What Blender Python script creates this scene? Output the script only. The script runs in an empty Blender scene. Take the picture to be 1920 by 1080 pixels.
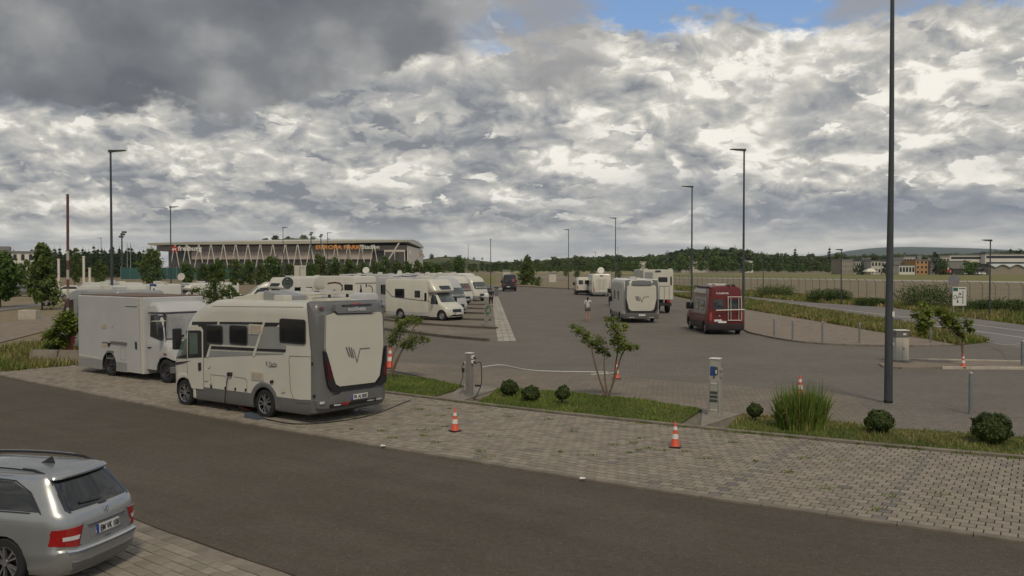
import bpy, bmesh, math, random
from mathutils import Vector, Matrix, noise as mnoise
R = math.radians
random.seed(7)
SC = bpy.context.scene
COL = SC.collection
# ------------------------------------------------------------ camera
FPX, HZ, CAMH = 1700.0, 500.0, 3.8
PITCH = math.atan((540 - HZ) / FPX)
cam = bpy.data.cameras.new('camera')
cam.sensor_width = 36; cam.lens = 36 * FPX / 1920; cam.clip_end = 20000; cam.clip_start = .1
camo = bpy.data.objects.new('camera', cam); COL.objects.link(camo)
camo.location = (0, 0, CAMH); camo.rotation_euler = (math.pi / 2 - PITCH, 0, 0)
SC.camera = camo
SC.view_settings.view_transform = 'Standard'; SC.view_settings.look = 'None'
SC.view_settings.exposure = .2; SC.view_settings.gamma = 1; SC.view_settings.use_curve_mapping = False
SC.cycles.max_bounces = 5; SC.cycles.diffuse_bounces = 3; SC.cycles.glossy_bounces = 3
SC.cycles.transparent_max_bounces = 8; SC.cycles.volume_bounces = 0

# ------------------------------------------------------------ node expression helper
class E:
    """a socket (or number) with arithmetic that lays down Math nodes"""
    def __init__(s, nt, k): s.nt = nt; s.k = k
    def _b(s, o, op, rev=False):
        n = s.nt.nodes.new('ShaderNodeMath'); n.operation = op
        a, b = (o, s) if rev else (s, o)
        for i, v in enumerate((a, b)):
            v = v.k if isinstance(v, E) else v
            if isinstance(v, (int, float)): n.inputs[i].default_value = v
            else: s.nt.links.new(v, n.inputs[i])
        return E(s.nt, n.outputs[0])
    def __add__(s, o): return s._b(o, 'ADD')
    __radd__ = __add__
    def __sub__(s, o): return s._b(o, 'SUBTRACT')
    def __rsub__(s, o): return s._b(o, 'SUBTRACT', True)
    def __mul__(s, o): return s._b(o, 'MULTIPLY')
    __rmul__ = __mul__
    def __truediv__(s, o): return s._b(o, 'DIVIDE')
    def __rtruediv__(s, o): return s._b(o, 'DIVIDE', True)
    def pow(s, o): return s._b(o, 'POWER')
    def max(s, o): return s._b(o, 'MAXIMUM')
    def min(s, o): return s._b(o, 'MINIMUM')
    def un(s, op):
        n = s.nt.nodes.new('ShaderNodeMath'); n.operation = op; s.nt.links.new(s.k, n.inputs[0]); return E(s.nt, n.outputs[0])
class NT:
    def __init__(s, nt): s.nt = nt
    def node(s, t, **kw):
        n = s.nt.nodes.new(t)
        for k, v in kw.items(): setattr(n, k, v)
        return n
    def setin(s, n, i, v):
        if v is None: return
        if isinstance(v, E): v = v.k
        if isinstance(v, bpy.types.NodeSocket): s.nt.links.new(v, n.inputs[i])
        else: n.inputs[i].default_value = v
    def coord(s, which='Object'): return s.node('ShaderNodeTexCoord').outputs[which]
    def sep(s, v):
        n = s.node('ShaderNodeSeparateXYZ'); s.setin(n, 0, v); return [E(s.nt, o) for o in n.outputs]
    def comb(s, x, y, z):
        n = s.node('ShaderNodeCombineXYZ')
        for i, v in enumerate((x, y, z)): s.setin(n, i, v)
        return n.outputs[0]
    def vmath(s, op, a, b=None, sc=None):
        n = s.node('ShaderNodeVectorMath', operation=op); s.setin(n, 0, a)
        if b is not None: s.setin(n, 1, b)
        if sc is not None: s.setin(n, 3, sc)
        return n.outputs[0]
    def noise(s, v, scale=1, detail=4, rough=.5, lac=2, dist=0, typ='FBM', col=False, d2=False):
        n = s.node('ShaderNodeTexNoise', noise_type=typ, noise_dimensions='2D' if d2 else '3D')
        s.setin(n, 'Vector', v); s.setin(n, 'Scale', scale); s.setin(n, 'Detail', detail); s.setin(n, 'Roughness', rough)
        s.setin(n, 'Lacunarity', lac); s.setin(n, 'Distortion', dist)
        return n.outputs['Color'] if col else E(s.nt, n.outputs[0])
    def voro(s, v, scale=1, feature='F1', detail=0, rough=.5, out='Distance', rnd=1, smooth=None, d2=False):
        n = s.node('ShaderNodeTexVoronoi', feature=feature, voronoi_dimensions='2D' if d2 else '3D')
        s.setin(n, 'Vector', v); s.setin(n, 'Scale', scale)
        if feature != 'N_SPHERE_RADIUS' and feature != 'DISTANCE_TO_EDGE' or detail: s.setin(n, 'Detail', detail); s.setin(n, 'Roughness', rough)
        s.setin(n, 'Randomness', rnd)
        if smooth is not None: s.setin(n, 'Smoothness', smooth)
        return E(s.nt, n.outputs[out]) if out != 'Color' else n.outputs['Color']
    def ss(s, x, a, b, lo=0, hi=1, typ='SMOOTHSTEP'):
        n = s.node('ShaderNodeMapRange', interpolation_type=typ); s.setin(n, 0, x)
        for i, v in zip((1, 2, 3, 4), (a, b, lo, hi)): s.setin(n, i, v)
        return E(s.nt, n.outputs[0])
    def mix(s, f, a, b, mode='MIX'):
        n = s.node('ShaderNodeMix', data_type='RGBA', blend_type=mode)
        s.setin(n, 0, f)
        for i, v in ((6, a), (7, b)):
            if isinstance(v, (tuple, list)): v = (v[0], v[1], v[2], 1)
            s.setin(n, i, v)
        return n.outputs[2]
    def ramp(s, f, stops, interp='LINEAR'):
        n = s.node('ShaderNodeValToRGB'); cr = n.color_ramp; cr.interpolation = interp
        while len(cr.elements) < len(stops): cr.elements.new(.5)
        for e, (p, c) in zip(cr.elements, stops): e.position = p; e.color = (c[0], c[1], c[2], 1)
        s.setin(n, 0, f); return n.outputs[0]

# ------------------------------------------------------------ world: Nishita sky with cloud field
SUN_EL, SUN_AZ = R(50), R(168)      # azimuth clockwise from +Y: behind the camera, a little to its right
world = bpy.data.worlds.new('World'); SC.world = world; world.use_nodes = True
wt = world.node_tree; wt.nodes.clear(); W = NT(wt)
sky = W.node('ShaderNodeTexSky', sky_type='NISHITA', sun_disc=False, sun_elevation=SUN_EL, sun_rotation=SUN_AZ)
sky.air_density = 1.0; sky.dust_density = .6; sky.ozone_density = 1.5
dvec = W.coord('Generated')
dx, dy, dz = W.sep(dvec)
az = dx._b(dy, 'ARCTAN2'); el = dz
hlen = (dx * dx + dy * dy + 1e-6).un('SQRT')
ez = el.max(0.0)
def layer(k):                        # perspective of a flat cloud sheet, softened at the horizon by k
    q = 1.0 / (ez + k)
    return W.comb(dx / hlen * q, dy / hlen * q, 0)
def n2(v, scale, detail, rough=.5, **kw): return W.noise(v, scale, detail, rough, d2=True, **kw)
def hfield(P, s):
    Pw = W.vmath('ADD', P, W.vmath('SCALE', W.vmath('SUBTRACT', n2(P, s * 1.3, 3, .6, col=True), (.5, .5, .5)), sc=.42 / s))
    a = n2(Pw, s * .9, 3, .5)
    b = W.voro(Pw, s * 1.5, 'SMOOTH_F1', 3, .5, d2=True, smooth=.22)
    return a * .9 + (.6 - b) * .50
P1 = layer(.42)
sh = W.vmath('ADD', W.vmath('SCALE', P1, sc=.972), (.012, 0, 0))
S1 = 3.3
h1 = hfield(P1, S1); h1u = hfield(sh, S1)
lit = (h1 - h1u)
low = n2(P1, .75, 3, .5)                        # slow variation of cloud thickness
Pd = W.vmath('ADD', P1, W.vmath('SCALE', W.vmath('SUBTRACT', n2(P1, 7, 2, .5, col=True), (.5, .5, .5)), sc=.10))
f1 = n2(Pd, 9.5, 5, .62); f2 = n2(W.vmath('ADD', W.vmath('SCALE', Pd, sc=.990), (.006, 0, 0)), 9.5, 5, .62)
bright = .45 + lit * 1.9 + (f1 - f2) * 1.5 + (h1 - .62) * .30 + (f1 - .5) * .22 - (low - .5) * .9
wv1 = n2(W.comb(az * 1.0, el * 1.6, 0), 7.5, 4, .55) - .5
wv2 = n2(W.comb(az * 1.0, el * 1.9, 0), 19, 4, .6) - .5
# brighter, thinner veil in the middle and right of the view, a dark bank low on the right
br = W.ss(((az - .30) * (az - .30) / .09 + (el - .17) * (el - .17) / .010).un('SQRT') + wv1 * 1.0, .2, 1.3, .16, 0)
bank = W.ss(((az - .42) * (az - .42) / .055 + (el - .055) * (el - .055) / .00036).un('SQRT') + wv1 * 2.0, .35, 1.35, 1, 0)
bank2 = W.ss(((az - .17) * (az - .17) / .02 + (el - .075) * (el - .075) / .0006).un('SQRT') + wv1 * 2.0, .3, 1.4, .5, 0)
glow = W.ss(((az - .43) * (az - .43) + (el - .135) * (el - .135)).un('SQRT') + wv2 * .05, .0, .06, .45, 0)
hor = W.ss(el, .0, .05, .14, 0)
bright = bright + br + glow + hor
CR = [(0, (.205, .220, .240)), (.25, (.295, .303, .312)), (.50, (.405, .402, .385)), (.75, (.545, .525, .475)), (1.0, (.84, .805, .73))]
cum = W.ramp(bright, CR)
# two sheets of separate cumulus heaps in front: sharp rims, lit from above, grey bellies
for (sc_, ox, cov, amp, k_) in ((3.6, 3.7, .53, 3.0, .34), (6.5, 9.1, .545, 2.4, .30)):
    Pk = W.vmath('ADD', layer(k_), (ox, ox * .37, 0))
    Pq = W.vmath('ADD', Pk, W.vmath('SCALE', W.vmath('SUBTRACT', n2(Pk, sc_ * 2.2, 2, .5, col=True), (.5, .5, .5)), sc=.28 / sc_))
    d1 = n2(Pq, sc_, 7, .54); d2 = n2(W.vmath('ADD', W.vmath('SCALE', Pq, sc=.975), (.008, 0, 0)), sc_, 5, .54)
    mk = W.ss(d1, cov, cov + .035) * W.ss(el, .03, .06, 0, 1)
    hb = .53 + (d1 - d2) * amp * .9 - W.ss(d1, cov, cov + .20) * .34 + (f1 - .5) * .20 + (bright - .5) * .35
    cum = W.mix(mk * .84, cum, W.ramp(hb, CR))
cum = W.mix(bank * .8, cum, (.175, .20, .245))
cum = W.mix(bank2 * .8, cum, (.21, .235, .275))
# streaky far layer just above the horizon
Ps = W.comb(az * 9, el * 70, 0)
st = n2(Ps, .9, 5, .55, dist=.4)
strk = W.ramp(st + (wv1 * .3), [(.30, (.36, .375, .38)), (.5, (.50, .50, .475)), (.68, (.72, .69, .62))])
cum = W.mix(W.ss(el + wv1 * .03, .025, .055, .85, 0), cum, strk)
# blue openings: along the top of the view and broken all over the rest of the sky above
hole = n2(P1, 1.6, 4, .55)
topg = W.ss(el + wv1 * .075 + wv2 * .06 + (f1 - .5) * .05, .236, .256, 0, 1) * W.ss(az + wv1 * .1, -.10, .06, 0, 1) * (1 - W.ss(el, .33, .45, 0, 1))
opn = (W.ss(hole, .55, .64, 0, 1) * W.ss(el, .24, .40, 0, .8)).max(topg * W.ss(n2(W.comb(az, el * 2.2, 0), 9, 3, .55), .30, .44, 0, 1))
blue = W.mix(.35, sky.outputs[0], (1.6, 3.1, 6.4))
cumx = W.vmath('SCALE', cum, sc=10.0)
col = W.mix(opn, cumx, blue)
# the near, dark, soft cloud reaching in from the upper left
edge = .150 + (az + .55) * .035 + W.ss(az, -.28, .0, 0, .065)
dm = W.ss(el - edge + wv1 * .060 + wv2 * .045 + (f1 - .5) * .05, -.006, .012, 0, 1) * (1 - W.ss(az + wv1 * .22 + wv2 * .08 - el * .0, -.06, .05, 0, 1)) * W.ss(az, -1.9, -1.2, 0, 1) * (1 - W.ss(el, .5, .9, 0, 1))
dn = n2(W.comb(az, el * 1.3, 0), 7, 5, .5)
dcol = W.ramp(dn - W.ss(az, -.45, .0, 0, .0) + W.ss(az, -.55, .0, -.06, .12), [(.30, (1.15, 1.25, 1.4)), (.5, (1.7, 1.8, 1.92)), (.7, (3.1, 3.1, 3.1))])
col = W.mix(dm * .97, col, dcol)
# a grey tongue hanging in the middle top, right of it the blue strip
tg = W.ss((((az - .045) + (el - .2) * .15).un('ABSOLUTE') - .03) + wv1 * .12 + wv2 * .06, -.02, .035, 1, 0) * W.ss(el + wv1 * .05, .16, .20, 0, .75)
col = W.mix(tg, col, (2.9, 2.85, 2.85))
tg2 = W.ss((((az - .37)).un('ABSOLUTE') - .06) + wv1 * .2 + wv2 * .06, -.02, .03, 1, 0) * W.ss(el + wv1 * .07, .232, .262, 0, .85)
col = W.mix(tg2, col, (2.9, 2.9, 2.95))
col = W.mix(W.ss(dz, -.02, .0, 1, 0), col, (1.2, 1.2, 1.1))
bg = W.node('ShaderNodeBackground'); W.setin(bg, 'Color', col); bg.inputs['Strength'].default_value = .1
wo = W.node('ShaderNodeOutputWorld'); wt.links.new(bg.outputs[0], wo.inputs[0])
world.cycles.sampling_method = 'MANUAL'; world.cycles.sample_map_resolution = 512

sun = bpy.data.lights.new('sun', 'SUN'); sun.energy = 1.4; sun.angle = R(10); sun.color = (1, .86, .66)
suno = bpy.data.objects.new('sun', sun); COL.objects.link(suno)
_sd = Vector((math.sin(SUN_AZ) * math.cos(SUN_EL), math.cos(SUN_AZ) * math.cos(SUN_EL), math.sin(SUN_EL)))
suno.rotation_euler = _sd.to_track_quat('Z', 'Y').to_euler(); suno.location = (0, 0, 60)
# ------------------------------------------------------------ helpers
_c, _s = math.cos(PITCH), math.sin(PITCH)
def G(px, py, z=0.0):
    """ground point (height z) seen at photograph pixel px,py"""
    x = (px - 960) / FPX; u = (540 - py) / FPX
    d = Vector((x, _c + u * _s, -_s + u * _c))
    return Vector((0, 0, CAMH)) + d * ((z - CAMH) / d.z)
def D(px, py, Y):
    x = (px - 960) / FPX; u = (540 - py) / FPX
    d = Vector((x, _c + u * _s, -_s + u * _c))
    return Vector((0, 0, CAMH)) + d * (Y / d.y)
def link(o, parent=None):
    COL.objects.link(o)
    if parent is not None: o.parent = parent
    return o
def tag(o, label=None, cat=None, group=None, kind=None):
    if label: o['label'] = label
    if cat: o['category'] = cat
    if group: o['group'] = group
    if kind: o['kind'] = kind
    return o
def empty(name, loc, rz=0, label=None, cat=None, group=None):
    o = bpy.data.objects.new(name, None); o.empty_display_size = .3; COL.objects.link(o)
    o.location = loc; o.rotation_euler = (0, 0, rz)
    return tag(o, label, cat, group)
def setmat(me, mat):
    for m in (mat if isinstance(mat, (list, tuple)) else [mat]): me.materials.append(m)
class MB:
    def __init__(s): s.v = []; s.f = []; s.m = []; s.mi = 0
    def add(s, vs, fs):
        b = len(s.v); s.v += [tuple(v) for v in vs]
        for f in fs: s.f.append(tuple(i + b for i in f)); s.m.append(s.mi)
        return s
    def box(s, x0, x1, y0, y1, z0, z1, bottom=True):
        v = [(x0, y0, z0), (x1, y0, z0), (x1, y1, z0), (x0, y1, z0), (x0, y0, z1), (x1, y0, z1), (x1, y1, z1), (x0, y1, z1)]
        f = [(4, 5, 6, 7), (0, 1, 5, 4), (1, 2, 6, 5), (2, 3, 7, 6), (3, 0, 4, 7)]
        if bottom: f.append((3, 2, 1, 0))
        return s.add(v, f)
    def prism(s, poly, z0, z1, M=None):
        n = len(poly)
        v = [Vector((p[0], p[1], z0)) for p in poly] + [Vector((p[0], p[1], z1)) for p in poly]
        if M is not None: v = [M @ q for q in v]
        f = [tuple(range(n))[::-1], tuple(range(n, 2 * n))] + [(i, (i + 1) % n, n + (i + 1) % n, n + i) for i in range(n)]
        return s.add(v, f)
    def tube(s, pts, r, n=6, cap=True):
        pts = [Vector(p) for p in pts]; k = len(pts)
        rs = r if isinstance(r, (list, tuple)) else [r] * k
        vs = []; ref = None
        for i, p in enumerate(pts):
            t = (pts[min(i + 1, k - 1)] - pts[max(i - 1, 0)])
            if t.length < 1e-9: t = Vector((0, 0, 1))
            t.normalize()
            if ref is None:
                ref = t.cross(Vector((0, 0, 1)) if abs(t.z) < .9 else Vector((1, 0, 0))).normalized()
            ref = (ref - t * ref.dot(t))
            ref = ref.normalized() if ref.length > 1e-6 else t.orthogonal().normalized()
            b = t.cross(ref)
            for j in range(n):
                a = 2 * math.pi * j / n
                vs.append(p + (ref * math.cos(a) + b * math.sin(a)) * rs[i])
        fs = [(i * n + j, i * n + (j + 1) % n, (i + 1) * n + (j + 1) % n, (i + 1) * n + j) for i in range(k - 1) for j in range(n)]
        if cap: fs += [tuple(range(n))[::-1], tuple(range((k - 1) * n, k * n))]
        return s.add(vs, fs)
    def lathe(s, prof, n=16, M=None, caps=True):
        """profile of (radius, height) about local z"""
        vs = []
        for r, h in prof:
            for j in range(n):
                a = 2 * math.pi * j / n; v = Vector((r * math.cos(a), r * math.sin(a), h))
                vs.append(M @ v if M is not None else v)
        k = len(prof)
        fs = [(i * n + j, i * n + (j + 1) % n, (i + 1) * n + (j + 1) % n, (i + 1) * n + j) for i in range(k - 1) for j in range(n)]
        if caps and prof[0][0] > 1e-4: fs.append(tuple(range(n))[::-1])
        if caps and prof[-1][0] > 1e-4: fs.append(tuple(range((k - 1) * n, k * n)))
        return s.add(vs, fs)
    def quad(s, a, b, c, d): return s.add([a, b, c, d], [(0, 1, 2, 3)])
    def mesh(s, name, mat):
        me = bpy.data.meshes.new(name); me.from_pydata(s.v, [], s.f)
        setmat(me, mat)
        if max(s.m, default=0) > 0: me.polygons.foreach_set('material_index', s.m)
        me.update(); return me
    def build(s, name, mat, parent=None, smooth=None, bevel=0, seg=2, loc=None, fix=False):
        me = s.mesh(name, mat)
        if fix or bevel:
            bm = bmesh.new(); bm.from_mesh(me)
            if fix: bmesh.ops.remove_doubles(bm, verts=bm.verts, dist=1e-4)
            bmesh.ops.recalc_face_normals(bm, faces=bm.faces)
            if bevel:
                es = [e for e in bm.edges if len(e.link_faces) == 2 and e.calc_face_angle(0) > .5]
                bmesh.ops.bevel(bm, geom=es, offset=bevel, segments=seg, affect='EDGES', profile=.6, clamp_overlap=True)
            bm.to_mesh(me); bm.free()
        if smooth is not None:
            me.shade_smooth(); me.set_sharp_from_angle(angle=R(smooth))
        o = bpy.data.objects.new(name, me); link(o, parent)
        if loc is not None: o.location = loc
        return o
def catmull(pts, n=6):
    P = [Vector(p) for p in pts]; P = [2 * P[0] - P[1]] + P + [2 * P[-1] - P[-2]]; out = []
    for i in range(1, len(P) - 2):
        a, b, c, d = P[i - 1:i + 3]
        for k in range(n):
            t = k / n
            out.append(.5 * ((2 * b) + (c - a) * t + (2 * a - 5 * b + 4 * c - d) * t * t + (3 * b - a - 3 * c + d) * t ** 3))
    out.append(P[-2]); return out
def sheet(name, pts, mat, z, kind='structure', parent=None, thick=0):
    bm = bmesh.new(); vs = [bm.verts.new((p[0], p[1], z)) for p in pts]
    f = bm.faces.new(vs)
    if f.normal.z < 0 or f.calc_area() and (f.normal_update() or f.normal.z < 0): f.normal_flip()
    bmesh.ops.triangulate(bm, faces=[f])
    if thick:
        bd = [e for e in bm.edges if e.is_boundary]
        r = bmesh.ops.extrude_edge_only(bm, edges=bd)
        for v in r['geom']:
            if isinstance(v, bmesh.types.BMVert): v.co.z -= thick
    me = bpy.data.meshes.new(name); bm.to_mesh(me); bm.free(); setmat(me, mat)
    o = bpy.data.objects.new(name, me); link(o, parent)
    if kind and parent is None: o['kind'] = kind
    return o
def inpoly(x, y, P):
    r = False; j = len(P) - 1
    for i in range(len(P)):
        a, b = P[i], P[j]
        if (a[1] > y) != (b[1] > y) and x < (b[0] - a[0]) * (y - a[1]) / (b[1] - a[1]) + a[0]: r = not r
        j = i
    return r
def strip_mesh(line, w0, w1, z, h=None):
    """ribbon following a ground line, from w0 to w1 sideways (left of travel positive); h gives it height"""
    mb = MB(); L = [Vector((p[0], p[1], 0)) for p in line]; A = []; B = []
    for i, p in enumerate(L):
        t = (L[min(i + 1, len(L) - 1)] - L[max(i - 1, 0)]).normalized(); n = Vector((-t.y, t.x, 0))
        A.append(p + n * w0); B.append(p + n * w1)
    n = len(L); up = Vector((0, 0, z))
    vs = [a + up for a in A] + [b + up for b in B]
    fs = [(i, i + 1, n + i + 1, n + i) for i in range(n - 1)]
    if h:
        dn = Vector((0, 0, z - h)); vs += [a + dn for a in A] + [b + dn for b in B]
        fs += [(2 * n + i, 2 * n + i + 1, i + 1, i) for i in range(n - 1)] + [(n + i, n + i + 1, 3 * n + i + 1, 3 * n + i) for i in range(n - 1)]
        fs += [(0, n, 3 * n, 2 * n), (n - 1, 3 * n - 1, 4 * n - 1, 2 * n - 1)]
    mb.add(vs, fs); return mb
# ------------------------------------------------------------ materials
_mats = {}
def M(name, color, rough=.7, var=.12, scale=6, metallic=0, bump=0, bscale=None, spec=.5, coat=0, detail=4, color2=None, isl=0, objr=0, stain=0, stretch=None, emit=0, alpha=None, trans=0):
    if name in _mats: return _mats[name]
    m = bpy.data.materials.new(name); m.use_nodes = True; nt = m.node_tree; N = NT(nt)
    b = nt.nodes['Principled BSDF']
    co = N.coord('Object')
    if stretch: co = N.vmath('MULTIPLY', co, stretch)
    f = N.noise(co, scale, detail, .6)
    c0 = tuple(c * (1 - var) for c in color); c1 = tuple(min(1, c * (1 + var)) for c in (color2 or color))
    col = N.mix(N.ss(f, .3, .7, typ='LINEAR'), c0, c1)
    if stain:
        g = N.noise(co, scale * .13, 5, .62)
        col = N.mix(N.ss(g, .46, .68, 0, stain), col, tuple(c * .55 for c in color))
    if isl or objr:
        r = N.node('ShaderNodeNewGeometry').outputs['Random Per Island'] if isl else N.node('ShaderNodeObjectInfo').outputs['Random']
        k = isl or objr
        v = N.ss(E(nt, r), 0, 1, 1 - k, 1 + k, typ='LINEAR')
        h = N.node('ShaderNodeHueSaturation'); N.setin(h, 'Value', v); N.setin(h, 'Color', col)
        N.setin(h, 'Hue', N.ss(E(nt, r) * 7.13 - (E(nt, r) * 7.13).un('FLOOR'), 0, 1, .493, .507, typ='LINEAR')); col = h.outputs[0]
    N.setin(b, 'Base Color', col)
    N.setin(b, 'Roughness', N.ss(f, .2, .8, max(0, rough - .06), min(1, rough + .06), typ='LINEAR')); b.inputs['Metallic'].default_value = metallic
    b.inputs['Specular IOR Level'].default_value = spec; b.inputs['Coat Weight'].default_value = coat; b.inputs['Coat Roughness'].default_value = .08
    if bump:
        bn = N.node('ShaderNodeBump'); N.setin(bn, 'Height', N.noise(co, bscale or scale * 4, 3, .6)); bn.inputs['Distance'].default_value = bump
        bn.inputs['Strength'].default_value = .8; nt.links.new(bn.outputs[0], b.inputs['Normal'])
    if emit: N.setin(b, 'Emission Color', col); b.inputs['Emission Strength'].default_value = emit
    if trans:
        tr = N.node('ShaderNodeBsdfTranslucent'); N.setin(tr, 'Color', N.mix(.5, col, (.30, .42, .06), 'MIX'))
        ms = N.node('ShaderNodeMixShader'); ms.inputs[0].default_value = trans
        nt.links.new(b.outputs[0], ms.inputs[1]); nt.links.new(tr.outputs[0], ms.inputs[2])
        nt.links.new(ms.outputs[0], nt.nodes['Material Output'].inputs[0])
    _mats[name] = m; return m
def ground_mat(name, cols, scale=.25, speck=0.0, fine=60, bump=.004, rough=.92, thr=(.42, .60), tire=None, mid=0):
    """mottled ground: broad patches between two or three colours, fine grain and light specks"""
    m = bpy.data.materials.new(name); m.use_nodes = True; nt = m.node_tree; N = NT(nt); b = nt.nodes['Principled BSDF']
    co = N.coord('Object')
    f = N.noise(co, scale, 6, .62); g = N.noise(co, scale * 6, 4, .6)
    col = N.mix(N.ss(f + (g - .5) * .35, thr[0], thr[1]), cols[0], cols[1])
    if len(cols) > 2: col = N.mix(N.ss(N.noise(co, scale * 2.7, 5, .65), .53, .66, 0, .8), col, cols[2])
    fn = N.noise(co, fine, 3, .7)
    col = N.mix(1.0, col, N.ramp(fn, [(.25, (.62, .62, .62)), (.75, (1.4, 1.4, 1.4))]), 'MULTIPLY')
    if mid: col = N.mix(1.0, col, N.ramp(N.noise(co, mid, 4, .75), [(.3, (.80, .80, .80)), (.7, (1.2, 1.2, 1.2))]), 'MULTIPLY')
    if speck:
        v = N.voro(co, fine * .55, 'F1', out='Color'); r = N.sep(v)[0]
        d = N.voro(co, fine * .55, 'F1')
        col = N.mix(N.ss(r, .93, .99, 0, speck) * N.ss(d, .15, .30, 1, 0), col, (.42, .40, .36))
    if tire:
        mp_ = N.node('ShaderNodeMapping'); mp_.inputs['Rotation'].default_value = (0, 0, R(37)); nt.links.new(co, mp_.inputs[0])
        tx = N.noise(N.vmath('MULTIPLY', mp_.outputs[0], tire), 1, 5, .6)
        col = N.mix(1.0, col, N.ramp(tx, [(.32, (.90, .90, .90)), (.68, (1.12, 1.12, 1.12))]), 'MULTIPLY')
    N.setin(b, 'Base Color', col); b.inputs['Roughness'].default_value = rough; b.inputs['Specular IOR Level'].default_value = .25
    bn = N.node('ShaderNodeBump'); N.setin(bn, 'Height', fn); bn.inputs['Distance'].default_value = bump; nt.links.new(bn.outputs[0], b.inputs['Normal'])
    return m
def paver_mat(name, ca, cb, joint, bw, bh, ang=0, bond=.5, rough=.9, jw=.06, blotch=.3):
    m = bpy.data.materials.new(name); m.use_nodes = True; nt = m.node_tree; N = NT(nt); b = nt.nodes['Principled BSDF']
    mp = N.node('ShaderNodeMapping'); mp.inputs['Rotation'].default_value = (0, 0, ang); nt.links.new(N.coord('Object'), mp.inputs[0])
    br = N.node('ShaderNodeTexBrick', offset=bond); N.setin(br, 'Vector', mp.outputs[0])
    br.inputs['Scale'].default_value = 1; br.inputs['Brick Width'].default_value = bw; br.inputs['Row Height'].default_value = bh
    br.inputs['Mortar Size'].default_value = jw * bh; br.inputs['Bias'].default_value = 0
    br.inputs['Color1'].default_value = (*ca, 1); br.inputs['Color2'].default_value = (*cb, 1); br.inputs['Mortar'].default_value = (*joint, 1)
    f = N.noise(N.coord('Object'), .35, 6, .65)
    col = N.mix(1.0, br.outputs[0], N.ramp(f, [(.3, (1 - blotch,) * 3), (.7, (1 + blotch,) * 3)]), 'MULTIPLY')
    g = N.noise(N.coord('Object'), 2.3, 5, .7)
    col = N.mix(N.ss(g, .57, .72, 0, .4), col, joint)
    fn = N.noise(N.coord('Object'), 45, 2, .6)
    col = N.mix(1.0, col, N.ramp(fn, [(.2, (.75,) * 3), (.8, (1.25,) * 3)]), 'MULTIPLY')
    N.setin(b, 'Base Color', col); b.inputs['Roughness'].default_value = rough; b.inputs['Specular IOR Level'].default_value = .3
    bn = N.node('ShaderNodeBump'); N.setin(bn, 'Height', br.outputs['Fac']); bn.invert = True; bn.inputs['Distance'].default_value = .004; nt.links.new(bn.outputs[0], b.inputs['Normal'])
    return m

m_asph = ground_mat('asphalt_near', [(.084, .070, .054), (.094, .079, .063), (.079, .065, .051)], scale=.22, speck=.35, fine=38, bump=.008, mid=9, tire=(.10, 1.1, 1))
m_lot = paver_mat('lot_pavers', (.142, .127, .106), (.168, .151, .126), (.110, .098, .082), .22, .11, R(-38), jw=.07, blotch=.13)
m_bpav = paver_mat('brown_pavers', (.180, .152, .118), (.222, .188, .148), (.120, .100, .078), .22, .11, R(-35), jw=.08, blotch=.2)
m_cobble = paver_mat('cobble_pavers', (.175, .155, .132), (.235, .208, .176), (.105, .090, .074), .13, .13, R(-30), jw=.13, blotch=.2)
m_bed = ground_mat('joint_soil', [(.036, .026, .018), (.050, .036, .024), (.036, .036, .015)], scale=1.2, fine=30)
m_stone_o = M('paving_stone_concrete', (.245, .215, .172), .88, .14, 9, bump=.002, bscale=60, objr=.17, spec=.3, stain=.2)
m_stone_i = M('paving_stone_concrete_field', (.245, .215, .172), .88, .14, 9, isl=.17, spec=.3, stain=.2)
m_stone_d = M('paving_stone_dark', (.155, .143, .130), .85, .14, 9, bump=.002, bscale=60, objr=.12, spec=.3)
m_kerb = M('kerb_concrete', (.205, .178, .142), .9, .25, 3, bump=.003, bscale=30, stain=.6, spec=.3)
m_pad = ground_mat('concrete_pad', [(.215, .190, .160), (.250, .222, .188), (.17, .15, .12)], scale=.9, fine=50)
m_turf = ground_mat('turf_soil', [(.060, .090, .020), (.105, .105, .034), (.105, .080, .038)], scale=.8, fine=24, bump=.02)
m_field = ground_mat('dry_field', [(.190, .155, .095), (.215, .175, .110), (.150, .145, .065)], scale=.035, fine=3, bump=.03)
m_verge = ground_mat('verge_soil', [(.120, .098, .040), (.085, .090, .030), (.15, .112, .058)], scale=.3, fine=8, bump=.03)
m_air = ground_mat('airfield_grass', [(.155, .150, .048), (.175, .160, .056), (.115, .150, .034)], scale=.02, fine=2, bump=.02)
m_runway = ground_mat('runway_concrete', [(.34, .31, .255), (.38, .35, .29)], scale=.03, fine=2)
m_road = ground_mat('road_asphalt', [(.165, .152, .142), (.190, .175, .162)], scale=.1, fine=20)
m_gravel = ground_mat('gravel_bed', [(.215, .178, .138), (.255, .215, .170), (.150, .122, .092)], scale=.9, fine=16, bump=.03, thr=(.35, .7))
m_line = M('road_line_paint', (.62, .60, .55), .7, .25, 4)
# ------------------------------------------------------------ ground
base = sheet('ground', [(-4200, -60), (4600, -60), (4600, 8300), (-4200, 8300)], m_field, -.10)
# kerb between asphalt and paving, fitted cubic; the paving follows it
KC = (1.22974145e-04, 7.82549206e-03, -7.13312416e-01, 1.69534014e+01)
def kpt(x, off=0.0):
    y = ((KC[0] * x + KC[1]) * x + KC[2]) * x + KC[3]; m = (3 * KC[0] * x + 2 * KC[1]) * x + KC[2]
    n = Vector((-m, 1, 0)).normalized(); return Vector((x, y, 0)) + n * off, math.atan(m)
def pw(x): return 5.72 + .045 * max(0, min(x + 3, 14))
kx = [-19 + .5 * i for i in range(64)]              # x from -19 to 12.5
K1 = [kpt(x)[0] for x in kx]; K2 = [kpt(x, pw(x))[0] for x in kx]
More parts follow.
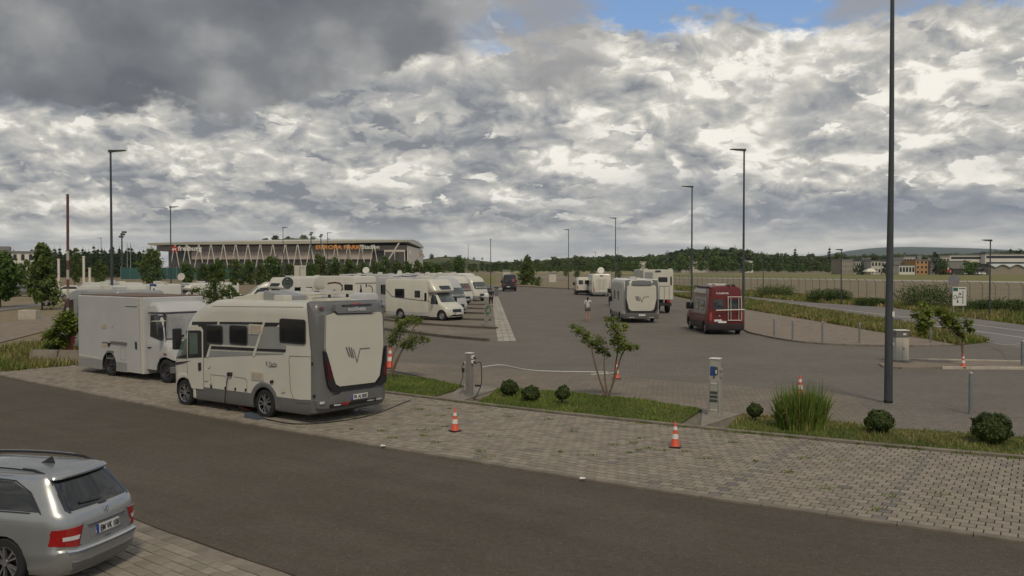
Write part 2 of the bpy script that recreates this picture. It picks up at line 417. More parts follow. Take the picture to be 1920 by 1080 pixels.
# near asphalt roadway (left of / in front of kerb) reaches under the camera
near_edge = [G(120, 905), G(250, 972), G(380, 1020), G(470, 1052), G(560, 1082), G(680, 1130)]
near_line = catmull([G(-500, 690), G(-200, 770), G(40, 868)] + near_edge + [near_edge[-1] + Vector((3, -2.2, 0))], 6)
asph = [tuple(p) for p in K1] + [(30, 6, 0), (30, -30, 0), (-40, -30, 0), (-40, 30, 0), G(-260, 672), G(0, 699)]
sheet('asphalt_road', asph, m_asph, 0)
# lot: large grey paved apron
lotpoly = [G(0, 701), G(150, 684)] + [tuple(p) for p in K2[12:]] + [G(2250, 800), G(2300, 640), G(1925, 640), G(1860, 642), G(1790, 648), G(1700, 650), G(1600, 648), G(1520, 644),
           G(1460, 636), G(1425, 628), G(1398, 621), G(1385, 600), G(1340, 575), G(1290, 564), G(1262, 556), G(1200, 549), G(1120, 545), G(1060, 542), G(1000, 539), G(950, 537), G(925, 535), G(880, 534), G(700, 545), G(560, 555), G(380, 590), G(240, 630), G(120, 668)]
sheet('parking_apron', lotpoly, m_lot, .002)
seam = [G(640, 672), G(730, 678), G(800, 683), G(900, 688), G(1000, 695), G(1140, 703), G(1240, 713), G(1400, 725), G(1500, 734), G(1600, 743), G(1700, 751), G(1800, 762), G(1920, 775), G(2060, 790)]
bp = catmull(seam, 3); bp2 = [tuple(p) for p in bp] + [tuple(kpt(x, pw(x) + .1)[0]) for x in kx[::-1] if -7 <= x <= 11.8]
sheet('brown_paving_strip', bp2, m_bpav, .007)
cob = [G(1600, 742), G(1700, 750.5), G(1800, 761), G(1920, 774.5), G(2060, 788)] + [tuple(kpt(x, pw(x) + .15)[0]) for x in kx[::-1] if 4.6 <= x <= 11.5]
sheet('cobbled_strip', cob, m_cobble, .012)
# paving field made of individual stones
pave = sheet('stone_paving', [tuple(p) for p in K1[2:]] + [tuple(p) for p in K2[2:][::-1]], m_bed, .024)
LEa, LEb = G(-40, 703), G(170, 684)
def leftcut(p): return (LEb.x - LEa.x) * (p.y - LEa.y) - (LEb.y - LEa.y) * (p.x - LEa.x) < .1
rows = 28; arc = 0; cand = []; cells = []
xs = []; x = -18.6
while x < 12.2: xs.append(x); x += .215 * math.cos(kpt(x)[1])
darkcols = []
def col_of(px, py): g = G(px, py); return min(range(len(xs)), key=lambda i: (kpt(xs[i], 2.8)[0] - g).length)
for q in ((1430, 878), (1708, 910)): darkcols.append(col_of(*q))
step = darkcols[1] - darkcols[0]; soft = [darkcols[0] - step * k for k in (1, 2, 3)]
for i, xx in enumerate(xs):
    w = pw(xx) - .16
    for r_ in range(rows):
        xo = xx + (.1075 * math.cos(kpt(xx)[1]) if r_ % 2 else 0)
        off = .13 + (w - .08) * (r_ + .5) / rows
        p, a = kpt(xo, off)
        if not leftcut(p): continue
        dk = (i in darkcols and r_ % 2 == 0) or (i in soft and r_ % 2 == 0 and random.random() < .35) or random.random() < .004
        dy_ = (w - .08) / rows
        stretch = 1 - off * (2 * KC[1] + 6 * KC[0] * xo) * .8
        d = math.hypot(p.x, p.y); pxs = (p.x / max(p.y, .1)) * FPX + 960
        vis = -30 < pxs < 1950 and p.y > 0
        cand.append((0 if vis else 1, d, p, a, dy_, dk, stretch))
cand.sort(key=lambda t: (t[0], t[1]))
def stone_mesh(name, mat, lx=.205, ly=.19, h=.014):
    mb = MB(); b_ = .004
    v = [(-lx / 2, -ly / 2, 0), (lx / 2, -ly / 2, 0), (lx / 2, ly / 2, 0), (-lx / 2, ly / 2, 0)]
    v += [(a, b, h - b_) for a, b, _ in v] + [(a * (1 - 2 * b_ / lx), b * (1 - 2 * b_ / ly), h) for a, b, _ in v]
    f = [(8, 9, 10, 11)] + [(i, (i + 1) % 4, 4 + (i + 1) % 4, 4 + i) for i in range(4)] + [(4 + i, 4 + (i + 1) % 4, 8 + (i + 1) % 4, 8 + i) for i in range(4)]
    return mb.add(v, f).mesh(name, mat)
sm_l, sm_d = stone_mesh('paving_stone', m_stone_o), stone_mesh('paving_stone', m_stone_d)
far_mb = MB(); fard = MB()
smv = [v.co.copy() for v in sm_l.vertices]; smf = [tuple(p.vertices) for p in sm_l.polygons]
for k, (vis, d, p, a, dy_, dk, st_) in enumerate(cand):
    sy = (dy_ - .034) / .19; sx = min(1.0, max(.88, st_)) * .965
    tz = random.uniform(-.002, .003); tl = random.uniform(-.012, .012); ja = a + random.uniform(-.012, .012)
    if k < 300:
        o = bpy.data.objects.new('paving_stone', sm_d if dk else sm_l); link(o, pave)
        o.location = (p.x, p.y, .023 + tz); o.rotation_euler = (tl, tl * .5, ja); o.scale = (sx, sy, 1)
    else:
        Mx = Matrix.Translation((p.x, p.y, .023 + tz)) @ Matrix.Rotation(ja, 4, 'Z') @ Matrix.Diagonal((sx, sy, 1, 1))
        (fard if dk else far_mb).add([Mx @ v for v in smv], smf)
o = far_mb.build('paving_stones', m_stone_i, pave); o['kind'] = 'stuff'
o = fard.build('dark_paving_stones', m_stone_d, pave); o['kind'] = 'stuff'
# kerbs built of stones one metre long
def kerb(name, line, w0, w1, z, L=1.0, mat=None, gap=.012, maxn=120):
    root = tag(bpy.data.objects.new(name, None), kind='structure'); link(root)
    pts = [Vector((p[0], p[1], 0)) for p in line]; seg = [pts[0]]; acc = []; cur = 0
    # resample to even steps
    out = [pts[0]]; rest = L
    for a, b in zip(pts, pts[1:]):
        d = (b - a).length; t = 0
        while d - t >= rest: t += rest; out.append(a.lerp(b, t / d)); rest = L
        rest -= d - t
    for i in range(min(len(out) - 1, maxn)):
        a, b = out[i], out[i + 1]; t = (b - a).normalized(); n = Vector((-t.y, t.x, 0))
        a2, b2 = a + t * gap / 2, b - t * gap / 2; zz = z + random.uniform(-.003, .003)
        mb = MB(); c = .012
        q = [a2 + n * w0, b2 + n * w0, b2 + n * w1, a2 + n * w1]
        lo = [v + Vector((0, 0, -.05)) for v in q]; mid = [v + Vector((0, 0, zz - c)) for v in q]
        q2 = [a2 + n * (w0 + c), b2 + n * (w0 + c), b2 + n * (w1 - c), a2 + n * (w1 - c)]; hi = [v + Vector((0, 0, zz)) for v in q2]
        mb.add(lo + mid + hi, [(8, 9, 10, 11)] + [(j, (j + 1) % 4, 4 + (j + 1) % 4, 4 + j) for j in range(4)] + [(4 + j, 4 + (j + 1) % 4, 8 + (j + 1) % 4, 8 + j) for j in range(4)])
        mb.build('kerb_stone', mat or m_kerb, root)
    return root
kerb('road_kerb', K1[2:], -.02, .12, .045)
kerb('verge_kerb', [p for p, x in zip(K2, kx) if x > -12], -.05, .07, .085)
kerb('near_left_kerb', near_line, -.30, -.06, .03)
# bottom-left paved bay the silver car stands on
nl = [p for p in near_line]
bay_poly = [tuple(p) for p in near_line] + [(-2.0, 2, 0), (-40, 2, 0), (-40, 24, 0)]
bay = sheet('stone_paving_bay', bay_poly, m_bed, .010)
e1 = (near_edge[4] - near_edge[1]).normalized(); e2 = Vector((e1.y, -e1.x, 0)); org = near_edge[1]
a1 = math.atan2(e1.y, e1.x); cnt = []; farb = MB()
for r_ in range(26):
    for i in range(-40, 34):
        p = org + e1 * ((i + (.5 if r_ % 2 else 0)) * .225) + e2 * (.42 + r_ * .19)
        # keep to the bay side of the kerb
        q = min(near_line, key=lambda t: (t - p).length)
        if (q - p).length < .38: continue
        if p.y < 2: continue
        cnt.append(p)
cnt.sort(key=lambda p: 0 if (-20 < (p.x / p.y) * FPX + 960 < 600 and CAMH / p.y * FPX + HZ < 1090) else 1)
for k, p in enumerate(cnt[:900]):
    if k < 200:
        o = bpy.data.objects.new('paving_stone', sm_l); link(o, bay); o.location = (p.x, p.y, .010 + random.uniform(-.003, .003)); o.rotation_euler = (random.uniform(-.01, .01), 0, a1); o.scale = (1.03, .93, 1)
    else:
        Mx = Matrix.Translation((p.x, p.y, .010)) @ Matrix.Rotation(a1, 4, 'Z') @ Matrix.Diagonal((1.03, .93, 1, 1)); farb.add([Mx @ v for v in smv], smf)
farb.build('paving_stones', m_stone_i, bay)['kind'] = 'stuff'
# grass strip pieces and concrete pads behind the verge kerb
def koff(px0, px1, extra=.07, n=14):
    """points along the verge kerb between two pixels columns"""
    out = []
    for x, p in zip(kx, K2):
        q, a = kpt(x, pw(x) + extra); px = q.x / (q.y) * FPX + 960
        if px0 <= px <= px1: out.append(tuple(q))
    return out
g1 = koff(560, 814) + [G(816, 745), G(872, 728), G(800, 712), G(732, 705), G(640, 698), G(560, 694)]
g2 = koff(874, 1275) + [G(1280, 794), G(1316, 771), G(1215, 754), G(1090, 741), G(969, 731), G(935, 731.5)]
g3 = koff(1354, 2080) + [G(2080, 848), G(1920, 824), G(1807, 816), G(1683, 808), G(1548, 792), G(1450, 785), G(1391, 780)]
for g in (g1, g2, g3): sheet('grass_strip', g, m_turf, .055, thick=.05)
sheet('concrete_pad', koff(816, 874) + [G(935, 731), G(905, 726), G(872, 722)], m_pad, .050, thick=.045)
sheet('concrete_pad', koff(1279, 1351) + [G(1390, 779), G(1350, 774), G(1317, 770)], m_pad, .050, thick=.045)
# gravel bed, grass verge and public road on the right
grav = [G(1398, 621), G(1425, 628), G(1460, 636), G(1520, 644), G(1600, 648), G(1700, 650), G(1790, 647), G(1740, 637), G(1640, 622), G(1520, 601), G(1400, 581), G(1352, 571), G(1300, 562), G(1340, 575), G(1385, 600)]
sheet('gravel_bed', grav, m_gravel, .03, thick=.04)
kerb('gravel_kerb', catmull([G(1330, 570), G(1385, 600), G(1398, 621), G(1425, 629), G(1460, 636.5), G(1520, 644.5), G(1600, 648.5), G(1700, 650.5), G(1795, 648)], 4), -.06, .06, .09)
verge1 = [G(1352, 571), G(1400, 581), G(1520, 601), G(1640, 622), G(1740, 637), G(1790, 647), G(1858, 642), G(1760, 622), G(1660, 603), G(1560, 588), G(1480, 575), G(1405, 564), G(1350, 557), G(1300, 552), G(1262, 553)]
sheet('grass_verge', verge1, m_verge, .03, thick=.04)
roadp = [G(1262, 549), G(1300, 551.5), G(1350, 556.5), G(1405, 563), G(1480, 574), G(1560, 587), G(1660, 602.5), G(1760, 621), G(1860, 641), G(2100, 700), G(2600, 700), G(2100, 626), G(1915, 609), G(1790, 593), G(1663, 576), G(1530, 568), G(1400, 556), G(1330, 549), G(1262, 544)]
sheet('public_road', roadp, m_road, .006)
for a in ([G(1405, 558.5), G(1560, 578.5), G(1722, 597), G(1833, 610), G(1915, 620), G(2000, 631)], [G(1790, 614), G(1822, 620), G(1917, 633), G(2000, 646)]):
    ln = strip_mesh(catmull(a, 4), -.06, .06, .014).build('road_line', m_line); ln['kind'] = 'structure'
air = [(-10, 150, 0)] ; 
sheet('airfield_grass', [D(1290, 512, 1), (40, 470, 0), (420, 470, 0), G(2300, 527.5), G(1920, 527.5), G(1560, 522.5), G(1290, 520)][1:], m_air, -.05)
sheet('runway', [G(1200, 519.2), G(1290, 520), G(1560, 522.6), G(1920, 527.6), G(2200, 532), G(2200, 535.5), G(1920, 530.6), G(1560, 524.4), G(1290, 521.4), G(1200, 520.2)], m_runway, -.045)
# bay islands in the middle lot: brown paving fingers edged by kerbs, and the drain strip
islands = [((700, 616), (771, 625), (840, 633.5), (932, 641)), ((700, 598), (762, 606), (850, 613), (947, 618)), ((740, 591), (800, 595), (870, 600), (941, 602)),
           ((800, 584), (860, 587), (900, 589), (936, 590)), ((840, 577), (880, 579), (905, 580), (932, 580.5)), ((860, 571), (890, 572), (910, 572.5), (929, 573))]
m_bkerb_shade = M('bay_kerb_shaded', (.11, .095, .078), .9, .25, 3, stain=.4)  # kerb concrete darkened, shade of its near face put into the colour
isl = [G(700, 616), G(771, 625), G(840, 633), G(932, 640.5), G(945, 640), G(922, 556), G(890, 556), G(820, 562), G(740, 575), G(690, 590)]
sheet('bay_paving', isl, m_bpav, .010)
for il in islands: kerb('bay_kerb', catmull([G(*p) for p in il], 3), -.10, .10, .14, L=1.2, mat=m_bkerb_shade)
m_slab = M('drain_slab', (.36, .33, .275), .85, .15, 5, objr=.1, spec=.3, stain=.3)
ds = bpy.data.objects.new('drain_strip', None); link(ds); ds['kind'] = 'structure'
A0, A1 = G(933, 641), G(921, 556); B0, B1 = G(968, 640), G(934, 556)
A0, A1, B0, B1 = [Vector((p.x, p.y, 0)) for p in (A0, A1, B0, B1)]
nrow = 26
for i in range(nrow):
    t0, t1 = i / nrow, (i + 1) / nrow - .004
    for j in range(3):
        u0, u1 = j / 3 + .01, (j + 1) / 3 - .012
        pt = lambda t, u: (A0.lerp(A1, t)).lerp(B0.lerp(B1, t), u)
        q = [pt(t0, u0), pt(t0, u1), pt(t1, u1), pt(t1, u0)]
        mb = MB(); mb.add([v + Vector((0, 0, .01)) for v in q] + [v + Vector((0, 0, .035)) for v in q], [(4, 5, 6, 7)] + [(k, (k + 1) % 4, 4 + (k + 1) % 4, 4 + k) for k in range(4)])
        mb.build('drain_slab', m_slab, ds)
kerb('lot_edge_kerb', catmull([G(940, 535.5), G(1000, 538.5), G(1060, 541.5), G(1120, 544.5), G(1200, 548.5), G(1262, 555)], 4), -.08, .08, .13, L=2.0)
# left side: verge, old road with dashes, path
vleft = [G(-200, 712), G(0, 700), G(60, 693), G(150, 683), G(260, 672), G(400, 660), G(240, 628), G(120, 640), G(0, 655), G(-200, 680)]
sheet('left_grass_verge', vleft, m_verge, .02, thick=.03)
sheet('side_road', [G(-300, 706), G(0, 695), G(60, 688), G(138, 678), G(138, 664), G(110, 657), G(0, 665), G(-300, 688)], m_road, .027)
for a, b in (((12, 681), (36, 681)), ((42, 678), (86, 667)), ((92, 662), (140, 655))):
    ln = strip_mesh([G(*a), G(*b)], -.07, .07, .034).build('road_dash', m_line); ln['kind'] = 'structure'
sheet('gravel_path', [G(-300, 650), G(0, 640), G(60, 625), G(110, 612), G(160, 600), G(160, 588), G(105, 590), G(0, 604), G(-300, 620)], m_gravel, -.06)
sheet('side_path', [G(-300, 586), G(0, 574), G(104, 563), G(104, 569), G(0, 582), G(-300, 598)], m_road, -.06)
# island by the exit on the right
isle = [G(1648, 684), G(1680, 676), G(1760, 677), G(1920, 681), G(2100, 684), G(2100, 694), G(1920, 691.5), G(1766, 691), G(1690, 692), G(1655, 689)]
sheet('exit_island', isle, m_gravel, .06, thick=.06)
m_wk = M('pale_kerb', (.42, .38, .31), .85, .15, 3, stain=.3)
kerb('island_kerb', [G(1766, 692), G(1840, 692.6), G(1920, 693), G(2080, 695)], -.05, .05, .10, mat=m_wk)
kerb('island_kerb', [G(1700, 677), G(1766, 677.4), G(1920, 681), G(2080, 684)], -.05, .05, .10, mat=m_wk)
# ------------------------------------------------------------ vegetation
def leaf_mat(name, c, c2=None, trans=.25, isl=.32, scale=1.2):
    return M(name, c, .62, .25, scale, color2=c2, isl=isl, spec=.25, trans=trans)
lm_dark = leaf_mat('bush_leaves', (.034, .056, .014), (.058, .080, .020), .15, isl=.45)
lm_sap = leaf_mat('sapling_leaves', (.105, .150, .024), (.170, .205, .034), .35)
lm_tree = leaf_mat('tree_leaves', (.046, .088, .016), (.076, .122, .022), .2, scale=.4)
lm_tree2 = leaf_mat('tree_leaves_light', (.060, .092, .020), (.090, .120, .026), .2, scale=.4)
lm_con = leaf_mat('conifer_needles', (.020, .038, .014), (.032, .052, .018), .08, scale=.3)
lm_wood = leaf_mat('wood_foliage', (.042, .066, .018), (.078, .104, .030), .12, isl=.4, scale=.05)
lm_hedge = leaf_mat('hedge_leaves', (.036, .066, .016), (.062, .092, .022), .12, scale=.8)
lm_grass = leaf_mat('grass_blades', (.085, .145, .022), (.165, .190, .045), .25, isl=.35, scale=.6)
lm_dry = leaf_mat('dry_grass_blades', (.200, .160, .062), (.270, .215, .095), .2, isl=.35, scale=.6)
lm_pamp = leaf_mat('tall_grass_leaves', (.085, .150, .024), (.150, .205, .040), .3, isl=.35)
m_bark = M('bark', (.105, .080, .060), .9, .3, 12, bump=.004)
m_bark2 = M('twig_bark', (.150, .105, .070), .85, .3, 20)

def rnd_dir(): 
    while True:
        v = Vector((random.uniform(-1, 1), random.uniform(-1, 1), random.uniform(-1, 1)))
        if .1 < v.length < 1: return v.normalized()
def leaves(mb, c, rad, n, size, squash=1.0, shell=.55, up=.25, jag=0.0):
    """n leaf faces in an uneven ball round c"""
    c = Vector(c); ph = random.uniform(0, 50)
    for _ in range(n):
        d = rnd_dir(); rr = rad * (random.uniform(shell, 1.0) ** .7) * (1 + jag * mnoise.noise(d * 1.7 + Vector((ph, 0, 0))) * 2)
        p = c + Vector((d.x * rr, d.y * rr, d.z * rr * squash))
        nrm = (d + rnd_dir() * .9 + Vector((0, 0, up))).normalized()
        t = nrm.orthogonal().normalized(); t = Matrix.Rotation(random.uniform(0, 6.28), 3, nrm) @ t; b = nrm.cross(t)
        s = size * random.uniform(.6, 1.4)
        mb.add([p - t * s * .5, p + b * s * .32, p + t * s * .6, p - b * s * .32], [(0, 1, 2, 3)])
def limbtree(root, mat_leaf, h, cr, clumps, nleaf, lsize, trunk_r=.09, trunk_h=.35, squash=1.0, name_c='crown', seed=0, bare=.3, jag=.35, shape='round'):
    random.seed(seed); tb = MB(); cb = MB()
    top = Vector((random.uniform(-.05, .05) * h, random.uniform(-.05, .05) * h, h * .93))
    tb.tube([(0, 0, -.05), (0, 0, h * trunk_h * .5), (top.x * .4, top.y * .4, h * .55), top], [trunk_r, trunk_r * .85, trunk_r * .5, trunk_r * .1], 7)
    for k in range(clumps):
        u = (k + .5) / clumps; z = h * (bare + (1 - bare) * u)
        if shape == 'cone': rr = cr * (1 - u) ** .75 * 1.05
        elif shape == 'oval': rr = cr * math.sin(math.pi * (.12 + .84 * u)) ** .6
        else: rr = cr * math.sqrt(max(.05, 1 - (2 * u - 1) ** 2))
        a = k * 2.4 + random.uniform(-.5, .5); q = rr * random.uniform(.25, .85)
        c = Vector((math.cos(a) * q, math.sin(a) * q, z))
        tb.tube([(0, 0, max(h * trunk_h * .6, z - q * .8)), c * .55 + Vector((0, 0, (z - q * .3) * .45)), c], [trunk_r * .4, trunk_r * .25, trunk_r * .08], 5, cap=False)
        leaves(cb, c, max(rr * .62, cr * .34) * random.uniform(.8, 1.2), int(nleaf * 1.5), lsize * 1.15, squash, .25, jag=jag)
    tb.build('trunk', m_bark, root); cb.build(name_c, mat_leaf, root)
def ball_bush(loc, r, h, label, n=3600, seed=1, stem=.12, cone=.25, group='clipped ball bushes in the grass strip'):
    random.seed(seed); root = empty('ball_bush', loc, random.uniform(0, 6), label, 'bush', group)
    mb = MB(); c = Vector((0, 0, h - r * .95)); ph = random.uniform(0, 9)
    for _ in range(n):
        d = rnd_dir(); k = 1 + .30 * mnoise.noise(d * 2.6 + Vector((ph, 0, 0))) - (cone if d.z < -.2 else 0) * (-d.z)
        rr = r * k * random.uniform(.74, 1.0) * (1.09 if random.random() < .06 else 1)
        p = c + Vector((d.x * rr, d.y * rr, d.z * rr * .95)); nrm = (d + rnd_dir() * .7).normalized(); t = nrm.orthogonal().normalized()
        t = Matrix.Rotation(random.uniform(0, 6.28), 3, nrm) @ t; b = nrm.cross(t); s = .026 * random.uniform(.6, 1.5)
        mb.add([p - t * s, p + b * s * .6, p + t * s, p - b * s * .6], [(0, 1, 2, 3)])
    core = MB(); prof = [(r * .2, h - r * 1.75), (r * .62, h - r * 1.35), (r * .78, h - r * .9), (r * .6, h - r * .4), (.01, h - r * .2)]
    core.lathe(prof, 10); core.build('inner_twigs', lm_dark, root, smooth=60)
    mb.build('foliage', lm_dark, root)
    sb = MB()
    for k in range(5): sb.tube([(random.uniform(-.05, .05), random.uniform(-.05, .05), 0), (random.uniform(-.1, .1), random.uniform(-.1, .1), h - r * 1.3)], .015, 5)
    sb.build('stem', m_bark, root); return root
def bush_px(px, ybase, wpx, ytop, label, **k):
    g = G(px, ybase, .05); r = wpx / 2 / FPX * g.y; h = (ybase - ytop) / FPX * g.y * 1.02
    return ball_bush(g, r, max(h, r * 1.5), label, **k)
bush_px(955.5, 744, 34, 713, 'dark green ball bush nearest the narrow power pedestal, grass strip', seed=1)
bush_px(995.5, 752, 34, 724, 'low dark ball bush, middle of the three in the centre grass strip', seed=2)
bush_px(1055.5, 758, 27, 725, 'upright ball bush on the left of the multi-stemmed sapling', seed=3, cone=.1)
bush_px(1415, 790, 29, 757, 'small dark ball bush between the slatted pedestal and tall grass', seed=4, n=3000)
bush_px(1649, 812, 52, 770, 'round bush with narrow foot right of the tall grass clump', seed=5, n=6500, cone=.45)
bush_px(1859.5, 831, 70, 775, 'largest clipped ball bush at the right end of the grass strip', seed=6, n=9500, cone=.45)

def sapling(px, py, twigs, label, seed, leafn=60, lsize=.075, extra=None, name='sapling', z=.05, base=None, lean=0, rc=None):
    """multi-stem young tree: twigs given as photo pixels (x,y) polylines at the depth of the foot"""
    random.seed(seed); g = G(px, py, z) if base is None else base
    root = empty(name, g, 0, label, 'young tree'); tb = MB(); cb = MB()
    for ti, (pts, leafy) in enumerate(twigs):
        P = []; dep = random.uniform(-.35, .35)
        for i, q in enumerate(pts):
            w = D(q[0], q[1], g.y + dep * i / max(1, len(pts) - 1)) - g
            if i == 0 and q[1] >= py - 3: w = Vector((w.x, 0, 0))
            P.append(w)
        C = catmull(P, 4); k = len(C)
        tb.tube(C, [.028 * (1 - .8 * i / k) + .004 for i in range(k)], 5)
        L = leafy if isinstance(leafy, (list, tuple)) else [leafy]
        for (lx, ly, lr) in L:
            c = D(lx, ly, g.y + dep) - g; rr = lr / FPX * g.y
            for _ in range(int(leafn * 1.9 * (lr / 20) ** 1.3)):
                d = rnd_dir(); p = c + d * rr * random.uniform(.1, 1.05); p.y = c.y + d.y * rr * 1.1
                nrm = Vector((random.uniform(-.6, .6), random.uniform(-.6, .6), 1)).normalized(); t = nrm.orthogonal().normalized()
                t = Matrix.Rotation(random.uniform(0, 6.28), 3, nrm) @ t; b = nrm.cross(t); s = lsize * random.uniform(.6, 1.3)
                mid = p + t * s; cb.add([p, p + t * s * .5 + b * s * .4, mid + Vector((0, 0, -.25 * s)), p + t * s * .5 - b * s * .4], [(0, 1, 2, 3)])
                if random.random() < .12: tb.tube([c + (p - c) * .2, p], .004, 3, cap=False)
    tb.build('stems', m_bark2, root); cb.build('foliage', lm_sap, root); return root
sapling(1140, 745, [
    (((1139, 745), (1128, 722), (1115, 680), (1108, 650), (1095, 632), (1078, 612)), [(1085, 620, 12), (1100, 628, 11), (1074, 611, 6), (1097, 637, 9)]),
    (((1140, 745), (1135, 715), (1133, 680), (1134, 655), (1128, 648)), [(1122, 640, 17), (1133, 657, 10), (1140, 665, 6), (1110, 644, 10), (1124, 655, 9)]),
    (((1140, 745), (1150, 715), (1155, 680), (1160, 640), (1152, 615), (1150, 600)), [(1152, 612, 18), (1160, 630, 16), (1139, 599, 7), (1172, 612, 9), (1150, 597, 6), (1152, 640, 12)]),
    (((1140, 745), (1152, 712), (1165, 668), (1178, 650), (1192, 648)), [(1180, 650, 11), (1194, 650, 6), (1168, 645, 12), (1160, 655, 9)])],
    'slender multi-stemmed young tree in front of the open lot', 11, leafn=170)
sapling(733, 707, [
    (((733, 707), (741, 680), (755, 655), (768, 640), (782, 632)), [(775, 636, 18), (792, 634, 12), (768, 648, 12), (757, 645, 12), (802, 638, 5)]),
    (((733, 707), (736, 670), (745, 650), (752, 625)), [(740, 628, 20), (752, 616, 14), (735, 640, 14), (745, 600, 8)]),
    (((733, 707), (748, 670), (768, 628), (785, 600)), [(775, 600, 13), (760, 605, 11), (788, 600, 8), (765, 597, 7), (750, 610, 10)])],
    'young tree half hidden behind the near motorhome\'s rear', 12, leafn=170)
sapling(1806, 668, [
    (((1806, 668), (1800, 640), (1770, 610), (1740, 590), (1722, 575)), [(1735, 605, 16), (1722, 590, 12), (1742, 588, 10), (1730, 570, 6), (1728, 618, 12)]),
    (((1806, 668), (1804, 640), (1792, 615), (1775, 590)), [(1770, 590, 15), (1785, 600, 17), (1795, 615, 12), (1775, 605, 12), (1760, 583, 8)]),
    (((1806, 668), (1806, 630), (1810, 610), (1818, 600)), [(1815, 605, 10), (1800, 628, 9), (1820, 618, 7)])],
    'yellowish young tree with striped cone at its foot by the lot exit', 13, leafn=130, lsize=.15, z=.06, base=G(1806, 684, .06))
sapling(128, 672, [
    (((130, 672), (126, 640), (118, 610), (112, 590)), [(115, 600, 15), (125, 612, 15), (108, 618, 10), (120, 590, 8)]),
    (((130, 672), (132, 640), (138, 610), (142, 590)), [(138, 600, 14), (132, 620, 15), (145, 615, 10), (130, 588, 8)]),
    (((130, 672), (115, 650), (98, 630)), [(100, 625, 14), (90, 630, 10), (112, 635, 12), (118, 640, 14)])],
    'leafy shrub-like young tree wrapped round the foot of the striped barrier', 14, leafn=150, lsize=.15)

# tall grass clump
def tall_grass(px0, px1, ytop, ybase, label, seed=3, n=1300):
    random.seed(seed); g = G((px0 + px1) / 2 - 2, ybase - 8, .05); hw = (px1 - px0) / 2 / FPX * g.y; H_ = (ybase - ytop) / FPX * g.y
    root = empty('tall_grass_clump', g, 0, label, 'ornamental grass'); mb = MB(); db = MB()
    for k in range(n):
        a = random.uniform(0, 6.28); q = math.sqrt(random.random()); bx, by = math.cos(a) * q * hw * .80, math.sin(a) * q * hw * .6
        out = Vector((bx, by, 0)) * random.uniform(.0, .42) + Vector((random.uniform(-.12, .12), random.uniform(-.12, .12), 0))
        h = H_ * (random.uniform(.45, .86) if random.random() < .82 else random.uniform(.8, 1.05)) * (1 - .1 * q); w = random.uniform(.010, .026); bend = random.random() ** 1.4 * 1.15
        side = Vector((random.uniform(-1, 1), random.uniform(-1, 1), 0)).normalized(); L = []
        for i in range(5):
            t = i / 4; p = Vector((bx, by, 0)) + out * t ** 1.6 * (1 + bend * .8) + Vector((0, 0, h * (t - bend * .45 * t ** 3)))
            ww = w * (1 - t ** 2 * .95); L += [p - side * ww, p + side * ww]
        (db if random.random() < .12 else mb).add(L, [(2 * i, 2 * i + 1, 2 * i + 3, 2 * i + 2) for i in range(4)])
    for k in range(260):
        a = random.uniform(0, 6.28); q = math.sqrt(random.random()); b = Vector((math.cos(a) * q * hw * .75, math.sin(a) * q * hw * .5, 0)); h = H_ * random.uniform(.1, .34)
        t = b + Vector((random.uniform(-.1, .1), random.uniform(-.1, .1), h)); w = Vector((.012, 0, 0)); db.add([b - w, b + w, t], [(0, 1, 2)])
    mb.build('green_leaves', lm_pamp, root); db.build('dry_leaves', lm_dry, root)
tall_grass(1450, 1560, 708, 812, 'tall clump of ornamental grass beside the paved strip')

def blades(name, polys, dens, h, mats, seed, z=.05, w=.006, cap=60000, lean=.5, hv=.6, tuft=None, kind='stuff', label=None):
    random.seed(seed); mb = MB()
    for P in polys:
        xs_ = [p[0] for p in P]; ys_ = [p[1] for p in P]; A = 0
        for i in range(len(P)): A += P[i - 1][0] * P[i][1] - P[i][0] * P[i - 1][1]
        n = min(cap, int(abs(A) / 2 * dens)); c = 0; tr = 0
        while c < n and tr < n * 12:
            tr += 1; x, y = random.uniform(min(xs_), max(xs_)), random.uniform(min(ys_), max(ys_))
            if not inpoly(x, y, P): continue
            nz = mnoise.noise(Vector((x * 1.3, y * 1.3, seed)))
            if tuft and nz < random.uniform(-.6, .25) * tuft: continue
            hh = h * random.uniform(1 - hv, 1 + hv * .5) * (1 + nz * .6); a = random.uniform(0, 6.28); dx_, dy_ = math.cos(a), math.sin(a)
            l = hh * random.uniform(0, lean); ww = w * (1 + y * .02)
            t = Vector((x + dy_ * l, y - dx_ * l, z + hh))
            mb.mi = 1 if (mnoise.noise(Vector((x * .5, y * .5, 3))) + random.uniform(-.45, .45)) > .05 else 0
            mb.add([(x - dx_ * ww, y - dy_ * ww, z), (x + dx_ * ww, y + dy_ * ww, z), t], [(0, 1, 2)]); c += 1
    o = mb.build(name, mats); o['kind'] = kind
    if label: o['label'] = label
    return o
blades('short_grass', [g1, g2], 620, .07, [lm_grass, lm_grass], 5, w=.008, lean=.9)
blades('short_grass', [g3], 520, .08, [lm_dry, lm_grass], 6, w=.008, lean=.9)
blades('tall_verge_grass', [verge1], 150, .30, [lm_dry, lm_grass], 7, z=.03, w=.022, lean=1.0)
blades('tall_verge_grass', [vleft], 150, .26, [lm_dry, lm_grass], 8, z=.02, w=.018, lean=1.0, tuft=1)
farv = [G(1262, 543.5), G(1330, 548), G(1400, 555), G(1530, 567), G(1663, 575), G(1790, 592), G(1915, 608), G(2000, 618), G(2000, 598), G(1915, 590), G(1790, 576), G(1663, 566), G(1530, 556), G(1400, 547), G(1262, 537)]
sheet('far_grass_verge', farv, m_verge, -.05)
blades('tall_verge_grass', [farv], 40, .34, [lm_dry, lm_grass], 9, z=-.05, w=.05, lean=.5)
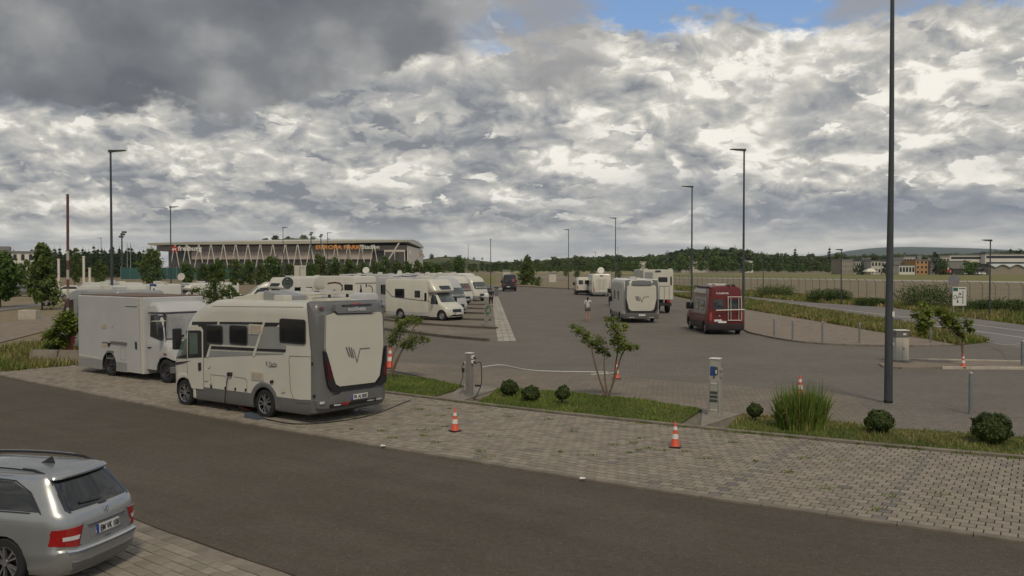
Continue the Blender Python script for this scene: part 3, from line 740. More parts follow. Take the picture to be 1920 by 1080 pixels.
# weeds in the joints and against the kerbs
random.seed(21); wb = MB()
for k in range(150):
    if k < 95:
        x = random.uniform(-6, 9); p, a = kpt(x, pw(x) + random.choice((-.09, -.09, .09)) + random.uniform(-.03, .03))
    else: x = random.uniform(-8, 9); p, a = kpt(x, random.uniform(.4, 5.4))
    r_ = random.uniform(.03, .11)
    for j in range(26):
        q = p + Vector((random.gauss(0, r_), random.gauss(0, r_ * .6), .04)); t = q + Vector((random.uniform(-.04, .04), random.uniform(-.04, .04), random.uniform(.01, .06)))
        w_ = Vector((random.uniform(-.015, .015), random.uniform(-.015, .015), 0)); wb.add([q - w_, q + w_, t], [(0, 1, 2)])
wo_ = wb.build('joint_weeds', lm_grass); wo_['kind'] = 'stuff'

# hedges by the fence
def hedge(px0, px1, ytop, ybase, depth, label, seed, dens=26, step=.34, jag=.25, leaf=.12, mat=None):
    dens = int(dens * 2.6)
    random.seed(seed); a, b = G(px0, ybase), G(px1, ybase); c = (a + b) / 2; H_ = (ybase - ytop) / FPX * c.y
    root = empty('hedge', (c.x, c.y, -.05), 0, label, 'hedge'); mb = MB(); L = (b - a); n = max(3, int(L.length / (H_ * step)))
    for i in range(n + 1):
        for j in (0, 1):
            for k in (0, 1, 2):
                rr = H_ * .36 * random.uniform(.85, 1.2)
                end = .8 if i in (0, n) else 1
                p = a + L * ((i + random.uniform(-.2, .2)) / n) - c; zz = [H_ * .25, H_ * .52, H_ * .72 * end][k]
                leaves(mb, (p.x * .96, p.y + (j - .5) * depth, zz), rr, dens, leaf * random.uniform(.8, 1.2), 1, .55, jag=jag)
    st = MB()
    for i in range(n): p = a + L * ((i + .5) / n) - c; st.tube([(p.x, p.y, 0), (p.x + .1, p.y, H_ * .6)], .04, 5)
    st.build('stem', m_bark, root); mb.build('foliage', mat or lm_hedge, root); return root
hedge(1697, 1788, 533, 577, 2.4, 'largest dark hedge, left of the white direction sign', 31, dens=60)
hedge(1524, 1586, 542, 566, 1.8, 'neat dark box-shaped hedge in front of the airfield fence', 32, dens=60, jag=.1)
hedge(1424, 1484, 534, 557, 1.6, 'loose low hedge clump, leftmost by the airfield fence', 33, dens=36, mat=lm_tree2, jag=.5)
hedge(1810, 1930, 562, 584, 1.4, 'low scrub along the fence right of the direction sign', 34, dens=36, jag=.6)
hedge(1610, 1660, 558, 573, 1.2, 'low scrub between the dark box hedge and the tall near lamp post', 35, dens=28, jag=.6)
# ------------------------------------------------------------ text helper
def text_mesh(s, h, ext=.0, bold=0):
    cu = bpy.data.curves.new('t', 'FONT'); cu.body = s; cu.size = h / .69; cu.extrude = ext; cu.offset = bold; cu.resolution_u = 3
    o = bpy.data.objects.new('t', cu); COL.objects.link(o); dg = bpy.context.evaluated_depsgraph_get(); dg.update()
    me = bpy.data.meshes.new_from_object(o.evaluated_get(dg)); bpy.data.objects.remove(o); bpy.data.curves.remove(cu)
    me.materials.clear(); xs_ = [v.co.x for v in me.vertices]; return me, (min(xs_), max(xs_))
def text_obj(name, s, h, mat, parent, origin, xdir, ydir, width=None, ext=.0, bold=0, center=False):
    """flat lettering: origin = lower left corner, xdir/ydir unit vectors of the writing"""
    me, (a, b) = text_mesh(s, h, ext, bold); k = (width / (b - a)) if width else 1.0
    xdir, ydir = Vector(xdir), Vector(ydir); zd = xdir.cross(ydir)
    for v in me.vertices:
        x = (v.co.x - a - ((b - a) / 2 if center else 0)) * k; v.co = Vector(origin) + xdir * x + ydir * v.co.y + zd * v.co.z
    me.materials.append(mat); o = bpy.data.objects.new(name, me); link(o, parent); return o
# ------------------------------------------------------------ far hills and woods
m_hill = ground_mat('hill_ground', [(.050, .070, .026), (.075, .085, .032), (.20, .155, .075)], scale=.008, fine=.5, bump=.1, thr=(.4, .6))
def ridge(name, prof, Y, depth, mat, kind='structure', n=8, base=-.5):
    """hill whose skyline follows photo pixels (x,y) at distance Y"""
    P = catmull([Vector((p[0], p[1], 0)) for p in prof], 5); mb = MB(); vs = []
    for i, p in enumerate(P):
        w = D(p.x, p.y, Y)
        for j in range(n + 1):
            t = j / n; s = math.sin(math.pi * t) ** .8; yy = Y - depth / 2 + depth * t
            nz = mnoise.noise(Vector((w.x * .004, yy * .004, 1))) * .12
            vs.append((w.x * (yy / Y), yy, base + (w.z - base) * s * (1 + nz * (1 - s))))
    fs = [(i * (n + 1) + j, (i + 1) * (n + 1) + j, (i + 1) * (n + 1) + j + 1, i * (n + 1) + j + 1) for i in range(len(P) - 1) for j in range(n)]
    mb.add(vs, fs); o = mb.build(name, mat, smooth=180); o['kind'] = kind; return o
m_woodbase = M('woodland_floor', (.024, .036, .014), .95, .5, .06, color2=(.050, .064, .024), spec=.1)
m_confloor = M('conifer_floor', (.014, .022, .010), .95, .5, .06, spec=.1)
m_mount = ground_mat('mountain_woods', [(.045, .070, .045), (.060, .085, .050)], scale=.003, fine=.05, bump=1)
ridge('distant_mountains', [(1480, 492), (1530, 482), (1580, 472), (1640, 465), (1700, 463), (1760, 464), (1840, 466), (1900, 469), (1990, 474), (2100, 490)], 7000, 2500, m_mount)
ridge('wooded_hill', [(700, 505), (760, 492), (800, 485), (840, 481), (880, 486), (930, 492), (980, 498), (1020, 505)], 950, 420, m_hill)
ridge('wooded_hill', [(380, 505), (440, 470), (500, 452), (560, 447), (620, 452), (700, 458), (760, 478), (800, 505)], 900, 260, m_hill)
# prototypes: lists of leaf quads of a tree with unit height
def proto(kind, seed):
    random.seed(seed); mb = MB()
    if kind == 'con':
        for k in range(9):
            z = .12 + .84 * k / 9; rr = .21 * (1 - z) ** .8 + .02
            for _ in range(int(9 + 22 * (1 - z))):
                a = random.uniform(0, 6.28); q = rr * random.uniform(.4, 1.05); p = Vector((math.cos(a) * q, math.sin(a) * q, z - q * .35 + random.uniform(-.03, .03)))
                o_ = Vector((math.cos(a), math.sin(a), -.5)).normalized(); sd = Vector((-math.sin(a), math.cos(a), 0)); s = .055
                mb.add([p - sd * s * .6, p + o_ * s * .7, p + sd * s * .6, p - o_ * s + Vector((0, 0, .02))], [(0, 1, 2, 3)])
        mb.add([(-.012, 0, .85), (.012, 0, .85), (0, 0, 1.02)], [(0, 1, 2)])
    else:
        for k in range(11):
            u = k / 10; z = .25 + .62 * u; a = k * 2.4; q = .22 * math.sin(math.pi * (.15 + .8 * u)) * random.uniform(.4, 1)
            leaves(mb, (math.cos(a) * q, math.sin(a) * q, z), .17 * random.uniform(.8, 1.2), 26, .11, .85, .4, jag=.4)
    return mb
PR = {'con': [proto('con', i) for i in (1, 2, 3)], 'dec': [proto('dec', i) for i in (4, 5, 6, 7)]}
def woods(name, prof, Yr, kind, step, seed, mat, base=-.1, zb=None, hv=.18, label=None, wid=1.0):
    """mass of trees: prof = photo skyline; trees in rows between two distances"""
    random.seed(seed); mb = MB(); P = prof
    def top(px):
        for a, b in zip(P, P[1:]):
            if a[0] <= px <= b[0]: return a[1] + (b[1] - a[1]) * (px - a[0]) / (b[0] - a[0])
        return P[-1][1]
    for Y in Yr:
        x0, x1 = D(P[0][0], 500, Y).x, D(P[-1][0], 500, Y).x; n = max(1, int((x1 - x0) / step))
        for i in range(n):
            x = x0 + (x1 - x0) * (i + random.random()) / n; yy = Y + random.uniform(-step, step); px = x / yy * FPX + 960
            zt = D(px, top(px) + random.uniform(-1, 5), yy).z; zg = base if zb is None else zb(x, yy)
            h = max(3, (zt - zg) * random.uniform(1 - hv * 1.5, 1.03)); kk = kind if kind != 'mix' else random.choice(('con', 'dec', 'dec'))
            pm = random.choice(PR[kk]); w = h * (1.0 if kk == 'con' else 1.25) * wid * random.uniform(.85, 1.2); w = min(w, 19 if kk == 'dec' else 11)
            a = random.uniform(0, 6.28); ca, sa = math.cos(a) * w, math.sin(a) * w; b = len(mb.v)
            mb.v += [(x + v[0] * ca - v[1] * sa, yy + v[0] * sa + v[1] * ca, zg + v[2] * h) for v in pm.v]
            mb.f += [tuple(k + b for k in f) for f in pm.f]; mb.m += [0] * len(pm.f)
    o = mb.build(name, mat); o['kind'] = 'stuff'
    if label: o['label'] = label
    return o
sky1 = [(800, 492), (850, 486), (900, 490), (940, 487), (1000, 485), (1060, 479), (1120, 477), (1180, 477), (1240, 474), (1262, 469), (1290, 463), (1385, 463), (1405, 468), (1460, 474), (1540, 475), (1600, 475), (1680, 474), (1800, 472), (1860, 467), (2000, 464)]
ridge('wooded_hill', [(760, 505)] + [(a, b + 5) for a, b in sky1] + [(2100, 478)], 860, 90, m_woodbase)
woods('distant_woods', sky1, (600, 680, 770), 'dec', 6.5, 41, lm_wood, hv=.10)
woods('distant_woods', [(a, b + 9) for a, b in sky1], (545, 570), 'dec', 8, 42, lm_tree, hv=.35)
woods('distant_woods', [(1255, 468), (1290, 462), (1385, 461), (1402, 468)], (720, 760), 'mix', 8, 43, lm_con, hv=.1)
woods('distant_woods', [(960, 480), (1040, 476), (1110, 472), (1200, 474), (1260, 470)], (810,), 'con', 22, 47, lm_con, hv=.1)
woods('conifer_wood', [(88, 462), (140, 459), (200, 455), (240, 458), (290, 464)], (322, 334, 346, 360, 376), 'con', 2.6, 44, lm_con, hv=.16, wid=1.7)
woods('conifer_wood', [(-60, 468), (30, 464), (100, 460)], (400, 412, 424), 'con', 3, 45, lm_con, hv=.16, wid=1.6)
woods('hilltop_wood', [(484, 445), (520, 440), (560, 438), (600, 441), (620, 446)], (890, 905), 'dec', 10, 46, lm_wood, zb=lambda x, y: 24, hv=.2)
woods('hilltop_wood', [(290, 455), (360, 452), (440, 449), (500, 446)], (880,), 'con', 18, 48, lm_con, zb=lambda x, y: 14, hv=.3)
woods('hilltop_wood', [(620, 446), (680, 447), (735, 449), (790, 470), (850, 478), (905, 486)], (880, 910), 'dec', 9, 49, lm_wood, zb=lambda x, y: 10, hv=.2)
woods('scrub', [(930, 512), (1000, 511), (1080, 508), (1160, 512), (1220, 509)], (300, 330), 'dec', 14, 50, lm_tree, hv=.5)
# bands of pale field and track between the lot and the woods
m_pale = ground_mat('pale_field', [(.30, .25, .155), (.24, .22, .11), (.16, .16, .06)], scale=.03, fine=1, bump=.02)
sheet('pale_field', [G(930, 508.5), G(1290, 508.5), G(1290, 513), G(1100, 513.5), G(930, 512)], m_pale, -.06)
sheet('gravel_track', [G(985, 515), G(1040, 518), G(1100, 521), G(1280, 526), G(1280, 529), G(1100, 525.5), G(1030, 521.5), G(985, 518)], m_gravel, -.07)
sheet('green_field', [G(600, 520), G(930, 516), G(930, 531), G(780, 534), G(600, 538)], m_air, -.07)

# ------------------------------------------------------------ single trees
def tree_px(px, ybase, ytop, wpx, label, Y=None, seed=0, mat=None, shape='oval', cl=12, nl=60, ls=None, group=None, name='leafy_tree', bare=.22, cat='tree', trunk_h=.3):
    Y = Y or G(px, ybase).y; g = D(px, 500, Y); h = (D(px, ytop, Y).z + .1); cr = wpx / 2 / FPX * Y
    root = empty(name, (g.x, Y, -.1), 0, label, cat, group)
    limbtree(root, mat or lm_tree, h, cr, cl, nl, ls or max(.12, cr * .17), trunk_r=max(.05, h * .014), shape=shape, seed=seed, bare=bare, trunk_h=trunk_h)
    return root
gT = 'young trees in the row before the stadium'
row = [(285, 470, 36, 'tall slim tree in front of the stadium\'s left end struts'), (351, 495, 24, 'small tree right of the white satellite dish, before the stadium'), (384, 497, 24, 'low round tree below the last letters of the stadium\'s club name'),
       (411, 487, 26, 'taller tree between the third and fourth slanted stadium columns'), (444, 489, 26, 'tree behind the two white vehicles with visible windscreens'), (468, 490, 24, 'tree under the stadium\'s seventh column pair from the left'),
       (489, 497, 22, 'short tree right behind the white A-class windscreen'), (514, 484, 32, 'broad tree just left of the lamp post in mid stadium'), (543, 496, 22, 'tree half hidden by the white information board'),
       (583, 496, 24, 'tree just right of the white information board'), (601, 479, 28, 'tallest tree below the first orange letters of the stadium sign'), (630, 487, 28, 'tree just right of the slim lamp post at the orange stadium lettering'),
       (658, 489, 28, 'tree under the middle of the orange stadium lettering'), (685, 494, 24, 'tree under the join of orange and white stadium lettering'), (704, 491, 22, 'tree below the white word at the right of the stadium facade'),
       (722, 481, 22, 'narrow taller tree left of the big corner strut'), (744, 490, 22, 'tree in front of the glazed right corner of the stadium'), (763, 491, 24, 'tree in front of the stadium\'s pale corner wall'),
       (783, 490, 24, 'tree in front of the stadium\'s pale short side'), (801, 493, 22, 'tree at the far right end of the row before the stadium'), (822, 497, 24, 'bushy tree between the stadium and the field hill')]
ridge('conifer_wood_floor', [(40, 506), (80, 492), (100, 480), (150, 477), (200, 475), (290, 479), (300, 500), (320, 506)], 400, 30, m_confloor)
for i, (x, yt, w, lab) in enumerate(row):
    w = w * 1.25
    tree_px(x, 533, yt, w, lab, Y=190 + (i % 3) * 4, seed=60 + i, mat=lm_tree if i % 2 else lm_tree2, group=gT, cl=13, nl=95, bare=.06)
tree_px(403, 566, 497, 40, 'leafy tree rising behind the near motorhome\'s roof, among parked campers', Y=62, seed=90, mat=lm_tree2, cl=16, nl=110, bare=.12)
tree_px(437, 566, 520, 24, 'small tree beside the leafy tree behind the near motorhome\'s roof', Y=66, seed=91, mat=lm_tree, cl=10, nl=80, bare=.1)
tree_px(78, 575, 463, 66, 'large bushy tree standing left of the striped barrier', Y=82, seed=92, cl=20, nl=110, shape='cone', mat=lm_tree2, bare=.18, ls=.34)
tree_px(0, 575, 476, 62, 'dark tree cut off by the left edge of the picture', Y=86, seed=93, cl=18, nl=150, ls=.34, shape='oval')
tree_px(48, 545, 490, 34, 'smaller tree in front of the white building, behind the bushy one', Y=130, seed=94, cl=12, nl=90)
tree_px(140, 533, 466, 26, 'slim tree right of the striped barrier in front of the conifers', Y=150, seed=95, cl=14, nl=90, mat=lm_tree2)
tree_px(186, 533, 489, 30, 'round light green tree below the short lamp by the conifers', Y=150, seed=96, cl=12, nl=90, mat=lm_tree2)
tree_px(989, 533, 483, 34, 'solitary pointed tree beyond the far edge of the lot', Y=195, seed=97, cl=20, nl=90, shape='cone', bare=.08, ls=.4, mat=lm_tree2)
tree_px(860, 533, 483, 34, 'tree right of the stadium, before the field hill', Y=300, seed=98, cl=12, nl=80)
tree_px(1009, 533, 520, 18, 'small shrub right of the solitary pointed tree', Y=185, seed=99, cl=6, nl=60, bare=.02, cat='bush', name='shrub')
for k, (x, yt, lab) in enumerate(((1491, 462, 'lone conifer poking above the woods, left of two'), (1555, 461, 'lone conifer poking above the woods, right of two'), (1894, 462, 'dark tree top above the far right roofs'))):
    r_ = empty('conifer', (D(x, 500, 590).x, 590, -.1), 0, lab, 'tree', 'lone trees above the far woods'); h = D(x, yt, 590).z + .1
    mb = MB(); pm = PR['con'][k]; mb.add([(v[0] * 15, v[1] * 15, v[2] * h) for v in pm.v], pm.f); mb.build('crown', lm_con, r_)
    MB().tube([(0, 0, 0), (0, 0, h * .9)], [.3, .05], 6).build('trunk', m_bark, r_)
tree_px(1753, 513, 474, 22, 'dark tree right of the orange building', Y=440, seed=100, cl=12, nl=60, mat=lm_con, bare=.08)
tree_px(1768, 513, 486, 26, 'green tree between the orange building and the red tanker', Y=430, seed=101, cl=10, nl=60, bare=.05)
tree_px(1820, 516, 492, 34, 'rounded tree in front of the dark hangar wall', Y=420, seed=102, cl=10, nl=60, bare=.05)
tree_px(1611, 514, 498, 22, 'dark bush in front of the pale grey airfield block', Y=430, seed=103, cl=8, nl=50, bare=.03, mat=lm_con)
tree_px(1660, 514, 496, 20, 'dark fir-shaped tree left of the tall near lamp post', Y=430, seed=104, cl=8, nl=50, bare=.03, shape='cone', mat=lm_con)

# ------------------------------------------------------------ stadium
m_stw = M('stadium_white_steel', (.56, .54, .46), .5, .08, .2)
m_steave = M('stadium_eave_sheet', (.50, .49, .41), .45, .1, .05)
m_stdark = M('stadium_dark_cladding', (.25, .225, .20), .6, .15, .06)
m_stmid = M('stadium_brown_cladding', (.47, .40, .36), .6, .12, .08)
m_stglass = M('stadium_glass', (.085, .082, .080), .3, .3, .05)
m_stpale = M('stadium_pale_cladding', (.66, .59, .50), .6, .08, .1)
m_red = M('sign_red', (.42, .035, .035), .5, .1, 3)
m_orange = M('sign_orange', (.62, .24, .035), .5, .08, 3)
m_white = M('white_paint', (.72, .70, .66), .45, .05, 2)
st = empty('stadium', (-57, 500, 0), 0, 'long white-roofed football stadium with slanted V columns and lettering', 'stadium')
oS = Vector((-57, 500, 0))
fL, fR, bR = D(284, 500, 512) , D(765, 500, 500), D(793, 500, 618); bL = fL + (bR - fR)
for q in (fL, fR, bR, bL): q.z = 0
fx = (fR - fL).normalized(); fy = (bR - fR).normalized(); Lf = (fR - fL).length; Ls = (bR - fR).length
def sq(u, v, z): return fL + fx * u + fy * v + Vector((0, 0, z)) - oS        # u along front, v back
def sbox(name, mat, u0, u1, v0, v1, z0, z1, parent=st, smooth=None):
    mb = MB(); mb.add([sq(u0, v0, z0), sq(u1, v0, z0), sq(u1, v1, z0), sq(u0, v1, z0), sq(u0, v0, z1), sq(u1, v0, z1), sq(u1, v1, z1), sq(u0, v1, z1)],
                      [(4, 5, 6, 7), (0, 1, 5, 4), (1, 2, 6, 5), (2, 3, 7, 6), (3, 0, 4, 7), (3, 2, 1, 0)]); return mb.build(name, mat, parent)
H1 = 15.6
def zp(py, Y=503): return D(900, py, Y).z
sbox('upper_cladding', m_stdark, 2, Lf - .6, 3.0, Ls - .6, zp(470), H1)
sbox('middle_cladding', m_stmid, 22, Lf * .86, 4.2, 30, zp(486), zp(470) - .05)
sbox('glazed_front', m_stglass, 8, Lf - 1.4, 5.5, Ls - 1.4, -.3, zp(470) - .1)
sbox('end_wall', m_stpale, Lf - .55, Lf - .1, 1.2, Ls, -.3, H1 - .3)
sbox('corner_glazing', m_stglass, Lf - 13, Lf - 2.2, 2.2, 2.9, -.3, zp(472))
sbox('corner_frame', m_stpale, Lf - 13.6, Lf - 1.8, 2.3, 2.6, zp(472), zp(468))
for k in range(3): sbox('corner_frame', m_stpale, Lf - 13.4 + k * 5.6, Lf - 13.0 + k * 5.6, 1.9, 2.15, -.3, zp(472))
# roof: sloping eave sheet rising to a shallow ridge
mb = MB(); n = 24; vs = []
for i in range(n + 1):
    t = i / n; u = -1.5 + (Lf + 3) * t
    pb = 459.2 - 1.6 * min(1, t / .55) - 3.9 * max(0, (t - .55) / .45); bow = math.sin(math.pi * min(1, .04 + t * .84)) ** .45
    Yu = 512 - 12 * t; e0 = D(800, pb, Yu).z; e1 = D(800, pb - 1.8 - 4.2 * bow * (1 - .35 * t), Yu).z; e2 = e1 + .9 * bow
    u = min(u, Lf + .5); vs += [sq(u, -1.2, e0), sq(u, -1.6, e1), sq(u, 9, e1 + .5 * bow), sq(u, 26, e2 + .8 * bow), sq(u, Ls * .6, e2 + 1.0 * bow), sq(u, Ls + 1, e1 - 1.0), sq(u, Ls + 1, e0 - 1.2)]
mb.add(vs, [(i * 7 + j, (i + 1) * 7 + j, (i + 1) * 7 + j + 1, i * 7 + j + 1) for i in range(n) for j in range(6)] + [tuple(range(7)), tuple(range(n * 7, n * 7 + 7))[::-1]] + [(i * 7 + 6, (i + 1) * 7 + 6, (i + 1) * 7, i * 7) for i in range(n)])
mb.build('roof', m_steave, st, smooth=25)
sbox('roof_plant', M('roof_plant_dark', (.10, .10, .09), .6), Lf * .43, Lf * .94, 12, 14, H1 + 1.6, H1 + 2.55)
ax = [327.8, 350, 373, 395.6, 419, 442, 465, 488, 511.6, 535, 558, 582, 605, 629.7, 653, 676.8, 700.9]
for k, a in enumerate(ax):
    Yk = 512 + (500 - 512) * (a - 284) / 481
    for s_ in (-1, 1):
        A = D(a + s_ * .6, 458.5, Yk - 1) ; B = D(a + s_ * 8.3, 500.5, Yk - 1); B.z = max(B.z, 0) - .3; A.z -= .1
        MB().tube([A - oS, B - oS], .27, 6).build('slanted_column', m_stw, st)
for (p, q) in (((748.5, 455.5), (728, 487.6)), ((283.5, 460), (307, 502)), ((283, 460), (289, 488))):
    MB().tube([D(*p, 498) - oS, D(*q, 499) - oS], .42, 6).build('corner_strut', m_stw, st)
def stext(s, px0, px1, ybase, hpx, mat, bold=.06):
    Y = 500; o0, o1 = D(px0, ybase, Y), D(px1, ybase, Y); k = (o1 - o0).length
    return text_obj('lettering', s, hpx / FPX * Y, mat, st, o0 - oS + Vector((0, -2.2, 0)), (1, 0, 0), (0, 0, 1), width=k, ext=.15, bold=bold)
stext('freiburg', 336.5, 381, 470, 8.6, m_white, .05)
stext('EUROPA PARK', 594, 678, 467, 7.0, m_orange, .09)
stext('Stadion', 680, 712.5, 466.5, 7.0, m_white, .04)
emb = MB(); c = D(329.5, 467.3, 500) - oS + Vector((0, -2.2, 0))
emb.box(c.x - 1.9, c.x + 1.9, c.y - .15, c.y + .1, c.z - 1.4, c.z + 1.0); emb.prism([(-1.1, 0), (1.1, 0), (0, 1.3)], -.1, .1, Matrix.Translation(c + Vector((0, 0, 1.0))) @ Matrix.Rotation(R(90), 4, 'X'))
emb.build('club_emblem', m_red, st)
eb = MB(); eb.box(c.x - .9, c.x - .2, c.y - .25, c.y - .16, c.z - .8, c.z + .4); eb.box(c.x + .2, c.x + 1.1, c.y - .25, c.y - .16, c.z - .5, c.z + .4); eb.build('emblem_marks', m_white, st)
p0_, p1_ = fR + fy * 7 - oS, fR + fy * 18 - oS
for (v0, v1, z0, z1, mt) in ((10, 22, H1 - 5.2, H1 - 2.5, m_white), (88, 103, H1 - 5.0, H1 - 2.2, m_orange)):
    sbox('end_wall_sign', mt, Lf - .08, Lf + .1, v0, v1, z0, z1)
# teal screen fence left of the stadium
m_teal = M('teal_screen_mesh', (.022, .085, .078), .7, .15, .2)
tf = empty('screen_fence', (D(340, 500, 260).x, 260, 0), 0, 'long teal windbreak fence in front of the stadium\'s left half', 'fence')
a, b = D(226, 500, 260).x - tf.location.x, D(470, 500, 260).x - tf.location.x
for k in range(14):
    x0 = a + (b - a) * k / 14; x1 = a + (b - a) * (k + 1) / 14
    MB().box(x0 + .06, x1 - .06, -.03, .03, .2, D(300, 501.5, 260).z - .1).build('screen_panel', m_teal, tf)
    MB().box(x0 - .05, x0 + .05, .04, .14, 0, D(300, 499, 260).z).build('post', M('galvanised_steel', (.34, .35, .34), .45, .15, 3, metallic=.5), tf)

# ------------------------------------------------------------ buildings
m_glass = M('window_glass', (.020, .024, .028), .12, .3, .3)
m_gdark = M('building_grey', (.20, .195, .185), .8, .1, .1); m_gpale = M('building_pale', (.50, .47, .41), .8, .08, .1)
m_bwhite = M('building_white', (.62, .60, .53), .75, .06, .1); m_bor = M('building_orange', (.42, .22, .075), .8, .08, .2)
m_bdark = M('building_dark', (.055, .050, .046), .8, .15, .1); m_gg = M('building_green_glass', (.060, .095, .085), .3, .2, .1)
m_btan = M('building_tan', (.27, .235, .185), .8, .1, .1); m_rooft = M('roof_sheet_pale', (.55, .58, .58), .5, .08, .2)
def bld(px0, px1, ytop, Y, mat, label, floors=2, cols=6, depth=14, wy=None, win=True, roof=None, cat='building', name='airfield_building', wh=.5, ww=.62, ybase=None, wmat=None, band=False, parts=()):
    x0, x1 = D(px0, 500, Y).x, D(px1, 500, Y).x; h = D(900, ytop, Y).z + .1; w = x1 - x0
    root = empty(name, ((x0 + x1) / 2, Y, -.1), 0, label, cat)
    MB().box(-w / 2, w / 2, 0, depth, 0, h).build('wall', mat, root)
    MB().box(-w / 2 - .25, w / 2 + .25, -.25, depth + .25, h + .003, h + .35).build('roof', roof or m_gdark, root)
    if win:
        fh = h / floors
        for f in range(floors):
            if band:
                MB().box(-w / 2 + .6, w / 2 - .6, -.06, .02, fh * (f + .38), fh * (f + .38 + wh)).build('window_band', wmat or m_glass, root); continue
            for c_ in range(cols):
                cx = -w / 2 + w * (c_ + .5) / cols; hw = w / cols * ww / 2
                fo = MB(); fo.box(cx - hw - .08, cx + hw + .08, -.05, .02, fh * (f + .32) - .08, fh * (f + .32 + wh) + .08); fo = fo.build('window', m_bwhite if mat is not m_bwhite else m_gdark, root)
                MB().box(cx - hw, cx + hw, -.09, -.051, fh * (f + .32), fh * (f + .32 + wh)).build('pane', wmat or m_glass, fo)
    return root
bld(1577, 1599, 487, 450, m_btan, 'tan block with close vertical slats, leftmost of the airfield buildings', 3, 7, ww=.35, wh=.7)
bld(1600.5, 1614, 491, 455, m_gpale, 'pale grey plain block right of the slatted tan one', 2, 3)
bld(1616, 1632.5, 485, 460, m_gg, 'dark green glazed block behind the white tent', 3, 5, ww=.8, wh=.7)
bld(1633.5, 1652, 490, 450, m_gpale, 'cream building with a sloping stair line beside it', 2, 3)
bld(1653, 1664, 491, 452, m_bwhite, 'narrow white building next to the cream one', 2, 2)
bld(1676, 1693.5, 487, 455, m_gdark, 'dark grey hall just right of the tall near lamp post', 1, 2, win=False)
bld(1694.5, 1716, 482, 475, m_gpale, 'pale two-storey block behind the low white house', 2, 4)
bld(1686, 1715.5, 498, 440, m_bwhite, 'low white house left of the orange building', 1, 5)
bld(1717, 1740, 488, 440, m_bor, 'ochre orange three-storey building', 3, 3, ww=.5)
bld(1741, 1744.5, 490, 444, m_btan, 'narrow brown tower attached to the orange building\'s right side', 1, 1, win=False)
bld(1720, 1728, 478, 480, m_gdark, 'grey rooftop block above the orange building', 1, 2, win=False)
bld(1777, 1806, 490, 470, m_gdark, 'grey flat hall behind the red tanker', 1, 3, win=False)
bld(1781, 1846, 479, 520, m_bwhite, 'long white office building, left wing with dark window bands', 3, 1, band=True, wh=.42)
bld(1848, 1875, 475, 530, m_gdark, 'small grey rooftop storey above the long white offices', 1, 1, win=False)
bld(1847, 1925, 477, 515, m_bwhite, 'long white office building, right wing with dark window bands', 3, 1, band=True, wh=.42)
bld(1926, 1990, 480, 515, m_bwhite, 'white office building outside the right of the frame', 3, 1, band=True)
bld(1786, 1853, 504, 430, m_bdark, 'low dark brown hangar wall behind the row of cars', 1, 1, win=False)
bld(1762, 1780, 482, 500, m_gpale, 'pale block peeping over the trees right of the orange building', 2, 3)
hg = bld(1854.5, 1960, 500, 425, m_btan, 'brown hangar with a pale wavy roof at the right edge', 1, 1, win=False, cat='hangar', name='hangar')
for o in [c for c in hg.children if c.name.startswith('roof')]: bpy.data.objects.remove(o)
x0 = D(1854.5, 500, 425).x - hg.location.x; mb = MB(); N_ = 40; Wd = -2 * x0; hh = D(900, 500, 425).z + .1; vs = []
for i in range(N_ + 1):
    t = i / N_; z = hh + .05 + 1.35 * abs(math.sin(math.pi * (t * 4.0 + .55))) ** 1.2
    vs += [(x0 - .4 + (Wd + .8) * t, -.8, z), (x0 - .4 + (Wd + .8) * t, 14, z), (x0 - .4 + (Wd + .8) * t, -.8, z - .45), (x0 - .4 + (Wd + .8) * t, 14, z - .45)]
mb.add(vs, [f for i in range(N_) for f in ((4 * i, 4 * i + 4, 4 * i + 5, 4 * i + 1), (4 * i + 2, 4 * i + 6, 4 * i + 4, 4 * i), (4 * i + 3, 4 * i + 7, 4 * i + 6, 4 * i + 2))]); mb.build('wavy_roof', m_rooft, hg)
mb = MB(); vs = []
for i in range(N_ + 1):
    t = i / N_; vs += [(x0 + Wd * t, 0, hh - .02), (x0 + Wd * t, 0, hh + 1.2 * abs(math.sin(math.pi * (t * 4.0 + .55))) ** 1.2 - .3)]
mb.add(vs, [(2 * i, 2 * i + 2, 2 * i + 3, 2 * i + 1) for i in range(N_)]); mb.build('gable_panels', m_btan, hg)
wb_ = bld(-60, 94, 474, 200, m_bwhite, 'white three-storey flat-roofed building at the left edge', 3, 12, depth=16, name='office_building', ww=.36, wh=.5)
cw_ = D(94, 500, 200); w_h = (D(94, 500, 200).x - D(-60, 500, 200).x) / 2; wb_.rotation_euler = (0, 0, R(27)); wb_.location = (cw_.x - w_h * math.cos(R(27)), 200 - w_h * math.sin(R(27)), -.1)
MB().box(-9.2, 1.2, 2, 12, D(900, 473.6, 200).z + .5, D(900, 461.5, 200).z).build('roof_storey', m_gdark, wb_)
bld(1195, 1212, 491.5, 602, m_bwhite, 'low white roofed shed in front of the far woods, left of three', 1, 1, win=False, name='shed', cat='shed', roof=m_bwhite)
bld(1270, 1335, 490.5, 600, m_gpale, 'long low pale-roofed building standing within the far woods', 1, 1, win=False, roof=m_bwhite, name='shed', cat='shed')
bld(1395, 1412, 489, 598, m_bwhite, 'small white building at the foot of the woods behind the red van', 1, 2, name='shed', cat='shed')
for o in list(bpy.data.objects):
    if o.name.startswith('shed'): pass
m_tent = M('tent_canvas', (.66, .63, .52), .7, .05, .5)
tt = empty('marquee', (D(1631, 500, 425).x, 425, -.1), 0, 'cream pointed marquee tent by the airfield buildings', 'tent'); w = 20 / FPX * 425 / 2
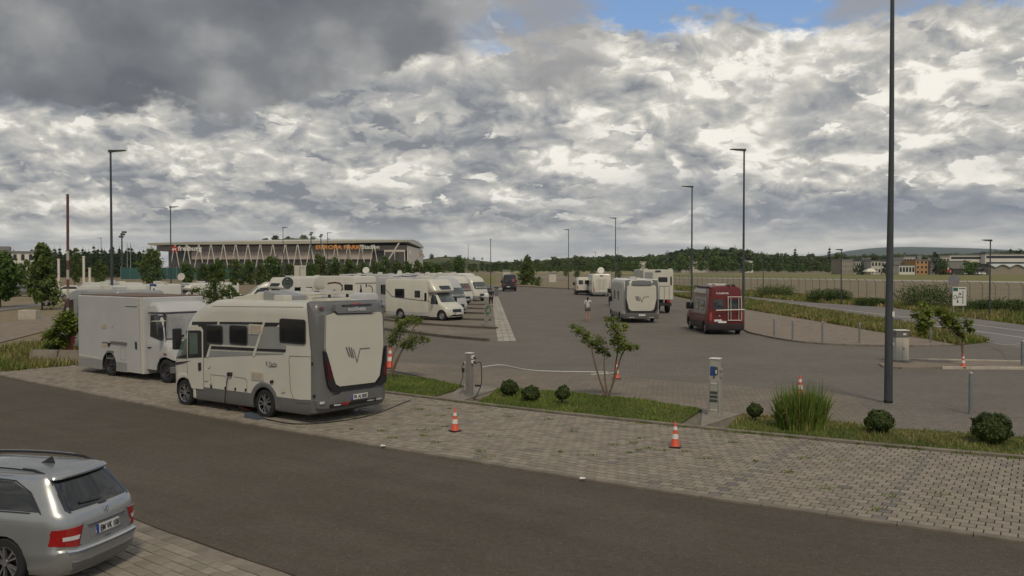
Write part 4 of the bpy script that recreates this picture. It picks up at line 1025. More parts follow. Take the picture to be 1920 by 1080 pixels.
MB().add([(-w, -3, 1.6), (w, -3, 1.6), (w, 3, 1.6), (-w, 3, 1.6), (-w * .35, 0, 3.0), (w * .45, 0, 3.1)], [(0, 1, 5, 4), (1, 2, 5), (2, 3, 4, 5), (3, 0, 4)]).build('canopy', m_tent, tt)
for sx in (-1, 1):
    for sy in (-1, 1): MB().box(sx * w * .95 - .1, sx * w * .95 + .1, sy * 2.8 - .1, sy * 2.8 + .1, 0, 1.65).build('leg', m_gdark, tt)
# ------------------------------------------------------------ vehicle toolkit
m_vwhite = M('vehicle_white', (.56, .548, .475), .32, .04, 1.5, coat=.35, stain=.06)
m_vwhite2 = M('vehicle_white_dull', (.43, .43, .42), .5, .06, 1.0, stain=.12)
m_vcream = M('vehicle_cream', (.54, .52, .44), .35, .04, 1.5, coat=.3)
m_vgrey = M('vehicle_grey', (.130, .130, .128), .38, .08, 2, coat=.3)
m_vgrey2 = M('vehicle_mid_grey', (.25, .255, .245), .38, .06, 2, coat=.3)
m_vdark = M('vehicle_black_trim', (.018, .018, .020), .4, .2, 3, spec=.5)
m_vglass = M('vehicle_glass', (.012, .014, .017), .06, .3, .8, spec=.8)
m_vglass_g = M('vehicle_glass_green', (.100, .135, .115), .12, .2, 1.2, spec=.7)
m_wscreen = M('windscreen_glass', (.060, .075, .075), .08, .5, 1.0, spec=.8)
m_tyre = M('tyre_rubber', (.016, .016, .016), .85, .2, 10)
m_rim = M('wheel_rim', (.34, .34, .35), .35, .1, 6, metallic=.7)
m_rimd = M('wheel_rim_dark', (.05, .05, .055), .35, .1, 6, metallic=.6)
m_lred = M('lamp_red', (.30, .012, .012), .15, .2, 6, coat=.8)
m_ldred = M('lamp_dark_red', (.09, .008, .014), .15, .2, 6, coat=.8)
m_lwhite = M('lamp_clear', (.55, .55, .55), .15, .1, 6, coat=.8)
m_lamb = M('lamp_amber', (.55, .16, .02), .2, .1, 6, coat=.6)
m_plate = M('number_plate', (.66, .66, .62), .5, .03, 4)
m_pblue = M('plate_blue', (.02, .05, .30), .5, .05, 4)
m_ink = M('plate_ink', (.012, .012, .012), .6, .05, 4)
m_silver = M('silver_paint', (.34, .355, .36), .30, .05, 1.2, metallic=.55, coat=.6)
m_chrome = M('chrome', (.62, .62, .62), .15, .05, 4, metallic=1)
m_redp = M('dark_red_paint', (.115, .010, .007), .38, .08, 1.5, coat=.3, spec=.3)
m_solar = M('solar_panel', (.015, .020, .045), .15, .2, 6, coat=.5)
m_alu = M('aluminium', (.50, .50, .48), .4, .08, 4, metallic=.6)
m_tan = M('vent_grille_tan', (.40, .34, .26), .7, .1, 8)
m_maroon = M('maroon_stripe', (.11, .010, .018), .4, .1, 3)
m_navy = M('dark_navy_paint', (.008, .009, .013), .3, .1, 2, coat=.5)
m_under = M('underbody', (.022, .021, .020), .8, .2, 3)

class Hull:
    """body made of stacked rounded plan outlines: levels (z, xr, xf, hw, rr, rf)"""
    def __init__(s, lv, bow_r=0, bow_f=0): s.lv = lv; s.br = bow_r; s.bf = bow_f
    def at(s, z):
        L = s.lv
        if z <= L[0][0]: return L[0][1:]
        for a, b in zip(L, L[1:]):
            if z <= b[0]:
                t = (z - a[0]) / max(1e-6, b[0] - a[0]); return tuple(p + (q - p) * t for p, q in zip(a[1:], b[1:]))
        return L[-1][1:]
    def surf(s, k, a, z, off=0):
        xr, xf, hw, rr, rf = s.at(z); rr = max(rr, .002); rf = max(rf, .002)
        if k in 'LR':
            y = hw
            if a < xr + rr: d = min(1, (xr + rr - a) / rr); y = hw - rr + rr * math.sqrt(max(0, 1 - d * d))
            if a > xf - rf: d = min(1, (a - xf + rf) / rf); y = hw - rf + rf * math.sqrt(max(0, 1 - d * d))
            return Vector((a, (y + off) * (1 if k == 'L' else -1), z))
        ay = abs(a); 
        if k == 'B':
            x = xr
            if ay > hw - rr: d = min(1, (ay - hw + rr) / rr); x = xr + rr - rr * math.sqrt(max(0, 1 - d * d))
            return Vector((x - off - s.br * (1 - min(1, ay / hw) ** 2), a, z))
        if k == 'T': return Vector((a, z, 0))
        x = xf
        if ay > hw - rf: d = min(1, (ay - hw + rf) / rf); x = xf - rf + rf * math.sqrt(max(0, 1 - d * d))
        return Vector((x + off + s.bf * (1 - min(1, ay / hw) ** 2), a, z))
    def build(s, name, parent, bands, cuts=(), smooth=32, nc=5, nf=6, rear=None):
        """bands: [(zmax, material)...] from the bottom up"""
        mb = MB(); rings = []
        for (z, xr, xf, hw, rr, rf) in s.lv:
            P = []
            def arc(cx, cy, r, a0, a1):
                for i in range(nc + 1): a = a0 + (a1 - a0) * i / nc; P.append((cx + r * math.cos(a), cy + r * math.sin(a)))
            arc(xr + rr, -hw + rr, rr, math.pi, 1.5 * math.pi)
            for i in range(1, 6): P.append((xr + rr + (xf - rf - xr - rr) * i / 6, -hw))
            arc(xf - rf, -hw + rf, rf, -.5 * math.pi, 0)
            for i in range(1, nf): P.append((xf, -hw + rf + (2 * hw - 2 * rf) * i / nf))
            arc(xf - rf, hw - rf, rf, 0, .5 * math.pi)
            for i in range(1, 6): P.append((xf - rf + (xr + rr - xf + rf) * i / 6, hw))
            arc(xr + rr, hw - rr, rr, .5 * math.pi, math.pi)
            for i in range(1, nf): P.append((xr, hw - rr - (2 * hw - 2 * rr) * i / nf))
            Q = []
            for x, y in P:
                k = 1 - min(1, abs(y) / hw) ** 2
                if x < xr + rr + 1e-6: x -= s.br * k
                elif x > xf - rf - 1e-6: x += s.bf * k
                Q.append((x, y, z))
            rings.append(Q)
        n = len(rings[0]); mats = []; mi = []
        for b in bands:
            if b[1] not in mats: mats.append(b[1])
        for i in range(len(rings) - 1):
            zc = (rings[i][0][2] + rings[i + 1][0][2]) / 2; bm_ = next((m for zm, m in bands if zc <= zm), bands[-1][1])
            for j in range(n):
                m_ = bm_
                if rear and rings[i][j][0] < rear[0] and rings[i][(j + 1) % n][0] < rear[0]:
                    m_ = rear[1]
                    if m_ not in mats: mats.append(m_)
                mi.append(mats.index(m_))
        vs = [v for r in rings for v in r]
        fs = [(i * n + j, i * n + (j + 1) % n, (i + 1) * n + (j + 1) % n, (i + 1) * n + j) for i in range(len(rings) - 1) for j in range(n)]
        fs += [tuple(range(n))[::-1], tuple(range(len(vs) - n, len(vs)))]; mi += [0, mats.index(bands[-1][1])]
        mb.add(vs, fs); mb.m = mi
        me = mb.mesh(name, mats); o = bpy.data.objects.new(name, me); link(o, parent)
        if len(mats) > 1 and max(mi) == 0: pass
        if cuts:
            cm = MB()
            for (cx, r, y0, y1) in cuts:
                cm.lathe([(r, y0), (r, y1)], 22, Matrix.Translation((cx[0], 0, cx[1])) @ Matrix.Rotation(R(-90), 4, 'X'))
            cme = cm.mesh('cut', m_under)
            b2 = bmesh.new(); b2.from_mesh(cme); bmesh.ops.recalc_face_normals(b2, faces=b2.faces); b2.to_mesh(cme); b2.free()
            co = bpy.data.objects.new('cut', cme); COL.objects.link(co); me.materials.append(m_under)
            md = o.modifiers.new('b', 'BOOLEAN'); md.operation = 'DIFFERENCE'; md.object = co; md.solver = 'EXACT'; md.material_mode = 'TRANSFER'
            sv = o.parent; o.parent = None
            dg = bpy.context.evaluated_depsgraph_get(); dg.update(); nm = bpy.data.meshes.new_from_object(o.evaluated_get(dg)); o.modifiers.clear(); o.data = nm; nm.name = name
            o.parent = sv; bpy.data.objects.remove(co)
        o.data.shade_smooth(); o.data.set_sharp_from_angle(angle=R(smooth))
        s.parent = parent; return o
    def patch(s, name, mat, k, poly, off=.008, parent=None, nr=2, nx=4, thick=.012):
        """panel lying on a body face; poly in (along, z), one interval per column"""
        A = [p[0] for p in poly]; lo, hi = min(A), max(A); st_ = sorted(set([round(a, 4) for a in A] + [round(lo + (hi - lo) * i / nx, 4) for i in range(nx + 1)]))
        st_ = [a for i, a in enumerate(st_) if i == 0 or a - st_[i - 1] > 1e-3]
        cols = []
        for i, a in enumerate(st_):
            aa = min(max(a, lo + 1e-5), hi - 1e-5); zs = []
            for p, q in zip(poly, poly[1:] + poly[:1]):
                if (p[0] <= aa < q[0]) or (q[0] <= aa < p[0]): zs.append(p[1] + (q[1] - p[1]) * (aa - p[0]) / (q[0] - p[0]))
            if len(zs) < 2: continue
            cols.append((a, min(zs), max(zs)))
        vs = []; m = nr + 1
        for a, z0, z1 in cols:
            for j in range(m): vs.append(s.surf(k, a, z0 + (z1 - z0) * j / nr, off))
        n = len(cols); b = len(vs)
        for a, z0, z1 in cols:
            for j in range(m): vs.append(s.surf(k, a, z0 + (z1 - z0) * j / nr, off - thick))
        F = [(i * m + j, (i + 1) * m + j, (i + 1) * m + j + 1, i * m + j + 1) for i in range(n - 1) for j in range(nr)]
        bd = [i * m for i in range(n)] + [(n - 1) * m + j for j in range(1, m)] + [i * m + nr for i in range(n - 2, -1, -1)] + [j for j in range(nr - 1, 0, -1)]
        F += [(bd[i], bd[(i + 1) % len(bd)], bd[(i + 1) % len(bd)] + b, bd[i] + b) for i in range(len(bd))]
        if k in 'RF' if False else k == 'R' or k == 'B': F = [f[::-1] for f in F]
        mb = MB(); mb.add(vs, F); o = mb.build(name, mat, parent or s.parent, smooth=30); return o
    def rect(s, name, mat, k, a0, a1, z0, z1, off=.008, r=.03, parent=None, **kw):
        if a1 < a0: a0, a1 = a1, a0
        r = min(r, (a1 - a0) * .45, (z1 - z0) * .45)
        P = [(a0 + r, z0), (a1 - r, z0), (a1 - r * .3, z0 + r * .3), (a1, z0 + r), (a1, z1 - r), (a1 - r * .3, z1 - r * .3), (a1 - r, z1), (a0 + r, z1), (a0 + r * .3, z1 - r * .3), (a0, z1 - r), (a0, z0 + r), (a0 + r * .3, z0 + r * .3)]
        return s.patch(name, mat, k, P, off, parent, **kw)
    def win(s, k, a0, a1, z0, z1, fr=.03, off=.012, glass=None, r=.06, name='window', fmat=None):
        f = s.rect(name, fmat or m_vdark, k, a0, a1, z0, z1, off, r)
        if a1 < a0: a0, a1 = a1, a0
        s.rect('pane', glass or m_vglass, k, a0 + fr, a1 - fr, z0 + fr, z1 - fr, off + .006, r * .7, parent=f); return f
    def line(s, name, mat, k, pts, w=.012, off=.004, closed=False, parent=None):
        mb = MB(); P = list(pts) + ([pts[0]] if closed else [])
        for p, q in zip(P, P[1:]):
            d = Vector((q[0] - p[0], q[1] - p[1])); L = d.length
            if L < 1e-6: continue
            d /= L; n = Vector((-d.y, d.x)) * w / 2; e = d * w / 2; N_ = max(1, int(L / .4))
            vs = []
            for i in range(N_ + 1):
                c = Vector(p) - e + (Vector(q) - Vector(p) + 2 * e) * i / N_
                vs += [s.surf(k, c.x + n.x, c.y + n.y, off), s.surf(k, c.x - n.x, c.y - n.y, off)]
            mb.add(vs, [(2 * i, 2 * i + 2, 2 * i + 3, 2 * i + 1) for i in range(N_)])
        return mb.build(name, mat, parent or s.parent)
def wheel(parent, x, side, y, r=.34, w=.22, style='steel', rim=None, z=None):
    """tyre part with a rim sub-part; y = outer face"""
    z = r if z is None else z
    Mx = Matrix.Translation((x, side * (y - w), z)) @ Matrix.Rotation(R(-90) * side, 4, 'X')
    prof = [(r * .60, w * .92), (r * .66, w), (r * .93, w * .98), (r * .985, w * .90), (r, w * .72), (r, w * .25), (r * .96, .03), (r * .6, 0)]
    t = MB().lathe(prof, 26, Mx, caps=False).build('wheel', m_tyre, parent, smooth=40)
    mb = MB(); rim = rim or m_rim
    if style == 'alloy':
        dk = MB().lathe([(r * .63, w * .93), (r * .60, w * .50), (.001, w * .5)], 24, Mx, caps=False); mb.lathe([(r * .67, w * .98), (r * .655, w * 1.0), (r * .62, w * .96), (r * .62, w * .9)], 24, Mx, caps=False)
        dk.build('rim_well', m_vdark, t)
        for k in range(5):
            a = 2 * math.pi * k / 5
            for d in (-.16, .16):
                c0, c1 = a + d * .6, a + d * 1.4; q = [(r * .12, c0 - .18), (r * .12, c0 + .18), (r * .62, c1 + .075), (r * .62, c1 - .075)]
                v = [Mx @ Vector((rr_ * math.cos(t_), rr_ * math.sin(t_), w * .95)) for rr_, t_ in q] + [Mx @ Vector((rr_ * math.cos(t_), rr_ * math.sin(t_), w * .70)) for rr_, t_ in q]
                mb.add(v, [(0, 1, 2, 3), (0, 4, 5, 1), (1, 5, 6, 2), (2, 6, 7, 3), (3, 7, 4, 0)])
        mb.lathe([(r * .15, w * .7), (r * .15, w * 1.0), (.001, w)], 10, Mx)
    else:
        mb.lathe([(r * .66, w * .97), (r * .62, w * .86), (r * .5, w * .78), (r * .42, w * .90), (r * .20, w * .86), (r * .17, w * 1.0), (.001, w * 1.0)], 22, Mx, caps=False)
    mb.build('rim', rim, t, smooth=35); return t
class Veh:
    """placing by the photo: heading, a reference point on the near side, spans in photo columns"""
    def __init__(s, name, label, cat, ref, heading, side, hw, px_r=None, px_f=None, L=None, group=None, kx=1.0):
        h = R(heading); s.f = Vector((math.cos(h), math.sin(h), 0)); s.l = Vector((-s.f.y, s.f.x, 0)); s.h = h; ref = Vector((ref[0], ref[1], 0))
        def along(px): k = (px - 960) / FPX; return (k * ref.y - ref.x) / (s.f.x - k * s.f.y)
        if px_r is not None: r = along(px_r)
        else: r = along(px_f) - L
        s.L = L if L is not None else along(px_f) - r
        s.side = side; s.hw = hw; sg = 1 if side == 'L' else -1; s.near = ref + s.f * r
        s.org = s.near - s.l * hw * sg
        s.root = empty(name, s.org, h, label, cat, group); s.inv = (Matrix.Translation(s.org) @ Matrix.Rotation(h, 4, 'Z')).inverted()
    def _ray(s, px, py, p0, n):
        o = Vector((0, 0, CAMH)); d = D(px, py, 1.0) - o; t = (p0 - o).dot(n) / d.dot(n); return s.inv @ (o + d * t)
    def sp(s, px, py): q = s._ray(px, py, s.near, s.l); return (q.x, q.z)      # near side face -> (x, z)
    def rp(s, px, py, x=0.0): q = s._ray(px, py, s.org + s.f * x, s.f); return (q.y, q.z)   # rear (or front) face -> (y, z)
    def tp(s, px, py, z): q = s._ray(px, py, Vector((0, 0, z)), Vector((0, 0, 1))); return (q.x, q.y)
def plate(H, k, y, z, w=.50, h=.11, text='FR 800', off=.02, parent=None, flip=1):
    p = H.rect('number_plate', m_plate, k, y - w / 2, y + w / 2, z - h / 2, z + h / 2, off, .01, parent=parent)
    a = y + w / 2 if k == 'B' else y - w / 2
    H.rect('plate_band', m_pblue, k, a, a - .09 * w * (1 if k == 'B' else -1) , z - h / 2, z + h / 2, off + .003, .005, parent=p)
    if text:
        o = H.surf(k, 0, z - h * .34, off + .006); y0 = y + w * .37 if k == 'B' else y - w * .37
        o.y = y0; text_obj('plate_text', text, h * .68, m_ink, p, o, (0, -1 if k == 'B' else 1, 0), (0, 0, 1), width=w * .82, ext=0, bold=.003)
    return p
def camper(V, H_=2.85, style='semi', wins=(), body=None, skirt=None, rear_win=False, swoosh=None, roofs=3, solar=False, dish=False, cuts=True, detail=True, wr=.33, door=None, nose=None, xw=None, rear_lamps=True, ladder=False):
    body = body or m_vwhite; skirt = skirt or m_vgrey2; root = V.root; L = V.L; hw = V.hw; r = wr
    xw = xw or (1.35 * L / 6.5 * 1.25, L - .92)
    cy = [((x, r), r + .07, -hw - .2, -hw + .38) for x in xw] + [((x, r), r + .07, hw - .38, hw + .2) for x in xw] if cuts else ()
    e = .06
    if style == 'int':
        lv = [(.28, .06, L - .12, hw - .04, .10, .35), (.34, .02, L - .03, hw - .01, .12, .38), (.58, .0, L, hw, .12, .40), (.60, .0, L, hw, .12, .40), (1.15, 0, L - .10, hw, .12, .42), (1.55, 0, L - .28, hw, .12, .42), (2.15, 0, L - .62, hw, .12, .40), (2.45, 0, L - .82, hw, .12, .4), (H_ - .16, .02, L - 1.10, hw - .01, .12, .4), (H_ - .05, .06, L - 1.35, hw - .05, .12, .35), (H_, .16, L - 1.6, hw - .14, .10, .3)]
        H = Hull(lv, .02, .10); H.build('body', root, [(.59, skirt), (9, body)], cy)
        f = H.rect('windscreen', m_wscreen, 'F', -hw + .16, hw - .16, 1.32, 2.12, .01, .12, nx=10); H.rect('wiper', m_vdark, 'F', -.5, .1, 1.33, 1.36, .03, .01, parent=f)
        for sd in 'LR': H.patch('cab_window', m_vglass, sd, [(L - 1.55, 1.30), (L - .62, 1.25), (L - .95, 1.98), (L - 1.45, 2.02)], .01)
        hx = L
    else:
        Lb = L - 1.75
        lv = [(.30, .06, Lb, hw - .03, .06, .03), (.56, 0, Lb, hw, .08, .03), (.58, 0, Lb, hw, .08, .03), (H_ - .14, 0, Lb, hw, .08, .03), (H_ - .04, .05, Lb, hw - .05, .08, .03), (H_, .14, Lb - .04, hw - .13, .08, .03)]
        H = Hull(lv, .01, 0); H.build('body', root, [(.57, skirt), (9, body)], cy)
        cw = hw - .14; cy2 = [c for c in cy if c[0][0] > Lb]
        cl = [(.25, Lb - .06, L - .12, cw - .02, .02, .35), (.40, Lb - .06, L, cw, .02, .38), (.62, Lb - .06, L, cw, .02, .38), (.85, Lb - .06, L - .06, cw, .02, .36), (1.02, Lb - .06, L - .22, cw, .02, .35), (1.18, Lb - .06, L - .50, cw - .02, .02, .32), (1.26, Lb - .06, L - .72, cw - .04, .02, .30), (1.70, Lb - .06, L - 1.12, cw - .12, .02, .25), (1.98, Lb - .06, L - 1.38, cw - .19, .02, .2)]
        C = Hull(cl, 0, .08); C.build('cab', root, [(9, body)], [((x, z), r_, a - (-.1 if a < 0 else .1), b) for (x, z), r_, a, b in cy2])
        C.parent = root
        C.patch('windscreen', m_wscreen, 'F', [(-cw + .22, 1.30), (cw - .22, 1.30), (cw - .34, 1.92), (-cw + .34, 1.92)], .012, nx=8)
        for sd in 'LR':
            w_ = C.patch('cab_window', m_vglass, sd, [(Lb + .12, 1.16), (L - .86, 1.16), (L - 1.22, 1.72), (Lb + .18, 1.86)], .012, nr=4)
            C.line('door_seam', m_vdark, sd, [(Lb + .06, .45), (Lb + .06, 1.9)], .012); C.line('door_seam', m_vdark, sd, [(L - .80, 1.1), (L - .86, .62)], .012)
        nz = H_ - .02 if style == 'alcove' else min(H_, 2.62)
        if style == 'alcove':
            nl = [(1.98, Lb - .02, L - .75, hw - .05, .02, .30), (2.05, Lb - .02, L - .45, hw - .01, .02, .35), (2.30, Lb - .02, L - .30, hw, .02, .36), (H_ - .25, Lb - .02, L - .42, hw, .02, .40), (H_ - .06, Lb - .02, L - .75, hw - .04, .02, .4), (H_, Lb - .02, L - 1.0, hw - .12, .02, .3)]
        else:
            nl = [(1.93, Lb - .02, L - 1.22, hw - .18, .02, .25), (2.0, Lb - .02, L - 1.08, hw - .06, .02, .35), (2.12, Lb - .02, L - 1.02, hw - .02, .02, .38), (2.35, Lb - .02, L - 1.22, hw, .02, .35), (H_ - .10, Lb - .02, L - 1.52, hw - .02, .02, .25), (H_ - .01, Lb - .02, L - 1.68, hw - .12, .02, .1)]
        NZ = Hull(nl, 0, .10); NZ.build('overcab_nose', root, [(9, nose or body)]); NZ.parent = root
        if style == 'semi': NZ.rect('skylight', m_vglass, 'F', -hw * .5, hw * .5, 2.17, 2.45, .012, .08, nx=6)
        C2 = C; hx = L
    F_ = H if style == 'int' else C
    hwf = hw if style == 'int' else hw - .14
    if detail:
        for sg in (-1, 1):
            F_.rect('headlight', m_lwhite, 'F', sg * (hwf - .48), sg * (hwf - .14), .74, .92, .012, .05, nx=6)
            mr = MB().box(L - 1.25, L - 1.12, sg * (hw + .02), sg * (hw + .20), 1.25, 1.62).build('wing_mirror', m_vdark, root, bevel=.02)
        g_ = F_.rect('grille', m_vdark, 'F', -.45, .45, .60, .82, .012, .05, nx=6); F_.rect('air_intake', m_vdark, 'F', -.55, .55, .34, .44, .012, .03, nx=6)
        plate(F_, 'F', 0, .50, off=.03, text='')
    H.parent = root
    for (k, a0, a1, z0, z1) in wins: H.win(k, a0 * L, a1 * L, z0, z1)
    if door:
        k, a0, a1 = door; H.line('door_seam', m_vgrey2, k, [(a0 * L, .42), (a0 * L, 2.25), (a1 * L, 2.25), (a1 * L, .42)], .014)
        H.rect('door_window', m_vglass, k, (a0 * .6 + a1 * .4) * L, (a0 * .25 + a1 * .75) * L, 1.35, 1.95, .012, .05)
    if rear_win: H.win('B', -hw * .55, hw * .55, 1.45, 2.1)
    if rear_lamps:
        for sg in (-1, 1): H.rect('rear_lamp', m_lred, 'B', sg * (hw - .30), sg * (hw - .14), .62, 1.0, .012, .03)
        H.rect('rear_bumper', skirt, 'B', -hw + .1, hw - .1, .34, .56, .05, .04)
        plate(H, 'B', 0, .72, text='')
    if swoosh:
        for (k, pts, w, mt) in swoosh: H.line('decor_stripe', mt, k, [(a * L, z) for a, z in pts], w, .006)
    Lr = L - 1.75
    for i in range(roofs):
        x = Lr * (i + .6) / (roofs + .2); s_ = .20 + .05 * (i % 2)
        MB().box(x - s_, x + s_, -s_ * .9, s_ * .9, H_ - .01, H_ + .09 + .05 * (i % 3)).build('roof_hatch', m_vwhite2 if i % 2 else m_vwhite, root, bevel=.02)
    if solar: MB().box(Lr * .25, Lr * .55, -hw * .75, -hw * .1, H_ + .02, H_ + .06).build('solar_panel', m_solar, root)
    if dish:
        q = MB(); q.tube([(Lr * .3, 0, H_), (Lr * .3, 0, H_ + .25)], .03, 6); q = q.build('dish_mount', m_alu, root)
        prof = [(.001, -.03), (.20, -.01), (.36, .05), (.38, .06), (.36, .065), (.001, .0)]
        MB().lathe(prof, 20, Matrix.Translation((Lr * .3, 0, H_ + .38)) @ Matrix.Rotation(-V.h + R(-90), 4, 'Z') @ Matrix.Rotation(R(75), 4, 'Y')).build('satellite_dish', m_vwhite, root, smooth=40)
    for x in xw:
        for sg in (-1, 1): wheel(root, x, sg, hw - (.03 if x < L - 1.75 or style == 'int' else .16), r)
    return H

# ------------------------------------------------------------ A: near motorhome with grey rear frame
def c2(cx, cy): return 300 + cx / 4.154, 540 + cy / 4.154
A = Veh('motorhome', 'nearest cream and grey motorhome with V emblem on its white rear panel', 'motorhome', (-6.31, 22.67), 143.6, 'L', 1.2, px_r=590.5, px_f=320)
ra = A.root; L = A.L; hw = A.hw; HA = 2.94
def sa(cx, cy): return A.sp(*c2(cx, cy))
def ba(cx, cy): return A.rp(*c2(cx, cy))
xwr, xwf = A.sp(495, 760)[0], A.sp(345, 740)[0]
def fx_(cx, cy): return sa(cx, cy)
prof = []   # front profile traced on the side plane
for q in ((84, 790), (74, 640), (76, 545), (100, 480), (150, 350), (187, 262), (232, 190), (285, 145), (345, 124)):
    prof.append(sa(*q))
def xfr(z):
    if z <= prof[0][1]: return prof[0][0]
    for a, b in zip(prof, prof[1:]):
        if z <= b[1]: return a[0] + (b[0] - a[0]) * (z - a[1]) / max(1e-6, b[1] - a[1])
    return prof[-1][0]
zsk = sa(700, 822)[1]
lv = [(.24, .18, xfr(.3) - .1, hw - .03, .16, .4)]
for z in (.30, .45, zsk, zsk + .012, .8, 1.1, 1.3, 1.45, 1.6, 1.8, 2.0, 2.2, 2.4, 2.6, 2.72): lv.append((z, .0 if z > .4 else .05, xfr(z), hw, .16, .42))
lv += [(2.84, .01, xfr(2.82) - .05, hw - .02, .16, .42), (2.91, .05, xfr(2.9) - .2, hw - .07, .15, .4), (HA, .12, xfr(2.94) - .5, hw - .16, .12, .3)]
HAu = Hull(lv, .02, .12)
cuts = [((x, .36), .44, s0, s1) for x in (xwr, xwf) for (s0, s1) in ((hw - .42, hw + .2), (-hw - .2, -hw + .42))]
HAu.build('body', ra, [(zsk + .006, m_vgrey), (9, m_vwhite)], cuts, rear=(.185, m_vgrey))
HAu.parent = ra
def P(name, mat, pts, off=.006, parent=None, nx=4, thick=.012): return HAu.patch(name, mat, 'L', [sa(*p) for p in pts], off, parent, nx=nx, thick=thick)
def PB(name, mat, pts, off=.02, parent=None, nx=4, thick=.03, nr=2): return HAu.patch(name, mat, 'B', [ba(*p) for p in pts], off, parent, nx=nx, thick=thick, nr=nr)
for (xc, cx_) in ((xwr, 'rear'), (xwf, 'front')):       # wheel arch lips
    for sd in (1, -1):
        mb = MB(); vs = []; n = 18
        for i in range(n + 1):
            a = R(-8) + R(196) * i / n
            for rr_, o_ in ((.43, .0), (.50, .02), (.56, .004)):
                x, z = xc + rr_ * math.cos(a), .36 + rr_ * math.sin(a); z = max(z, .26); q = HAu.surf('L', x, z, o_); q.y *= sd; vs.append(q)
        mb.add(vs, [(3 * i + j, 3 * i + 3 + j, 3 * i + 4 + j, 3 * i + 1 + j) for i in range(n) for j in range(2)]); mb.build('wheel_arch', m_vgrey if cx_ == 'rear' else m_vwhite, ra, smooth=60)
for x in (xwr, xwf):
    for sg in (-1, 1): wheel(ra, x, sg, hw - .02, .365, .24, 'alloy', m_rim)
P('grey_panel', m_vgrey2, [(360, 283), (800, 286), (744, 458), (392, 440), (366, 440)])
P('grey_panel', m_vgrey2, [(812, 303), (938, 303), (938, 438), (985, 450), (978, 474), (757, 462)])
P('black_stripe', m_vdark, [(186, 262), (450, 262), (443, 284), (196, 288)], .009)
P('black_stripe', m_vdark, [(467, 263), (805, 266), (800, 286), (463, 280)], .009)
P('black_stripe', m_vdark, [(824, 268), (938, 270), (938, 300), (812, 300)], .009)
P('black_panel', m_vdark, [(300, 284), (366, 284), (372, 440), (392, 442), (360, 540), (330, 540)], .010)
P('white_frame_strip', m_vwhite, [(392, 438), (745, 456), (742, 467), (396, 449)], .012)
P('black_stripe', m_vdark, [(402, 452), (736, 469), (731, 490), (398, 474)], .014)
P('black_stripe', m_vdark, [(757, 468), (984, 478), (976, 500), (752, 489)], .014)
P('grey_stripe', m_vgrey2, [(394, 486), (728, 501), (720, 524), (384, 536)], .009)
P('grey_stripe', m_vgrey2, [(750, 502), (966, 511), (958, 516), (742, 522)], .009)
P('white_slash', m_vwhite, [(822, 266), (806, 266), (722, 532), (740, 532)], .017, nx=2)
P('white_slash', m_vwhite, [(404, 446), (390, 446), (362, 538), (382, 538)], .017, nx=2)
for (a, b, c, d) in ((366, 287, 493, 440), (546, 288, 686, 446), (936, 236, 1140, 441)):
    p0, p1 = sa(a, b), sa(c, d); HAu.win('L', p1[0], p0[0], p1[1], p0[1], .045, .030, r=.07)
for (a, b, c, d) in ((697, 280, 800, 364), (713, 645, 809, 722)):
    p0, p1 = sa(a, b), sa(c, d); o = HAu.rect('vent_grille', m_vcream, 'L', p1[0], p0[0], p1[1], p0[1], .022, .01)
    HAu.rect('vent_slats', m_tan, 'L', p1[0] + .03, p0[0] - .03, p1[1] + .03, p0[1] - .03, .028, .01, parent=o)
P('front_quarter_window', m_vdark, [(84, 548), (120, 470), (165, 330), (190, 318), (208, 322), (214, 548)], .010)
P('front_quarter_glass', m_vglass_g, [(128, 540), (140, 455), (170, 345), (206, 332), (211, 515)], .016)
dr = P('driver_door', m_vwhite, [(212, 302), (325, 302), (340, 325), (342, 790), (250, 780), (222, 700), (214, 560)], .014, nx=6)
P('door_window_frame', m_vdark, [(222, 330), (318, 330), (328, 345), (330, 540), (220, 546)], .020, parent=dr)
P('door_glass', m_vglass_g, [(234, 350), (292, 350), (298, 362), (300, 512), (236, 516)], .026, parent=dr)
P('door_handle', m_vdark, [(304, 582), (324, 580), (326, 640), (306, 642)], .035, parent=dr, thick=.03)
HAu.line('door_seam', m_vdark, 'L', [sa(*q) for q in ((210, 300), (214, 560), (222, 705), (250, 783), (343, 792), (341, 325), (326, 301))], .012, .017)
P('black_dart', m_vdark, [(76, 586), (150, 575), (250, 566), (160, 590), (78, 607)], .018)
P('side_marker', m_lamb, [(66, 518), (80, 520), (82, 545), (68, 543)], .02)
mir = MB(); q = HAu.surf('L', *sa(140, 400)); mir.box(q.x - .02, q.x + .12, q.y + .10, q.y + .32, q.z - .28, q.z + .30); mir.box(q.x, q.x + .08, q.y - .02, q.y + .12, q.z + .05, q.z + .12)
mir.build('wing_mirror', m_vdark, ra, bevel=.03)
seam = lambda pts, m_=m_vgrey2, w=.013, cl=False: HAu.line('panel_seam', m_, 'L', [sa(*q) for q in pts], w, .006, cl)
m_seam = M('panel_seam_grey', (.16, .155, .14), .8, .1, 3)  # grey of the joints between panels
seam([(395, 674), (508, 686), (516, 700), (518, 800)], m_seam); seam([(582, 693), (664, 704), (677, 722), (679, 822)], m_seam); seam([(395, 674), (392, 795)], m_seam)
seam([(1012, 530), (1180, 536), (1196, 552), (1206, 905), (1062, 898), (1035, 850), (1017, 790), (1005, 560)], m_seam, .016, True)
seam([(345, 142), (1200, 150)], m_seam, .012); seam([(345, 790), (560, 812)], m_seam, .008)
for q in ((402, 770), (511, 780), (588, 788), (669, 795), (1186, 592), (1196, 845)): P('latch', m_vdark, [(q[0] - 6, q[1] - 12), (q[0] + 6, q[1] - 12), (q[0] + 6, q[1] + 12), (q[0] - 6, q[1] + 12)], .014)
